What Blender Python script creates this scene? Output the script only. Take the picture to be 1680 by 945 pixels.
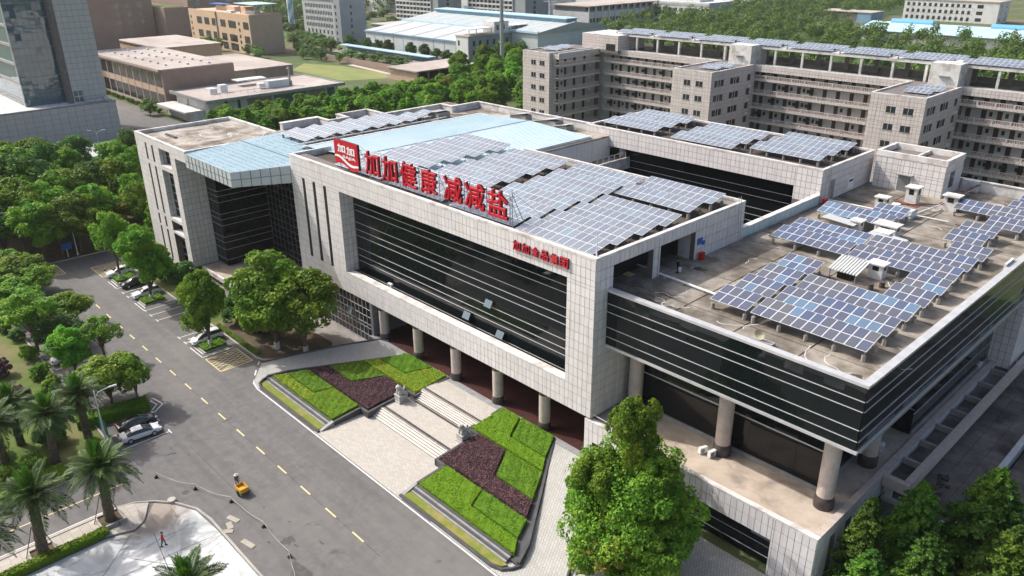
import bpy, math, random
import numpy as np
from mathutils import Vector, Matrix

for o in list(bpy.data.objects):
    bpy.data.objects.remove(o)
sc = bpy.context.scene
COL = sc.collection
R = math.radians

# ------------------------------------------------------------------ camera
cam_d = bpy.data.cameras.new('camera')
cam_d.sensor_fit = 'HORIZONTAL'; cam_d.sensor_width = 36.0
cam_d.lens = 36.0 * 1294.57 / 1680.0
cam_d.clip_start = 1.0; cam_d.clip_end = 6000.0
cam = bpy.data.objects.new('camera', cam_d); COL.objects.link(cam)
_y, _p, _r = -0.813897, 0.411438, -0.0081053
fw = Vector((math.sin(_y)*math.cos(_p), math.cos(_y)*math.cos(_p), -math.sin(_p)))
rt = Vector((math.cos(_y), -math.sin(_y), 0.0)); up = rt.cross(fw)
rr = math.cos(_r)*rt + math.sin(_r)*up; uu = -math.sin(_r)*rt + math.cos(_r)*up
cam.matrix_world = Matrix(((rr.x, uu.x, -fw.x, 0.0), (rr.y, uu.y, -fw.y, 0.0), (rr.z, uu.z, -fw.z, 54.0), (0, 0, 0, 1)))
sc.camera = cam

# ------------------------------------------------------------------ light
SUN = Vector((-0.92, -0.38, 1.0)).normalized()          # towards the sun
el = math.asin(SUN.z); az = math.atan2(SUN.x, SUN.y)
world = bpy.data.worlds.new('World'); sc.world = world; world.use_nodes = True
wn = world.node_tree.nodes; wl = world.node_tree.links
bg = wn['Background']; sky = wn.new('ShaderNodeTexSky'); sky.sky_type = 'NISHITA'
sky.sun_disc = False; sky.sun_elevation = el; sky.sun_rotation = az % (2*math.pi)
sky.air_density = 1.0; sky.dust_density = 6.0; sky.ozone_density = 0.6; sky.altitude = 50
wl.new(sky.outputs[0], bg.inputs[0]); bg.inputs[1].default_value = 0.15
ld = bpy.data.lights.new('sun', 'SUN'); ld.energy = 3.1; ld.angle = R(0.9); ld.color = (1.0, 0.965, 0.925)
sun = bpy.data.objects.new('sun', ld); COL.objects.link(sun); sun.location = (-60, 0, 200)
sun.rotation_euler = (-SUN).to_track_quat('-Z', 'Y').to_euler()
sc.view_settings.view_transform = 'Standard'; sc.view_settings.look = 'None'
sc.view_settings.exposure = 0.36; sc.view_settings.gamma = 1.0; sc.view_settings.use_curve_mapping = False
try:
    sc.cycles.use_denoising = True; sc.cycles.max_bounces = 6; sc.cycles.diffuse_bounces = 3
    sc.cycles.glossy_bounces = 3; sc.cycles.transmission_bounces = 4; sc.cycles.sample_clamp_indirect = 6.0
    sc.cycles.transparent_max_bounces = 6; sc.cycles.volume_bounces = 0
except Exception:
    pass
rnd = random.Random(7)

# ------------------------------------------------------------------ materials
def newmat(name):
    m = bpy.data.materials.new(name); m.use_nodes = True
    nt = m.node_tree; b = nt.nodes['Principled BSDF']
    return m, nt, b

def pmat(name, c1, c2=None, scale=0.5, rough=0.8, detail=6.0, spec=0.3, metal=0.0, bump=0.0, bscale=8.0,
         c3=None, s3=0.08, coat=0.0, lo=0.35, hi=0.65, stretch=None):
    """colour c1..c2 by fine noise, c3 by broad blotches; world position drives both"""
    m, nt, b = newmat(name); N = nt.nodes; L = nt.links
    b.inputs['Roughness'].default_value = rough; b.inputs['Metallic'].default_value = metal
    b.inputs['Specular IOR Level'].default_value = spec
    if coat: b.inputs['Coat Weight'].default_value = coat; b.inputs['Coat Roughness'].default_value = 0.05
    if c2 is None:
        b.inputs['Base Color'].default_value = (*c1, 1)
    geo = N.new('ShaderNodeNewGeometry'); pos = geo.outputs['Position']
    if stretch:
        mp = N.new('ShaderNodeMapping'); mp.inputs['Scale'].default_value = stretch
        L.new(pos, mp.inputs['Vector']); pos = mp.outputs[0]
    if c2 is not None:
        n = N.new('ShaderNodeTexNoise'); n.inputs['Scale'].default_value = scale; n.inputs['Detail'].default_value = detail
        n.inputs['Roughness'].default_value = 0.65
        L.new(pos, n.inputs['Vector'])
        r = N.new('ShaderNodeValToRGB'); r.color_ramp.elements[0].position = lo; r.color_ramp.elements[1].position = hi
        r.color_ramp.elements[0].color = (*c1, 1); r.color_ramp.elements[1].color = (*c2, 1)
        L.new(n.outputs['Fac'], r.inputs['Fac']); out = r.outputs['Color']
        if c3 is not None:
            n3 = N.new('ShaderNodeTexNoise'); n3.inputs['Scale'].default_value = s3; n3.inputs['Detail'].default_value = 5
            n3.inputs['Roughness'].default_value = 0.6; n3.inputs['Distortion'].default_value = 0.4
            L.new(pos, n3.inputs['Vector'])
            r3 = N.new('ShaderNodeMapRange'); r3.inputs['From Min'].default_value = 0.48; r3.inputs['From Max'].default_value = 0.66
            L.new(n3.outputs['Fac'], r3.inputs['Value'])
            mx = N.new('ShaderNodeMix'); mx.data_type = 'RGBA'; L.new(r3.outputs[0], mx.inputs['Factor'])
            L.new(out, mx.inputs['A']); mx.inputs['B'].default_value = (*c3, 1); out = mx.outputs['Result']
        L.new(out, b.inputs['Base Color'])
    if bump:
        nb = N.new('ShaderNodeTexNoise'); nb.inputs['Scale'].default_value = bscale; nb.inputs['Detail'].default_value = 4
        L.new(pos, nb.inputs['Vector'])
        bp = N.new('ShaderNodeBump'); bp.inputs['Strength'].default_value = bump; bp.inputs['Distance'].default_value = 0.05
        L.new(nb.outputs['Fac'], bp.inputs['Height']); L.new(bp.outputs[0], b.inputs['Normal'])
    return m

def tilemat(name, c1, c2, stain, rough=0.55, amt=0.7):
    """glazed wall tile: per-tile tone, vertical rain streaks"""
    m, nt, b = newmat(name); N = nt.nodes; L = nt.links
    b.inputs['Roughness'].default_value = rough; b.inputs['Specular IOR Level'].default_value = 0.35
    geo = N.new('ShaderNodeNewGeometry')
    wn_ = N.new('ShaderNodeTexNoise'); wn_.inputs['Scale'].default_value = 0.9; wn_.inputs['Detail'].default_value = 3
    L.new(geo.outputs['Position'], wn_.inputs['Vector'])
    ad = N.new('ShaderNodeMath'); ad.operation = 'MULTIPLY_ADD'; ad.inputs[1].default_value = 0.5
    oi = N.new('ShaderNodeObjectInfo'); sm_ = N.new('ShaderNodeMath'); sm_.operation = 'ADD'; L.new(geo.outputs['Random Per Island'], sm_.inputs[0]); L.new(oi.outputs['Random'], sm_.inputs[1])
    fr = N.new('ShaderNodeMath'); fr.operation = 'FRACT'; L.new(sm_.outputs[0], fr.inputs[0]); L.new(fr.outputs[0], ad.inputs[0])
    hf = N.new('ShaderNodeMath'); hf.operation = 'MULTIPLY'; hf.inputs[1].default_value = 0.5; L.new(wn_.outputs['Fac'], hf.inputs[0])
    L.new(hf.outputs[0], ad.inputs[2])
    mx = N.new('ShaderNodeMix'); mx.data_type = 'RGBA'; L.new(ad.outputs[0], mx.inputs['Factor'])
    mx.inputs['A'].default_value = (*c1, 1); mx.inputs['B'].default_value = (*c2, 1)
    mp = N.new('ShaderNodeMapping'); mp.inputs['Scale'].default_value = (2.2, 2.2, 0.10); L.new(geo.outputs['Position'], mp.inputs['Vector'])
    n2 = N.new('ShaderNodeTexNoise'); n2.inputs['Scale'].default_value = 1.0; n2.inputs['Detail'].default_value = 6; n2.inputs['Roughness'].default_value = 0.7
    L.new(mp.outputs[0], n2.inputs['Vector'])
    r = N.new('ShaderNodeMapRange'); r.inputs['From Min'].default_value = 0.52; r.inputs['From Max'].default_value = 0.75; r.inputs['To Max'].default_value = amt
    L.new(n2.outputs['Fac'], r.inputs['Value'])
    m2 = N.new('ShaderNodeMix'); m2.data_type = 'RGBA'; L.new(r.outputs[0], m2.inputs['Factor']); L.new(mx.outputs['Result'], m2.inputs['A'])
    m2.inputs['B'].default_value = (*stain, 1); L.new(m2.outputs['Result'], b.inputs['Base Color'])
    return m

def glassmat(name, col, rough=0.03, spec=0.6, wav=0.15):
    m, nt, b = newmat(name); N = nt.nodes; L = nt.links
    b.inputs['Base Color'].default_value = (*col, 1); b.inputs['Roughness'].default_value = rough; b.inputs['Specular IOR Level'].default_value = spec
    geo = N.new('ShaderNodeNewGeometry'); n = N.new('ShaderNodeTexNoise'); n.inputs['Scale'].default_value = 0.45; n.inputs['Detail'].default_value = 1.0
    L.new(geo.outputs['Position'], n.inputs['Vector'])
    bp = N.new('ShaderNodeBump'); bp.inputs['Strength'].default_value = wav; bp.inputs['Distance'].default_value = 0.05
    L.new(n.outputs['Fac'], bp.inputs['Height']); L.new(bp.outputs[0], b.inputs['Normal'])
    return m

def leafmat(name, ca, cb, cc, trans=0.35, rough=0.5, clump=0.35):
    """ca..cb per leaf, cc where a young flush of leaves grows"""
    m, nt, b = newmat(name); N = nt.nodes; L = nt.links
    geo = N.new('ShaderNodeNewGeometry'); oi = N.new('ShaderNodeObjectInfo')
    mx = N.new('ShaderNodeMix'); mx.data_type = 'RGBA'; L.new(geo.outputs['Random Per Island'], mx.inputs['Factor'])
    mx.inputs['A'].default_value = (*ca, 1); mx.inputs['B'].default_value = (*cb, 1)
    n = N.new('ShaderNodeTexNoise'); n.inputs['Scale'].default_value = clump; n.inputs['Detail'].default_value = 2
    L.new(geo.outputs['Position'], n.inputs['Vector'])
    r = N.new('ShaderNodeMapRange'); r.inputs['From Min'].default_value = 0.45; r.inputs['From Max'].default_value = 0.7; r.inputs['To Max'].default_value = 0.75
    L.new(n.outputs['Fac'], r.inputs['Value'])
    m2 = N.new('ShaderNodeMix'); m2.data_type = 'RGBA'; L.new(r.outputs[0], m2.inputs['Factor']); L.new(mx.outputs['Result'], m2.inputs['A']); m2.inputs['B'].default_value = (*cc, 1)
    hs = N.new('ShaderNodeHueSaturation'); L.new(m2.outputs['Result'], hs.inputs['Color'])
    v = N.new('ShaderNodeMapRange'); v.inputs['To Min'].default_value = 0.75; v.inputs['To Max'].default_value = 1.25; L.new(oi.outputs['Random'], v.inputs['Value']); L.new(v.outputs[0], hs.inputs['Value'])
    hh = N.new('ShaderNodeMapRange'); hh.inputs['To Min'].default_value = 0.485; hh.inputs['To Max'].default_value = 0.515
    L.new(oi.outputs['Random'], hh.inputs['Value']); L.new(hh.outputs[0], hs.inputs['Hue'])
    L.new(hs.outputs[0], b.inputs['Base Color']); b.inputs['Roughness'].default_value = rough; b.inputs['Specular IOR Level'].default_value = 0.25
    if trans:
        t = N.new('ShaderNodeBsdfTranslucent'); L.new(hs.outputs[0], t.inputs['Color'])
        ms = N.new('ShaderNodeMixShader'); ms.inputs[0].default_value = trans
        L.new(b.outputs[0], ms.inputs[1]); L.new(t.outputs[0], ms.inputs[2]); L.new(ms.outputs[0], N['Material Output'].inputs['Surface'])
    return m

def brickmat(name, c1, c2, mortar, bw, bh, rot=0.0, msize=0.02, c3=None, rough=0.8):
    m, nt, b = newmat(name); N = nt.nodes; L = nt.links
    b.inputs['Roughness'].default_value = rough; b.inputs['Specular IOR Level'].default_value = 0.25
    geo = N.new('ShaderNodeNewGeometry'); mp = N.new('ShaderNodeMapping'); mp.inputs['Rotation'].default_value = (0, 0, rot)
    L.new(geo.outputs['Position'], mp.inputs['Vector'])
    br = N.new('ShaderNodeTexBrick'); L.new(mp.outputs[0], br.inputs['Vector'])
    br.inputs['Color1'].default_value = (*c1, 1); br.inputs['Color2'].default_value = (*c2, 1); br.inputs['Mortar'].default_value = (*mortar, 1)
    br.inputs['Scale'].default_value = 1.0; br.inputs['Brick Width'].default_value = bw; br.inputs['Row Height'].default_value = bh
    br.inputs['Mortar Size'].default_value = msize; br.inputs['Bias'].default_value = 0.0
    out = br.outputs['Color']
    n3 = N.new('ShaderNodeTexNoise'); n3.inputs['Scale'].default_value = 0.35; n3.inputs['Detail'].default_value = 6; n3.inputs['Roughness'].default_value = 0.65
    L.new(geo.outputs['Position'], n3.inputs['Vector'])
    r3 = N.new('ShaderNodeMapRange'); r3.inputs['From Min'].default_value = 0.45; r3.inputs['From Max'].default_value = 0.75; r3.inputs['To Max'].default_value = 0.6
    L.new(n3.outputs['Fac'], r3.inputs['Value'])
    mx = N.new('ShaderNodeMix'); mx.data_type = 'RGBA'; L.new(r3.outputs[0], mx.inputs['Factor']); L.new(out, mx.inputs['A'])
    mx.inputs['B'].default_value = (*(c3 or mortar), 1); L.new(mx.outputs['Result'], b.inputs['Base Color'])
    return m

M = {}
def roadmat(name):
    m, nt, b = newmat(name); N = nt.nodes; L = nt.links; b.inputs['Roughness'].default_value = 0.85; b.inputs['Specular IOR Level'].default_value = 0.3
    geo = N.new('ShaderNodeNewGeometry'); pos = geo.outputs['Position']
    def noise(sc_, det, stretch=None, dist=0.0):
        n = N.new('ShaderNodeTexNoise'); n.inputs['Scale'].default_value = sc_; n.inputs['Detail'].default_value = det; n.inputs['Roughness'].default_value = 0.65; n.inputs['Distortion'].default_value = dist
        if stretch:
            mp = N.new('ShaderNodeMapping'); mp.inputs['Scale'].default_value = stretch; L.new(pos, mp.inputs['Vector']); L.new(mp.outputs[0], n.inputs['Vector'])
        else: L.new(pos, n.inputs['Vector'])
        return n.outputs['Fac']
    def mixby(fac, lo, hi, amt, base, col):
        r = N.new('ShaderNodeMapRange'); r.inputs['From Min'].default_value = lo; r.inputs['From Max'].default_value = hi; r.inputs['To Max'].default_value = amt; L.new(fac, r.inputs['Value'])
        mx = N.new('ShaderNodeMix'); mx.data_type = 'RGBA'; L.new(r.outputs[0], mx.inputs['Factor']); L.new(base, mx.inputs['A']); mx.inputs['B'].default_value = (*col, 1); return mx.outputs['Result']
    rp = N.new('ShaderNodeValToRGB'); rp.color_ramp.elements[0].position = .3; rp.color_ramp.elements[1].position = .7; rp.color_ramp.elements[0].color = (0.118, 0.116, 0.115, 1); rp.color_ramp.elements[1].color = (0.175, 0.171, 0.168, 1)
    L.new(noise(0.9, 12), rp.inputs['Fac']); c = rp.outputs['Color']
    c = mixby(noise(1.0, 6, (0.018, 0.75, 1.0), 0.3), .46, .66, .55, c, (0.105, 0.103, 0.102))      # wheel tracks along the road
    c = mixby(noise(0.05, 5), .50, .68, .7, c, (0.19, 0.182, 0.172))                                  # dusty patches
    c = mixby(noise(0.35, 9, None, 0.8), .62, .72, .75, c, (0.085, 0.082, 0.08))                      # damp and oil spots
    c = mixby(noise(0.12, 10, (1, 1, 1), 1.6), .495, .505, .0, c, (0.06, 0.06, 0.06))
    L.new(c, b.inputs['Base Color']); nb = N.new('ShaderNodeBump'); nb.inputs['Strength'].default_value = .25; nb.inputs['Distance'].default_value = .05; L.new(noise(30, 4), nb.inputs['Height']); L.new(nb.outputs[0], b.inputs['Normal'])
    return m
M['asphalt'] = roadmat('asphalt')
M['asphalt_bay'] = pmat('asphalt_bay', (0.10, 0.10, 0.10), (0.145, 0.142, 0.14), 1.6, 0.85, c3=(0.16, 0.15, 0.13), s3=0.15)
M['asphalt_seam'] = pmat('asphalt_seam', (0.075, 0.073, 0.072), (0.11, 0.108, 0.105), 2.0, 0.8)
def yardmat(name):
    m, nt, b = newmat(name); N = nt.nodes; L = nt.links; b.inputs['Roughness'].default_value = 0.7
    geo = N.new('ShaderNodeNewGeometry'); pos = geo.outputs['Position']
    def noise(sc_, det, dist=0.0, st=None):
        n = N.new('ShaderNodeTexNoise'); n.inputs['Scale'].default_value = sc_; n.inputs['Detail'].default_value = det; n.inputs['Roughness'].default_value = 0.68; n.inputs['Distortion'].default_value = dist
        if st: mp = N.new('ShaderNodeMapping'); mp.inputs['Scale'].default_value = st; mp.inputs['Rotation'].default_value = (0, 0, .7); L.new(pos, mp.inputs['Vector']); L.new(mp.outputs[0], n.inputs['Vector'])
        else: L.new(pos, n.inputs['Vector'])
        return n.outputs['Fac']
    def rng_(f, lo, hi, amt):
        r = N.new('ShaderNodeMapRange'); r.inputs['From Min'].default_value = lo; r.inputs['From Max'].default_value = hi; r.inputs['To Max'].default_value = amt; L.new(f, r.inputs['Value']); return r.outputs[0]
    def mix(f, a_, col):
        mx = N.new('ShaderNodeMix'); mx.data_type = 'RGBA'; L.new(f, mx.inputs['Factor']); L.new(a_, mx.inputs['A']); mx.inputs['B'].default_value = (*col, 1); return mx.outputs['Result']
    rp = N.new('ShaderNodeValToRGB'); rp.color_ramp.elements[0].position = .38; rp.color_ramp.elements[1].position = .62; rp.color_ramp.elements[0].color = (.46, .48, .48, 1); rp.color_ramp.elements[1].color = (.73, .73, .72, 1); L.new(noise(.25, 12, .5), rp.inputs['Fac'])
    c = mix(rng_(noise(.16, 8, 1.2), .50, .60, .8), rp.outputs[0], (.30, .33, .33)); c = mix(rng_(noise(.6, 8, 1.5, (1, .25, 1)), .56, .64, .6), c, (.22, .23, .22))
    d = N.new('ShaderNodeVectorMath'); d.operation = 'DISTANCE'; L.new(pos, d.inputs[0]); d.inputs[1].default_value = (-73.2, 17.6, 0)
    ad = N.new('ShaderNodeMath'); ad.operation = 'MULTIPLY_ADD'; ad.inputs[1].default_value = -5.5; L.new(noise(.55, 8, .6), ad.inputs[0]); L.new(d.outputs['Value'], ad.inputs[2])
    r = N.new('ShaderNodeMapRange'); r.inputs['From Min'].default_value = -.6; r.inputs['From Max'].default_value = 1.5; r.inputs['To Min'].default_value = .85; r.inputs['To Max'].default_value = 0; L.new(ad.outputs[0], r.inputs['Value'])
    c = mix(r.outputs[0], c, (.25, .20, .15)); L.new(c, b.inputs['Base Color']); return m
M['concrete_new'] = yardmat('concrete_new')
M['concrete_dirt'] = pmat('concrete_dirt', (0.30, 0.25, 0.19), (0.45, 0.40, 0.32), 0.7, 0.9)
M['kerb'] = pmat('kerb', (0.36, 0.34, 0.31), (0.46, 0.44, 0.41), 0.9, 0.8)
M['kerb_dark'] = pmat('kerb_dark', (0.05, 0.052, 0.056), (0.085, 0.087, 0.09), 0.8, 0.5, spec=0.5)
M['granite'] = pmat('granite', (0.22, 0.225, 0.23), (0.32, 0.32, 0.32), 1.2, 0.6)
M['pavers'] = brickmat('pavers', (0.44, 0.42, 0.385), (0.53, 0.51, 0.465), (0.27, 0.25, 0.225), 0.5, 0.25, 0, 0.018, (0.42, 0.38, 0.33))
M['pavers_grey'] = brickmat('pavers_grey', (0.40, 0.40, 0.385), (0.48, 0.475, 0.45), (0.24, 0.235, 0.22), 0.55, 0.27, R(62), 0.02, (0.34, 0.33, 0.31))
M['sidewalk'] = brickmat('sidewalk', (0.40, 0.37, 0.33), (0.46, 0.43, 0.39), (0.26, 0.24, 0.21), 0.9, 0.9, 0, 0.02, (0.34, 0.30, 0.26))
M['step'] = pmat('step', (0.55, 0.52, 0.48), (0.66, 0.63, 0.59), 1.0, 0.7)
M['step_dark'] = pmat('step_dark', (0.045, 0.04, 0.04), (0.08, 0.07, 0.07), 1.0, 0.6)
M['forecourt'] = pmat('forecourt', (0.26, 0.24, 0.22), (0.36, 0.33, 0.30), 0.5, 0.8, c3=(0.16, 0.15, 0.14), s3=0.25)
M['ground'] = pmat('ground', (0.06, 0.095, 0.03), (0.10, 0.135, 0.05), 0.15, 0.95, c3=(0.17, 0.14, 0.09), s3=0.02)
M['understory'] = pmat('understory', (0.035, 0.07, 0.018), (0.075, 0.12, 0.03), 0.3, 0.95, bump=1.0, bscale=1.5)
M['soil'] = pmat('soil', (0.075, 0.06, 0.04), (0.13, 0.10, 0.065), 0.8, 0.95)
M['lawn'] = pmat('lawn', (0.06, 0.11, 0.02), (0.115, 0.155, 0.035), 0.5, 0.95, c3=(0.21, 0.165, 0.095), s3=0.07, bump=0.6, bscale=14)
M['lawn_far'] = pmat('lawn_far', (0.17, 0.22, 0.065), (0.24, 0.26, 0.09), 0.12, 0.95, c3=(0.28, 0.26, 0.12), s3=0.03)
M['lawn_strip'] = pmat('lawn_strip', (0.15, 0.20, 0.03), (0.22, 0.23, 0.05), 1.0, 0.95, c3=(0.30, 0.24, 0.10), s3=0.5, bump=0.6, bscale=20)
M['paint_white'] = pmat('paint_white', (0.62, 0.62, 0.61), (0.78, 0.78, 0.77), 2.5, 0.6)
M['paint_yellow'] = pmat('paint_yellow', (0.66, 0.53, 0.25), (0.74, 0.62, 0.33), 2.0, 0.6)
M['tile'] = tilemat('tile', (0.63, 0.605, 0.595), (0.77, 0.745, 0.735), (0.44, 0.40, 0.375))
M['tile_dorm'] = tilemat('tile_dorm', (0.56, 0.51, 0.49), (0.65, 0.60, 0.58), (0.34, 0.30, 0.285), amt=0.75)
M['tile_white'] = tilemat('tile_white', (0.60, 0.60, 0.58), (0.72, 0.72, 0.70), (0.36, 0.35, 0.33))
M['joint'] = pmat('joint', (0.14, 0.125, 0.12), (0.20, 0.18, 0.17), 1.0, 0.9)
M['coping'] = pmat('coping', (0.62, 0.60, 0.585), (0.74, 0.72, 0.70), 0.6, 0.6, c3=(0.45, 0.41, 0.38), s3=0.5)
M['coping_metal'] = pmat('coping_metal', (0.48, 0.485, 0.49), (0.58, 0.585, 0.59), 0.8, 0.4, metal=0.2)
M['stone_pink'] = pmat('stone_pink', (0.46, 0.39, 0.345), (0.56, 0.49, 0.44), 1.5, 0.6)
M['plinth'] = pmat('plinth', (0.05, 0.04, 0.04), (0.09, 0.075, 0.072), 1.5, 0.4)
M['glass'] = glassmat('glass', (0.007, 0.011, 0.012), 0.03, 0.36, 0.12)
M['glass_flat'] = glassmat('glass_flat', (0.008, 0.010, 0.012), 0.04, 0.36, 0.06)
M['glass_green'] = glassmat('glass_green', (0.06, 0.125, 0.165), 0.03, 1.0, 0.6)
M['glass_open'] = glassmat('glass_open', (0.09, 0.14, 0.18), 0.06, 0.9, 0.05)
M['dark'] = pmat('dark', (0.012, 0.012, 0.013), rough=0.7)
M['mullion'] = pmat('mullion', (0.55, 0.56, 0.57), (0.63, 0.64, 0.65), 1.0, 0.35, metal=0.3)
M['mullion_grey'] = pmat('mullion_grey', (0.24, 0.25, 0.26), (0.30, 0.31, 0.32), 1.0, 0.4, metal=0.4)
M['carpet'] = pmat('carpet', (0.045, 0.014, 0.012), (0.065, 0.02, 0.017), 0.8, 0.85)
M['soffit'] = pmat('soffit', (0.30, 0.29, 0.28), (0.36, 0.35, 0.34), 0.6, 0.8)
M['deck'] = pmat('deck', (0.14, 0.12, 0.095), (0.37, 0.335, 0.285), 0.26, 0.9, detail=14, c3=(0.085, 0.073, 0.06), s3=0.13, lo=0.37, hi=0.60)
M['deck_dark'] = pmat('deck_dark', (0.055, 0.047, 0.04), (0.10, 0.085, 0.07), 0.6, 0.9)
M['deck_brown'] = pmat('deck_brown', (0.085, 0.07, 0.055), (0.34, 0.30, 0.25), 0.22, 0.9, detail=12, c3=(0.46, 0.43, 0.39), s3=0.16, lo=0.38, hi=0.62)
M['terrace'] = pmat('terrace', (0.42, 0.35, 0.28), (0.54, 0.46, 0.38), 0.5, 0.8, detail=8, c3=(0.30, 0.25, 0.205), s3=0.3)
M['deck_grey'] = pmat('deck_grey', (0.09, 0.08, 0.072), (0.21, 0.185, 0.165), 0.35, 0.85, detail=8, c3=(0.06, 0.055, 0.05), s3=0.2)
M['blue_roof'] = pmat('blue_roof', (0.50, 0.66, 0.71), (0.57, 0.72, 0.76), 0.3, 0.45, c3=(0.62, 0.75, 0.78), s3=0.06)
M['blue_canopy'] = pmat('blue_canopy', (0.22, 0.335, 0.40), (0.29, 0.41, 0.475), 0.5, 0.45)
M['canopy_seam'] = pmat('canopy_seam', (0.13, 0.19, 0.25), rough=0.6)
M['canopy_fascia'] = pmat('canopy_fascia', (0.52, 0.56, 0.57), (0.60, 0.63, 0.64), 0.5, 0.35, metal=0.15)
M['red_sign'] = pmat('red_sign', (0.46, 0.006, 0.02), (0.52, 0.009, 0.026), 0.8, 0.45)
M['red_side'] = pmat('red_side', (0.10, 0.004, 0.008), rough=0.5)
M['white_sign'] = pmat('white_sign', (0.85, 0.85, 0.85), rough=0.5)
M['steel'] = pmat('steel', (0.38, 0.40, 0.42), (0.48, 0.50, 0.52), 2.0, 0.4, metal=0.5)
M['white_paint'] = pmat('white_paint', (0.58, 0.585, 0.575), (0.70, 0.705, 0.695), 0.6, 0.7, detail=8, c3=(0.40, 0.385, 0.355), s3=0.5)
M['white_metal'] = pmat('white_metal', (0.68, 0.70, 0.70), (0.78, 0.80, 0.80), 0.8, 0.4)
M['concrete'] = pmat('concrete', (0.27, 0.255, 0.235), (0.36, 0.345, 0.32), 0.8, 0.9)
M['rust'] = pmat('rust', (0.13, 0.03, 0.026), (0.20, 0.06, 0.05), 1.0, 0.7)
M['pv_frame'] = pmat('pv_frame', (0.74, 0.75, 0.76), rough=0.4, metal=0.2)
def pvmat(name, col):
    m, nt, b = newmat(name); N = nt.nodes; L = nt.links
    b.inputs['Roughness'].default_value = 0.25; b.inputs['Specular IOR Level'].default_value = 0.6
    b.inputs['Coat Weight'].default_value = 1.0; b.inputs['Coat Roughness'].default_value = 0.12; b.inputs['Coat IOR'].default_value = 1.6
    tc = N.new('ShaderNodeTexCoord'); w = N.new('ShaderNodeTexWave'); w.wave_type = 'BANDS'; w.bands_direction = 'X'
    w.inputs['Scale'].default_value = 2.0; L.new(tc.outputs['Object'], w.inputs['Vector'])
    r = N.new('ShaderNodeMapRange'); r.inputs['From Min'].default_value = 0.86; r.inputs['From Max'].default_value = 1.0; r.inputs['To Max'].default_value = 0.35
    L.new(w.outputs['Fac'], r.inputs['Value'])
    oi = N.new('ShaderNodeObjectInfo'); hs = N.new('ShaderNodeHueSaturation'); hs.inputs['Color'].default_value = (*col, 1)
    v = N.new('ShaderNodeMapRange'); v.inputs['To Min'].default_value = 0.92; v.inputs['To Max'].default_value = 1.08; L.new(oi.outputs['Random'], v.inputs['Value']); L.new(v.outputs[0], hs.inputs['Value'])
    mx = N.new('ShaderNodeMix'); mx.data_type = 'RGBA'; L.new(r.outputs[0], mx.inputs['Factor']); L.new(hs.outputs[0], mx.inputs['A']); mx.inputs['B'].default_value = (0.45, 0.47, 0.5, 1)
    L.new(mx.outputs['Result'], b.inputs['Base Color'])
    return m
M['pv_grey'] = pvmat('pv_grey', (0.085, 0.09, 0.118))
M['pv_violet'] = pvmat('pv_violet', (0.072, 0.08, 0.13))
M['pv_blue'] = pvmat('pv_blue', (0.06, 0.085, 0.16))
M['pv_light'] = pvmat('pv_light', (0.10, 0.175, 0.27))
M['pv_taupe'] = pvmat('pv_taupe', (0.10, 0.10, 0.11))
M['pv_sheen_pale'] = pvmat('pv_sheen_pale', (0.185, 0.21, 0.245))  # paler panel copies: grazing sky reflection painted into the cell colour
M['pv_sheen_blue'] = pvmat('pv_sheen_blue', (0.19, 0.245, 0.29))
M['pv_sheen_grey'] = pvmat('pv_sheen_grey', (0.165, 0.19, 0.235))
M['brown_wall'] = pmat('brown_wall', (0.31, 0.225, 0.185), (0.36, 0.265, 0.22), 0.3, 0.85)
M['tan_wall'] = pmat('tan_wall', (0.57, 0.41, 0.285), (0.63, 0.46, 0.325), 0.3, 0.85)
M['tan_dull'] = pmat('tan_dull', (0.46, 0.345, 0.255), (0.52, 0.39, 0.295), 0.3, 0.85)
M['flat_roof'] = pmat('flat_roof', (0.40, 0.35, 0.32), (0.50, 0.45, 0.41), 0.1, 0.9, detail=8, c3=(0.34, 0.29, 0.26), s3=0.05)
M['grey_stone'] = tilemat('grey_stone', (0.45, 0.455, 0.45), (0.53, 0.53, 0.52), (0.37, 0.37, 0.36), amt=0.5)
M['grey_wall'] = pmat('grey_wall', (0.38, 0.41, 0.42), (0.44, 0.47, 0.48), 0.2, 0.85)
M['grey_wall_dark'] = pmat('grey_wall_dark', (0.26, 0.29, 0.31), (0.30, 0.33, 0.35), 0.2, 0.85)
M['white_wall'] = pmat('white_wall', (0.60, 0.61, 0.61), (0.70, 0.71, 0.71), 0.2, 0.8, c3=(0.52, 0.52, 0.51), s3=0.1)
M['metal_white'] = pmat('metal_white', (0.52, 0.57, 0.58), (0.60, 0.65, 0.66), 0.15, 0.6)
M['metal_roof'] = pmat('metal_roof', (0.46, 0.49, 0.495), (0.54, 0.57, 0.575), 0.1, 0.45)
M['blue_trim'] = pmat('blue_trim', (0.16, 0.30, 0.42), (0.20, 0.35, 0.47), 0.3, 0.5)
M['blue_sky_roof'] = pmat('blue_sky_roof', (0.40, 0.60, 0.68), (0.48, 0.66, 0.73), 0.1, 0.5)
M['blue_bright'] = pmat('blue_bright', (0.14, 0.40, 0.68), rough=0.5)
M['window'] = glassmat('window', (0.035, 0.04, 0.045), 0.08, 0.5, 0.0)
M['door_brown'] = pmat('door_brown', (0.055, 0.035, 0.03), (0.08, 0.05, 0.042), 1.0, 0.5)
M['inner_wall'] = pmat('inner_wall', (0.48, 0.50, 0.47), (0.54, 0.56, 0.53), 0.3, 0.85)
M['railing'] = pmat('railing', (0.42, 0.355, 0.33), (0.52, 0.45, 0.42), 1.0, 0.8)
M['cloth_dark'] = pmat('cloth_dark', (0.03, 0.03, 0.04), rough=0.9)
M['bark'] = pmat('bark', (0.10, 0.075, 0.055), (0.17, 0.13, 0.10), 2.0, 0.95)
M['lime'] = pmat('lime', (0.6, 0.6, 0.58), rough=0.9)
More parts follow.
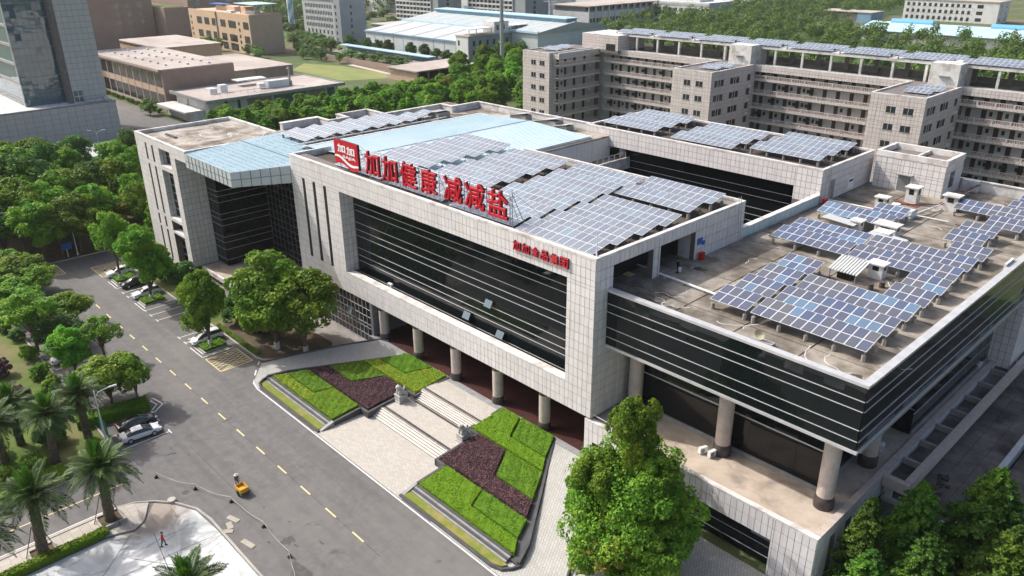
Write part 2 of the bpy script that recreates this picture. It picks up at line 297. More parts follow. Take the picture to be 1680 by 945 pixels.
M['palm_bark'] = pmat('palm_bark', (0.085, 0.065, 0.045), (0.16, 0.125, 0.09), 3.0, 0.95, bump=1.0, bscale=5)
M['palm_fruit'] = pmat('palm_fruit', (0.45, 0.16, 0.02), (0.6, 0.25, 0.04), 4.0, 0.7)
M['leaf_camphor'] = leafmat('leaf_camphor', (0.075, 0.184, 0.017), (0.197, 0.368, 0.032), (0.308, 0.442, 0.032))
M['leaf_bright'] = leafmat('leaf_bright', (0.083, 0.240, 0.017), (0.181, 0.408, 0.031), (0.302, 0.478, 0.031))
M['leaf_dark'] = leafmat('leaf_dark', (0.040, 0.116, 0.025), (0.104, 0.218, 0.038), (0.151, 0.286, 0.044))
M['leaf_yellow'] = leafmat('leaf_yellow', (0.12, 0.17, 0.018), (0.22, 0.25, 0.025), (0.28, 0.27, 0.03))
M['leaf_ginkgo'] = leafmat('leaf_ginkgo', (0.042, 0.118, 0.022), (0.107, 0.221, 0.031), (0.183, 0.320, 0.027))
M['leaf_far'] = leafmat('leaf_far', (0.075, 0.157, 0.039), (0.151, 0.267, 0.056), (0.197, 0.312, 0.056), clump=0.12)
M['leaf_palm'] = leafmat('leaf_palm', (0.045, 0.093, 0.026), (0.090, 0.158, 0.039), (0.120, 0.194, 0.041), trans=0.15)
M['leaf_palm_new'] = leafmat('leaf_palm_new', (0.066, 0.176, 0.013), (0.121, 0.275, 0.022), (0.143, 0.297, 0.022), trans=0.2)
M['hedge_green'] = leafmat('hedge_green', (0.10, 0.215, 0.010), (0.135, 0.265, 0.012), (0.13, 0.25, 0.012), trans=0.2)
M['hedge_bright'] = leafmat('hedge_bright', (0.17, 0.315, 0.006), (0.205, 0.36, 0.008), (0.19, 0.34, 0.008), trans=0.2)
M['hedge_yellow'] = leafmat('hedge_yellow', (0.14, 0.24, 0.008), (0.45, 0.40, 0.03), (0.48, 0.38, 0.03), trans=0.15, clump=0.8)
M['hedge_purple'] = leafmat('hedge_purple', (0.081, 0.039, 0.051), (0.171, 0.081, 0.093), (0.144, 0.069, 0.081), trans=0.05)
M['hedge_base'] = pmat('hedge_base', (0.10, 0.20, 0.010), rough=0.95)
M['hedge_base_purple'] = pmat('hedge_base_purple', (0.02, 0.01, 0.013), rough=0.95)
M['skin'] = pmat('skin', (0.45, 0.27, 0.19), rough=0.6)
M['hair'] = pmat('hair', (0.01, 0.008, 0.008), rough=0.6)
M['cloth_red'] = pmat('cloth_red', (0.50, 0.02, 0.02), rough=0.9)
M['cloth_black'] = pmat('cloth_black', (0.012, 0.012, 0.014), rough=0.9)
M['cloth_grey'] = pmat('cloth_grey', (0.12, 0.13, 0.14), rough=0.9)
M['cloth_white'] = pmat('cloth_white', (0.6, 0.65, 0.72), rough=0.9)
M['straw'] = pmat('straw', (0.6, 0.57, 0.5), rough=0.9)
M['car_white'] = pmat('car_white', (0.74, 0.75, 0.76), rough=0.25, coat=0.6)
M['car_black'] = pmat('car_black', (0.018, 0.02, 0.022), rough=0.2, coat=0.8)
M['car_glass'] = glassmat('car_glass', (0.03, 0.04, 0.05), 0.04, 0.8, 0.0)
M['tyre'] = pmat('tyre', (0.015, 0.015, 0.015), rough=0.85)
M['rim'] = pmat('rim', (0.45, 0.46, 0.47), rough=0.3, metal=0.7)
M['lamp_red'] = pmat('lamp_red', (0.35, 0.01, 0.01), rough=0.3)
M['lamp_clear'] = pmat('lamp_clear', (0.6, 0.62, 0.65), rough=0.1)
M['cart_yellow'] = pmat('cart_yellow', (0.62, 0.33, 0.02), (0.68, 0.38, 0.03), 2.0, 0.6)
M['sign_green'] = pmat('sign_green', (0.02, 0.16, 0.12), rough=0.5)
M['sign_blue'] = pmat('sign_blue', (0.03, 0.12, 0.42), rough=0.5)
M['ext_red'] = pmat('ext_red', (0.5, 0.02, 0.015), rough=0.4)
M['cone_orange'] = pmat('cone_orange', (0.5, 0.06, 0.03), rough=0.6)
M['plank'] = pmat('plank', (0.33, 0.30, 0.25), (0.42, 0.39, 0.33), 1.5, 0.8)
M['lion_stone'] = pmat('lion_stone', (0.36, 0.355, 0.34), (0.50, 0.49, 0.47), 2.5, 0.8)
M['stripe_blue'] = pmat('stripe_blue', (0.25, 0.47, 0.62), rough=0.6)
M['stripe_white'] = pmat('stripe_white', (0.7, 0.74, 0.76), rough=0.6)
M['dish'] = pmat('dish', (0.45, 0.43, 0.30), rough=0.6)

# ------------------------------------------------------------------ mesh helpers
class MB:
    def __init__(s): s.v = []; s.f = []; s.m = []
    def quad(s, a, b, c, d, m=0):
        n = len(s.v); s.v += [a, b, c, d]; s.f.append((n, n+1, n+2, n+3)); s.m.append(m); return s
    def poly(s, pts, m=0):
        n = len(s.v); s.v += list(pts); s.f.append(tuple(range(n, n+len(pts)))); s.m.append(m); return s
    def box(s, x0, y0, z0, x1, y1, z1, m=0):
        n = len(s.v)
        s.v += [(x0, y0, z0), (x1, y0, z0), (x1, y1, z0), (x0, y1, z0), (x0, y0, z1), (x1, y0, z1), (x1, y1, z1), (x0, y1, z1)]
        s.f += [(n, n+3, n+2, n+1), (n+4, n+5, n+6, n+7), (n, n+1, n+5, n+4), (n+1, n+2, n+6, n+5), (n+2, n+3, n+7, n+6), (n+3, n, n+4, n+7)]
        s.m += [m]*6; return s
    def prism(s, pts, z0, z1, m=0, mside=None):
        """pts counter-clockwise (x,y); z0/z1 numbers or functions of (x,y)"""
        f0 = z0 if callable(z0) else (lambda x, y: z0); f1 = z1 if callable(z1) else (lambda x, y: z1)
        n = len(s.v); k = len(pts); ms = m if mside is None else mside
        s.v += [(x, y, f0(x, y)) for x, y in pts] + [(x, y, f1(x, y)) for x, y in pts]
        s.f.append(tuple(n+i for i in reversed(range(k)))); s.m.append(ms)
        s.f.append(tuple(n+k+i for i in range(k))); s.m.append(m)
        for i in range(k):
            j = (i+1) % k; s.f.append((n+i, n+j, n+k+j, n+k+i)); s.m.append(ms)
        return s
    def cyl(s, x, y, z0, z1, r0, r1=None, n=12, m=0):
        r1 = r0 if r1 is None else r1; b = len(s.v)
        for z, r in ((z0, r0), (z1, r1)):
            for i in range(n):
                a = 2*math.pi*i/n; s.v.append((x+r*math.cos(a), y+r*math.sin(a), z))
        for i in range(n):
            j = (i+1) % n; s.f.append((b+i, b+j, b+n+j, b+n+i)); s.m.append(m)
        s.f.append(tuple(b+n+i for i in range(n))); s.m.append(m)
        s.f.append(tuple(b+i for i in reversed(range(n)))); s.m.append(m)
        return s
    def tube(s, path, rad, n=6, m=0):
        """path of points, rad number or list"""
        P = [Vector(p) for p in path]; k = len(P); rs = rad if isinstance(rad, (list, tuple)) else [rad]*k
        b = len(s.v); prev = None
        for i, p in enumerate(P):
            t = (P[min(i+1, k-1)] - P[max(i-1, 0)])
            if t.length < 1e-9: t = Vector((0, 0, 1))
            t.normalize()
            if prev is None:
                h = Vector((0, 0, 1)) if abs(t.z) < 0.9 else Vector((1, 0, 0)); u = t.cross(h).normalized()
            else:
                u = (prev - t*prev.dot(t)); u = u.normalized() if u.length > 1e-6 else t.orthogonal().normalized()
            prev = u; w = t.cross(u)
            for j in range(n):
                a = 2*math.pi*j/n; q = p + rs[i]*(math.cos(a)*u + math.sin(a)*w); s.v.append((q.x, q.y, q.z))
        for i in range(k-1):
            for j in range(n):
                j2 = (j+1) % n; s.f.append((b+i*n+j, b+i*n+j2, b+(i+1)*n+j2, b+(i+1)*n+j)); s.m.append(m)
        s.f.append(tuple(b+j for j in reversed(range(n)))); s.m.append(m)
        s.f.append(tuple(b+(k-1)*n+j for j in range(n))); s.m.append(m)
        return s
    def mesh(s, name, mats, smooth=False, off=(0, 0, 0)):
        me = bpy.data.meshes.new(name)
        ox, oy, oz = off
        me.from_pydata([(a-ox, b-oy, c-oz) for a, b, c in s.v] if off != (0, 0, 0) else s.v, [], s.f)
        if not isinstance(mats, (list, tuple)): mats = [mats]
        for mm in mats: me.materials.append(M[mm] if isinstance(mm, str) else mm)
        me.polygons.foreach_set('material_index', s.m)
        if smooth: me.polygons.foreach_set('use_smooth', [True]*len(s.f))
        me.update(); return me
    def build(s, name, mats, parent=None, smooth=False, loc=None):
        """vertices in world space; origin at the parent's base (or loc)"""
        off = (0, 0, 0)
        if parent is not None: off = tuple(ORIG.get(parent.name, (0, 0, 0)))
        elif loc is not None: off = loc
        o = bpy.data.objects.new(name, s.mesh(name, mats, smooth, off)); COL.objects.link(o)
        if parent is not None: o.parent = parent; ORIG[o.name] = off
        else: o.location = off; ORIG[o.name] = off
        return o
ORIG = {}

def tag(o, label=None, cat=None, group=None, kind=None):
    if label: o['label'] = label
    if cat: o['category'] = cat
    if group: o['group'] = group
    if kind: o['kind'] = kind
    return o
def thing(name, loc, label, cat, group=None, rz=0.0):
    o = bpy.data.objects.new(name, None); o.empty_display_size = 0.5; COL.objects.link(o); o.location = loc; o.rotation_euler = (0, 0, rz)
    ORIG[o.name] = tuple(loc); return tag(o, label, cat, group)
_ub = {}
def ubox(mats, key=None):
    """unit cube mesh per material, shared"""
    k = mats
    if k not in _ub: _ub[k] = MB().box(-.5, -.5, -.5, .5, .5, .5).mesh('unit_' + k, mats)
    return _ub[k]
def piece(name, mat, x0, y0, z0, x1, y1, z1, parent, rot=None):
    """a box-shaped part that shares the unit cube; world coordinates"""
    o = bpy.data.objects.new(name, ubox(mat)); COL.objects.link(o)
    off = ORIG.get(parent.name, (0, 0, 0)) if parent is not None else (0, 0, 0)
    o.location = ((x0+x1)/2-off[0], (y0+y1)/2-off[1], (z0+z1)/2-off[2]); o.scale = (abs(x1-x0), abs(y1-y0), abs(z1-z0))
    if rot: o.rotation_euler = rot
    if parent is not None: o.parent = parent
    return o
def mcopy(name, me, loc, parent=None, rot=None, scale=None):
    o = bpy.data.objects.new(name, me); COL.objects.link(o)
    off = ORIG.get(parent.name, (0, 0, 0)) if parent is not None else (0, 0, 0)
    o.location = (loc[0]-off[0], loc[1]-off[1], loc[2]-off[2])
    if rot: o.rotation_euler = rot
    if scale: o.scale = scale
    if parent is not None: o.parent = parent
    return o

def cells(u0, u1, w):
    n = max(1, round((u1-u0)/w)); return [u0+(u1-u0)*i/n for i in range(n+1)]
def tile_rects(u0, u1, z0, z1, tw, th, holes=()):
    us = set(round(u, 4) for u in cells(u0, u1, tw)); zs = set(round(z, 4) for z in cells(z0, z1, th))
    for a, b, c, d in holes:
        for e in (a, b):
            if u0 < e < u1: us = {u for u in us if abs(u-e) > tw*0.3 or u in (u0, u1)}; us.add(e)
        for e in (c, d):
            if z0 < e < z1: zs = {z for z in zs if abs(z-e) > th*0.3 or z in (z0, z1)}; zs.add(e)
    us = sorted(us); zs = sorted(zs); out = []
    for i in range(len(us)-1):
        for j in range(len(zs)-1):
            cu = (us[i]+us[i+1])/2; cz = (zs[j]+zs[j+1])/2
            if any(a < cu < b and c < cz < d for a, b, c, d in holes): continue
            out.append((us[i], us[i+1], zs[j], zs[j+1]))
    return out
GAP = 0.026; TH = 0.035
def clad(mb, ax, sgn, pl, u0, u1, z0, z1, tw, th, holes=(), m=0, jit=0.006):
    """tiles standing TH proud of the plane ax=pl (facing sgn) into mesh mb"""
    for a, b, c, d in tile_rects(u0, u1, z0, z1, tw, th, holes):
        t = TH + rnd.uniform(-jit, jit); p0, p1 = (pl, pl+sgn*t) if sgn > 0 else (pl-t, pl)
        if ax == 'y': mb.box(a+GAP, p0, c+GAP, b-GAP, p1, d-GAP, m)
        else: mb.box(p0, a+GAP, c+GAP, p1, b-GAP, d-GAP, m)
def clad_parts(parent, mat, ax, sgn, pl, u0, u1, z0, z1, tw, th, holes=(), name='tile'):
    n = 0
    for a, b, c, d in tile_rects(u0, u1, z0, z1, tw, th, holes):
        t = TH + rnd.uniform(-0.006, 0.006); p0, p1 = (pl, pl+t) if sgn > 0 else (pl-t, pl)
        if ax == 'y': piece(name, mat, a+GAP, p0, c+GAP, b-GAP, p1, d-GAP, parent)
        else: piece(name, mat, p0, a+GAP, c+GAP, p1, b-GAP, d-GAP, parent)
        n += 1
    return n
# ================================================================== ground, roads, pavements
def sheet(name, pts, z, mat, kind='structure', thick=None):
    mb = MB()
    if thick: mb.prism(pts, z-thick, z)
    else: mb.poly([(x, y, z) for x, y in pts])
    o = mb.build(name, mat); tag(o, kind=kind); return o
def rect(x0, y0, x1, y1): return [(x0, y0), (x1, y0), (x1, y1), (x0, y1)]
sheet('ground', rect(-2600, -1200, 1600, 2600), -0.02, 'ground')
sheet('road', rect(-158, -80, 90, 41.7), 0.0, 'asphalt')
sheet('far_road', rect(-420, 80, -249, 101.5), 0.0, 'asphalt')
sheet('cross_road', rect(-249, 66, -158, 101), 0.004, 'asphalt')
# parking bays on the building side and on the park side
sheet('parking_bay', rect(-150, 36.3, -97, 41.55), 0.004, 'asphalt_bay')
sheet('parking_bay', rect(-141, 19.6, -104, 25.3), 0.004, 'asphalt_bay')
sheet('parking_bay', rect(-95.3, 19.3, -87.4, 25.3), 0.004, 'asphalt_bay')
# forecourt beside the left block
sheet('forecourt', rect(-131, 42, -84, 61.5), 0.006, 'forecourt')
# kerb of the building side
mb = MB(); mb.box(-158, 41.62, 0, -97.2, 41.85, 0.13)
tag(mb.build('kerb', 'kerb'), kind='structure')
sheet('planting_bed', rect(-158, 41.87, -111, 48.0), 0.10, 'lawn')
sheet('planting_bed', [(-111, 41.87), (-97.5, 41.87), (-95.9, 42.6), (-92.6, 47.5), (-91.5, 50.5), (-94, 52), (-111, 51.5)], 0.10, 'soil')
mb = MB(); mb.tube([(-97.3, 41.8, .06), (-96.4, 42.0, .06), (-95.7, 42.7, .06), (-92.4, 47.5, .06), (-91.2, 50.6, .06)], 0.12, 6)
tag(mb.build('kerb', 'kerb'), kind='structure')
# park on the far side of the road
sheet('park_lawn', [(-260, -60), (-85.6, -60), (-85.6, 15.5), (-87.5, 19.0), (-96, 19.0), (-104, 19.3), (-260, 19.3)], 0.10, 'lawn')
mb = MB(); mb.box(-260, 19.3, 0, -104, 19.5, 0.14); mb.tube([(-85.5, -60, .07), (-85.5, 15.5, .07), (-86.3, 17.8, .07), (-88.0, 19.1, .07), (-104, 19.3, .07)], 0.1, 6)
tag(mb.build('kerb', 'kerb'), kind='structure')
sheet('wood_floor', rect(-260, 19.6, -158.2, 65), 0.08, 'soil')
mb = MB(); mb.box(-158.4, 19.6, 0, -158.15, 65, 0.15); tag(mb.build('kerb', 'kerb'), kind='structure')
# planted islands between the bays
# palm median with pavement
med = [(-76.7, -80), (-73.3, -80), (-73.3, 13.2), (-72.3, 15.6), (-73.0, 16.9), (-75.6, 18.3), (-76.6, 17.0), (-77.2, 15.4)]
sheet('median_pavement', med, 0.14, 'sidewalk', thick=0.14)
mb = MB(); mb.tube([(-76.8, -80, .1), (-76.85, 15.6, .1)], 0.13, 6); tag(mb.build('kerb', 'kerb'), kind='structure')
# new concrete yard with its curved kerb
yard = [(-73.0, -80), (90, -80), (90, 21.6), (-66.5, 21.7), (-71.0, 21.4), (-73.6, 20.1), (-75.3, 18.7), (-72.9, 16.9), (-72.1, 15.6), (-73.0, 13.2)]
sheet('concrete_yard', yard, 0.012, 'concrete_new')
mb = MB(); mb.tube([(-77.2, 15.6, .06), (-76.6, 17.3, .06), (-75.4, 18.9, .06), (-73.6, 20.4, .06), (-71.1, 21.6, .06), (-68.5, 21.95, .06), (-60, 21.9, .06), (20, 21.8, .06)], 0.13, 6)
tag(mb.build('kerb', 'kerb'), kind='structure')
mb = MB()
for a, b in (((-70.6, 16.9), (-64.0, 15.9)), ((-64.0, 15.9), (-50, 14)), ((-71.8, 15.0), (-62.6, 6.0)), ((-68.5, 13.9), (-60.5, 19.5)), ((-66.0, 21.3), (-66.9, 9.0))):
    d = Vector((b[0]-a[0], b[1]-a[1], 0)).normalized(); nx, ny = -d.y*0.03, d.x*0.03
    mb.quad((a[0]-nx, a[1]-ny, .018), (b[0]-nx, b[1]-ny, .018), (b[0]+nx, b[1]+ny, .018), (a[0]+nx, a[1]+ny, .018))
tag(mb.build('yard_joint', 'asphalt_seam'), kind='structure')
# seams and patches in the asphalt
mb = MB()
for a, b in (((-83, 25.8), (-70.5, 25.9)), ((-79.5, 22.3), (-78.6, 28.6))):
    d = Vector((b[0]-a[0], b[1]-a[1], 0)).normalized(); nx, ny = -d.y*0.035, d.x*0.035
    mb.quad((a[0]-nx, a[1]-ny, .004), (b[0]-nx, b[1]-ny, .004), (b[0]+nx, b[1]+ny, .004), (a[0]+nx, a[1]+ny, .004))
mb.quad((-150, 31.33, .003), (-52, 31.33, .003), (-52, 31.41, .003), (-150, 31.41, .003))
tag(mb.build('asphalt_seam', 'asphalt_seam'), kind='structure')
mb = MB(); mb.poly([(-57.2, 25.2, .004), (-54.6, 25.6, .004), (-53.4, 24.4, .004), (-55.9, 23.9, .004)])
tag(mb.build('road_patch', 'asphalt_seam'), kind='structure')
mb = MB(); mb.cyl(-74.7, 20.97+.9, 0, .01, 0.4, n=20); tag(mb.build('manhole_cover', 'asphalt_seam'), kind='structure')

# ---- painted markings
def line(name, a, b, w, mat, z=0.008):
    d = Vector((b[0]-a[0], b[1]-a[1], 0)).normalized(); nx, ny = -d.y*w/2, d.x*w/2
    mb = MB(); mb.quad((a[0]+nx, a[1]+ny, z), (a[0]-nx, a[1]-ny, z), (b[0]-nx, b[1]-ny, z), (b[0]+nx, b[1]+ny, z))
    return tag(mb.build(name, mat), kind='structure')
for k in range(17):
    x = -137.2 + 5.085*k; line('lane_dash', (x-1.0, 31.37), (x+1.0, 31.37), 0.17, 'paint_yellow')
line('edge_line', (-89.6, 37.72), (-20, 37.72), 0.17, 'paint_white')
for a, b in (((-89.5, 37.75), (-91.2, 38.1)), ((-91.2, 38.1), (-91.9, 38.6)), ((-93.0, 39.2), (-94.2, 40.0)), ((-95.4, 40.9), (-96.2, 41.5))): line('edge_line', a, b, 0.2, 'paint_white')
line('median_line', (-81.0, -60), (-81.0, 17.5), 0.14, 'paint_yellow')
line('kerb_line', (-77.5, -60), (-77.5, 14.8), 0.14, 'paint_white')
def bay(x0, ya, yb, tick, mat='paint_white'):
    line('bay_line', (x0, ya), (x0, yb), 0.13, mat); line('bay_tick', (x0-0.55, tick), (x0+0.55, tick), 0.13, mat)
for x in (-111.5, -109.2, -119.9, -122.5, -125.0, -132.6, -134.9): bay(x, 36.3, 41.3, 36.3)
for x in (-107.2, -129.2, -141.8):      # outlines round the tree islands
    w = 1.65
    for a, b in (((x-w, 36.2), (x+w+1, 36.2)), ((x-w, 36.7), (x+w, 36.7)), ((x+w+1.0, 36.2), (x+w+1.0, 40.9))): line('bay_line', (a[0]+1.6, a[1]), (b[0]+1.6, b[1]), 0.13, 'paint_white')
def hatch(x0, y0, x1, y1, n):
    for a, b in (((x0, y0), (x1, y0)), ((x0, y1), (x1, y1)), ((x0, y0), (x0, y1)), ((x1, y0), (x1, y1))): line('hatch_border', a, b, 0.14, 'paint_yellow')
    h = y1-y0
    for i in range(n):
        xa = x0+(x1-x0)*(i+0.5)/n; line('hatch_line', (max(x0, xa-1.6), y0), (min(x1, xa+0.6), y1), 0.1, 'paint_yellow', 0.0085)
        line('hatch_line', (min(x1, xa+1.6), y0), (max(x0, xa-0.6), y1), 0.1, 'paint_yellow', 0.009)
hatch(-102.2, 36.3, -97.2, 41.0, 7); hatch(-151, 36.2, -144.6, 41.0, 8); hatch(-157, 26.0, -151.2, 32.0, 7)
for x in (-113.9, -110.4, -117.3): bay(x, 19.9, 25.2, 25.2)
for x in (-91.3, -87.6): bay(x, 19.6, 25.3, 25.35)
mb = MB()     # straight-ahead arrow
mb.poly([(-106.8, 28.95, .008), (-104.8, 28.95, .008), (-104.8, 28.7, .008), (-103.9, 29.05, .008), (-104.8, 29.4, .008), (-104.8, 29.15, .008), (-106.8, 29.15, .008)])
tag(mb.build('road_arrow', 'paint_white'), kind='structure')
# white kerb paint at the nose of the park-side island
mb = MB()
for a, b in (((-93.9, 25.6), (-94.9, 26.6)), ((-94.9, 26.6), (-96.3, 26.3)), ((-93.2, 25.6), (-94.5, 27.2)), ((-94.5, 27.2), (-96.8, 26.8))):
    d = Vector((b[0]-a[0], b[1]-a[1], 0)).normalized(); nx, ny = -d.y*0.09, d.x*0.09
    mb.quad((a[0]+nx, a[1]+ny, .009), (a[0]-nx, a[1]-ny, .009), (b[0]-nx, b[1]-ny, .009), (b[0]+nx, b[1]+ny, .009))
tag(mb.build('edge_line', 'paint_white'), kind='structure')

# ---- entrance plaza, ramps
CX = -66.4
def mir(x): return 2*CX - x
zr = lambda x, y: max(0.012, min(1.63, 0.012 + (y-41.5)*(1.63/12.5)))
for sgn in (0, 1):
    f = (lambda x: x) if sgn == 0 else mir
    pl = [(-89.6, 37.85), (-91.4, 38.4), (-95.6, 41.6), (-92.6, 47.0), (-89.6, 52.0), (-87.0, 55.0), (-83.5, 55.9), (-79.6, 55.9), (-81.6, 53.8), (-86.0, 47.5), (-89.2, 42.0), (-91.2, 40.2)]
    left = pl[:7]; right = [pl[8-0]] if False else None
    mb = MB()
    A = [(-89.6, 37.85), (-91.4, 38.2), (-95.6, 41.6), (-92.9, 46.5), (-89.8, 51.6), (-87.2, 55.9)]
    B = [(-89.2, 37.9), (-91.0, 39.7), (-90.4, 41.4), (-87.5, 46.3), (-83.6, 51.8), (-80.6, 55.9)]
    for i in range(5):
        q = [A[i], A[i+1], B[i+1], B[i]]
        if sgn: q = [(mir(x), y) for x, y in q]; q.reverse()
        mb.poly([(x, y, zr(x, y)) for x, y in reversed(q)])
    tag(mb.build('ramp_pavement', 'pavers_grey'), kind='structure')
    mb = MB(); pth = [(f(x), y, zr(x, y)+.07) for x, y in A[2:]]+[(f(-85.6), 56.4, 1.72)]
    mb.tube(pth, 0.13, 6); tag(mb.build('kerb', 'kerb_dark'), kind='structure')
sheet('plaza', rect(-75.3, 37.9, -57.5, 45.0), 0.02, 'pavers')
sheet('plaza_landing', rect(-73.8, 46.3, -59.0, 50.5), 0.80, 'pavers', thick=0.78)
sheet('plaza_landing', rect(-72.2, 51.9, -60.6, 55.45), 1.64, 'pavers', thick=1.6)
sheet('side_pavement', rect(-52.5, 37.9, -15, 55.8), 0.008, 'pavers_grey')
mb = MB(); mb.box(-89, 55.4, 1.40, -47.9, 56.3, 1.66); tag(mb.build('portico_edge', 'granite'), kind='structure')
for (x0, x1, y0, y1, z0, n) in ((-73.7, -59.1, 44.85, 46.35, 0.02, 5), (-72.2, -60.6, 50.45, 51.95, 0.80, 6)):
    st = thing('stairs', ((x0+x1)/2, y0, z0), 'lower flight of pale steps rising from the paved plaza' if n == 5 else 'upper flight of pale steps between the green hedge beds', 'stairs')
    rise = (0.80-0.02)/5 if n == 5 else (1.64-0.80)/6; run = (y1-y0)/n
    for i in range(n):
        piece('tread', 'step', x0, y0+i*run, z0-0.05, x1, y1+0.02, z0+(i+1)*rise-0.004*0-0.0, st) if False else piece('tread', 'step', x0, y0+i*run+0.06, z0+(i+1)*rise-0.03, x1, y0+(i+1)*run+0.10, z0+(i+1)*rise, st)
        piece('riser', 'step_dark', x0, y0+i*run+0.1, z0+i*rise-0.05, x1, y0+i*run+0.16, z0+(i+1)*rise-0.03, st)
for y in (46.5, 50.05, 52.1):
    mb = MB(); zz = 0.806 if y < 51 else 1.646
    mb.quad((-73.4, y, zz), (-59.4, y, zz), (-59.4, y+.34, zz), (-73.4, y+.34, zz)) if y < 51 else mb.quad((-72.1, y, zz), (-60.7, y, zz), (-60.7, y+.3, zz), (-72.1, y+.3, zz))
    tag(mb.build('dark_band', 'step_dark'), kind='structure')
# ================================================================== hedge beds
nrng = np.random.default_rng(11)
def leaf_mesh(name, P, Nrm, size, mat, jitter=0.35, aspect=0.6):
    """one kite-shaped leaf per point: P (n,3) centres, Nrm (n,3) facing"""
    n = len(P); Nn = Nrm / (np.linalg.norm(Nrm, axis=1, keepdims=True)+1e-9)
    rv = nrng.normal(size=(n, 3)); U = np.cross(Nn, rv); U /= (np.linalg.norm(U, axis=1, keepdims=True)+1e-9); V = np.cross(Nn, U)
    s = (size*(1-jitter+2*jitter*nrng.random((n, 1))))
    bend = Nn*s*0.18
    V4 = np.stack([P-U*s, P-V*s*aspect+bend, P+U*s, P+V*s*aspect+bend], axis=1).reshape(-1, 3)
    me = bpy.data.meshes.new(name); me.vertices.add(4*n); me.vertices.foreach_set('co', V4.astype(np.float32).ravel())
    me.loops.add(4*n); me.loops.foreach_set('vertex_index', np.arange(4*n, dtype=np.int32))
    me.polygons.add(n); me.polygons.foreach_set('loop_start', np.arange(0, 4*n, 4, dtype=np.int32))
    me.polygons.foreach_set('use_smooth', np.zeros(n, dtype=bool))
    if not isinstance(mat, (list, tuple)): mat = [mat]
    for mm in mat: me.materials.append(M[mm])
    me.update(calc_edges=True); return me

def inpoly(x, y, poly):
    c = np.zeros(len(x), bool); k = len(poly)
    for i in range(k):
        x0, y0 = poly[i]; x1, y1 = poly[(i+1) % k]
        if y0 == y1: continue
        t = ((y0 > y) != (y1 > y)) & (x < (x1-x0)*(y-y0)/(y1-y0)+x0); c ^= t
    return c
zh = lambda x, y: 0.78 + (y-40.4)*(1.22/15.5)
def area(poly): return abs(sum(poly[i][0]*poly[(i+1) % len(poly)][1]-poly[(i+1) % len(poly)][0]*poly[i][1] for i in range(len(poly))))/2
def ccw(p):
    return p if sum(p[i][0]*p[(i+1) % len(p)][1]-p[(i+1) % len(p)][0]*p[i][1] for i in range(len(p))) > 0 else p[::-1]
def hedge_patch(poly, mat, base, label, dens=135, ylw=None, dz=0.0):
    poly = ccw(poly); cx = sum(p[0] for p in poly)/len(poly); cy = sum(p[1] for p in poly)/len(poly)
    t = thing('hedge', (cx, cy, zh(cx, cy)-0.6), label, 'hedge', 'clipped hedge blocks of the entrance garden')
    MB().prism(poly, lambda x, y: zh(x, y)-0.75, lambda x, y: zh(x, y)-0.03+dz).build('hedge_body', base, t)
    xs = [p[0] for p in poly]; ys = [p[1] for p in poly]
    n = int(area(poly)*dens*4.0*(max(xs)-min(xs))*(max(ys)-min(ys))/area(poly)/4.0)
    x = nrng.uniform(min(xs), max(xs), n); y = nrng.uniform(min(ys), max(ys), n); k = inpoly(x, y, poly); x, y = x[k], y[k]
    z = 0.78+(y-40.4)*(1.22/15.5)+dz+nrng.normal(0, 0.025, len(x))
    N = np.stack([nrng.normal(0, .45, len(x)), nrng.normal(0, .45, len(x)), np.ones(len(x))], 1)
    z = z+0.035*np.sin(x*1.9+cx)*np.cos(y*2.3)+0.03*np.sin(x*5.1+y*3.7); st_ = nrng.random(len(x)) < .03; z[st_] += nrng.uniform(.04, .16, st_.sum()); P = np.stack([x, y, z], 1)
    # clipped sides
    SP = []; SN = []
    for i in range(len(poly)):
        a = np.array(poly[i]); b = np.array(poly[(i+1) % len(poly)]); Ln = np.linalg.norm(b-a); m = int(Ln*0.55*dens)
        u = nrng.random(m)[:, None]; q = a+(b-a)*u; nn = np.array([(b-a)[1], -(b-a)[0]])/max(Ln, 1e-6)
        zz = 0.78+(q[:, 1]-40.4)*(1.22/15.5)+dz-nrng.random(m)*0.6
        SP.append(np.column_stack([q+nn*(0.02+0.05*np.sin(u*Ln*2.7)+nrng.normal(0, .03, (m, 1))), zz])); SN.append(np.column_stack([np.tile(nn, (m, 1))+nrng.normal(0, .3, (m, 2)), nrng.normal(0.2, .3, m)]))
    P = np.vstack([P]+SP); N = np.vstack([N]+SN)
    if ylw is not None:
        f = inpoly(P[:, 0], P[:, 1], ylw) & (nrng.random(len(P)) < 0.55)
    else: f = np.zeros(len(P), bool)
    off = np.array(ORIG[t.name])
    for nm, sel, mt in (('foliage', ~f, mat), ('yellow_foliage', f, 'hedge_yellow')):
        if sel.sum() == 0: continue
        o = bpy.data.objects.new(nm, leaf_mesh(nm, P[sel]-off, N[sel], 0.075, mt)); COL.objects.link(o); o.parent = t; o['kind'] = 'stuff'
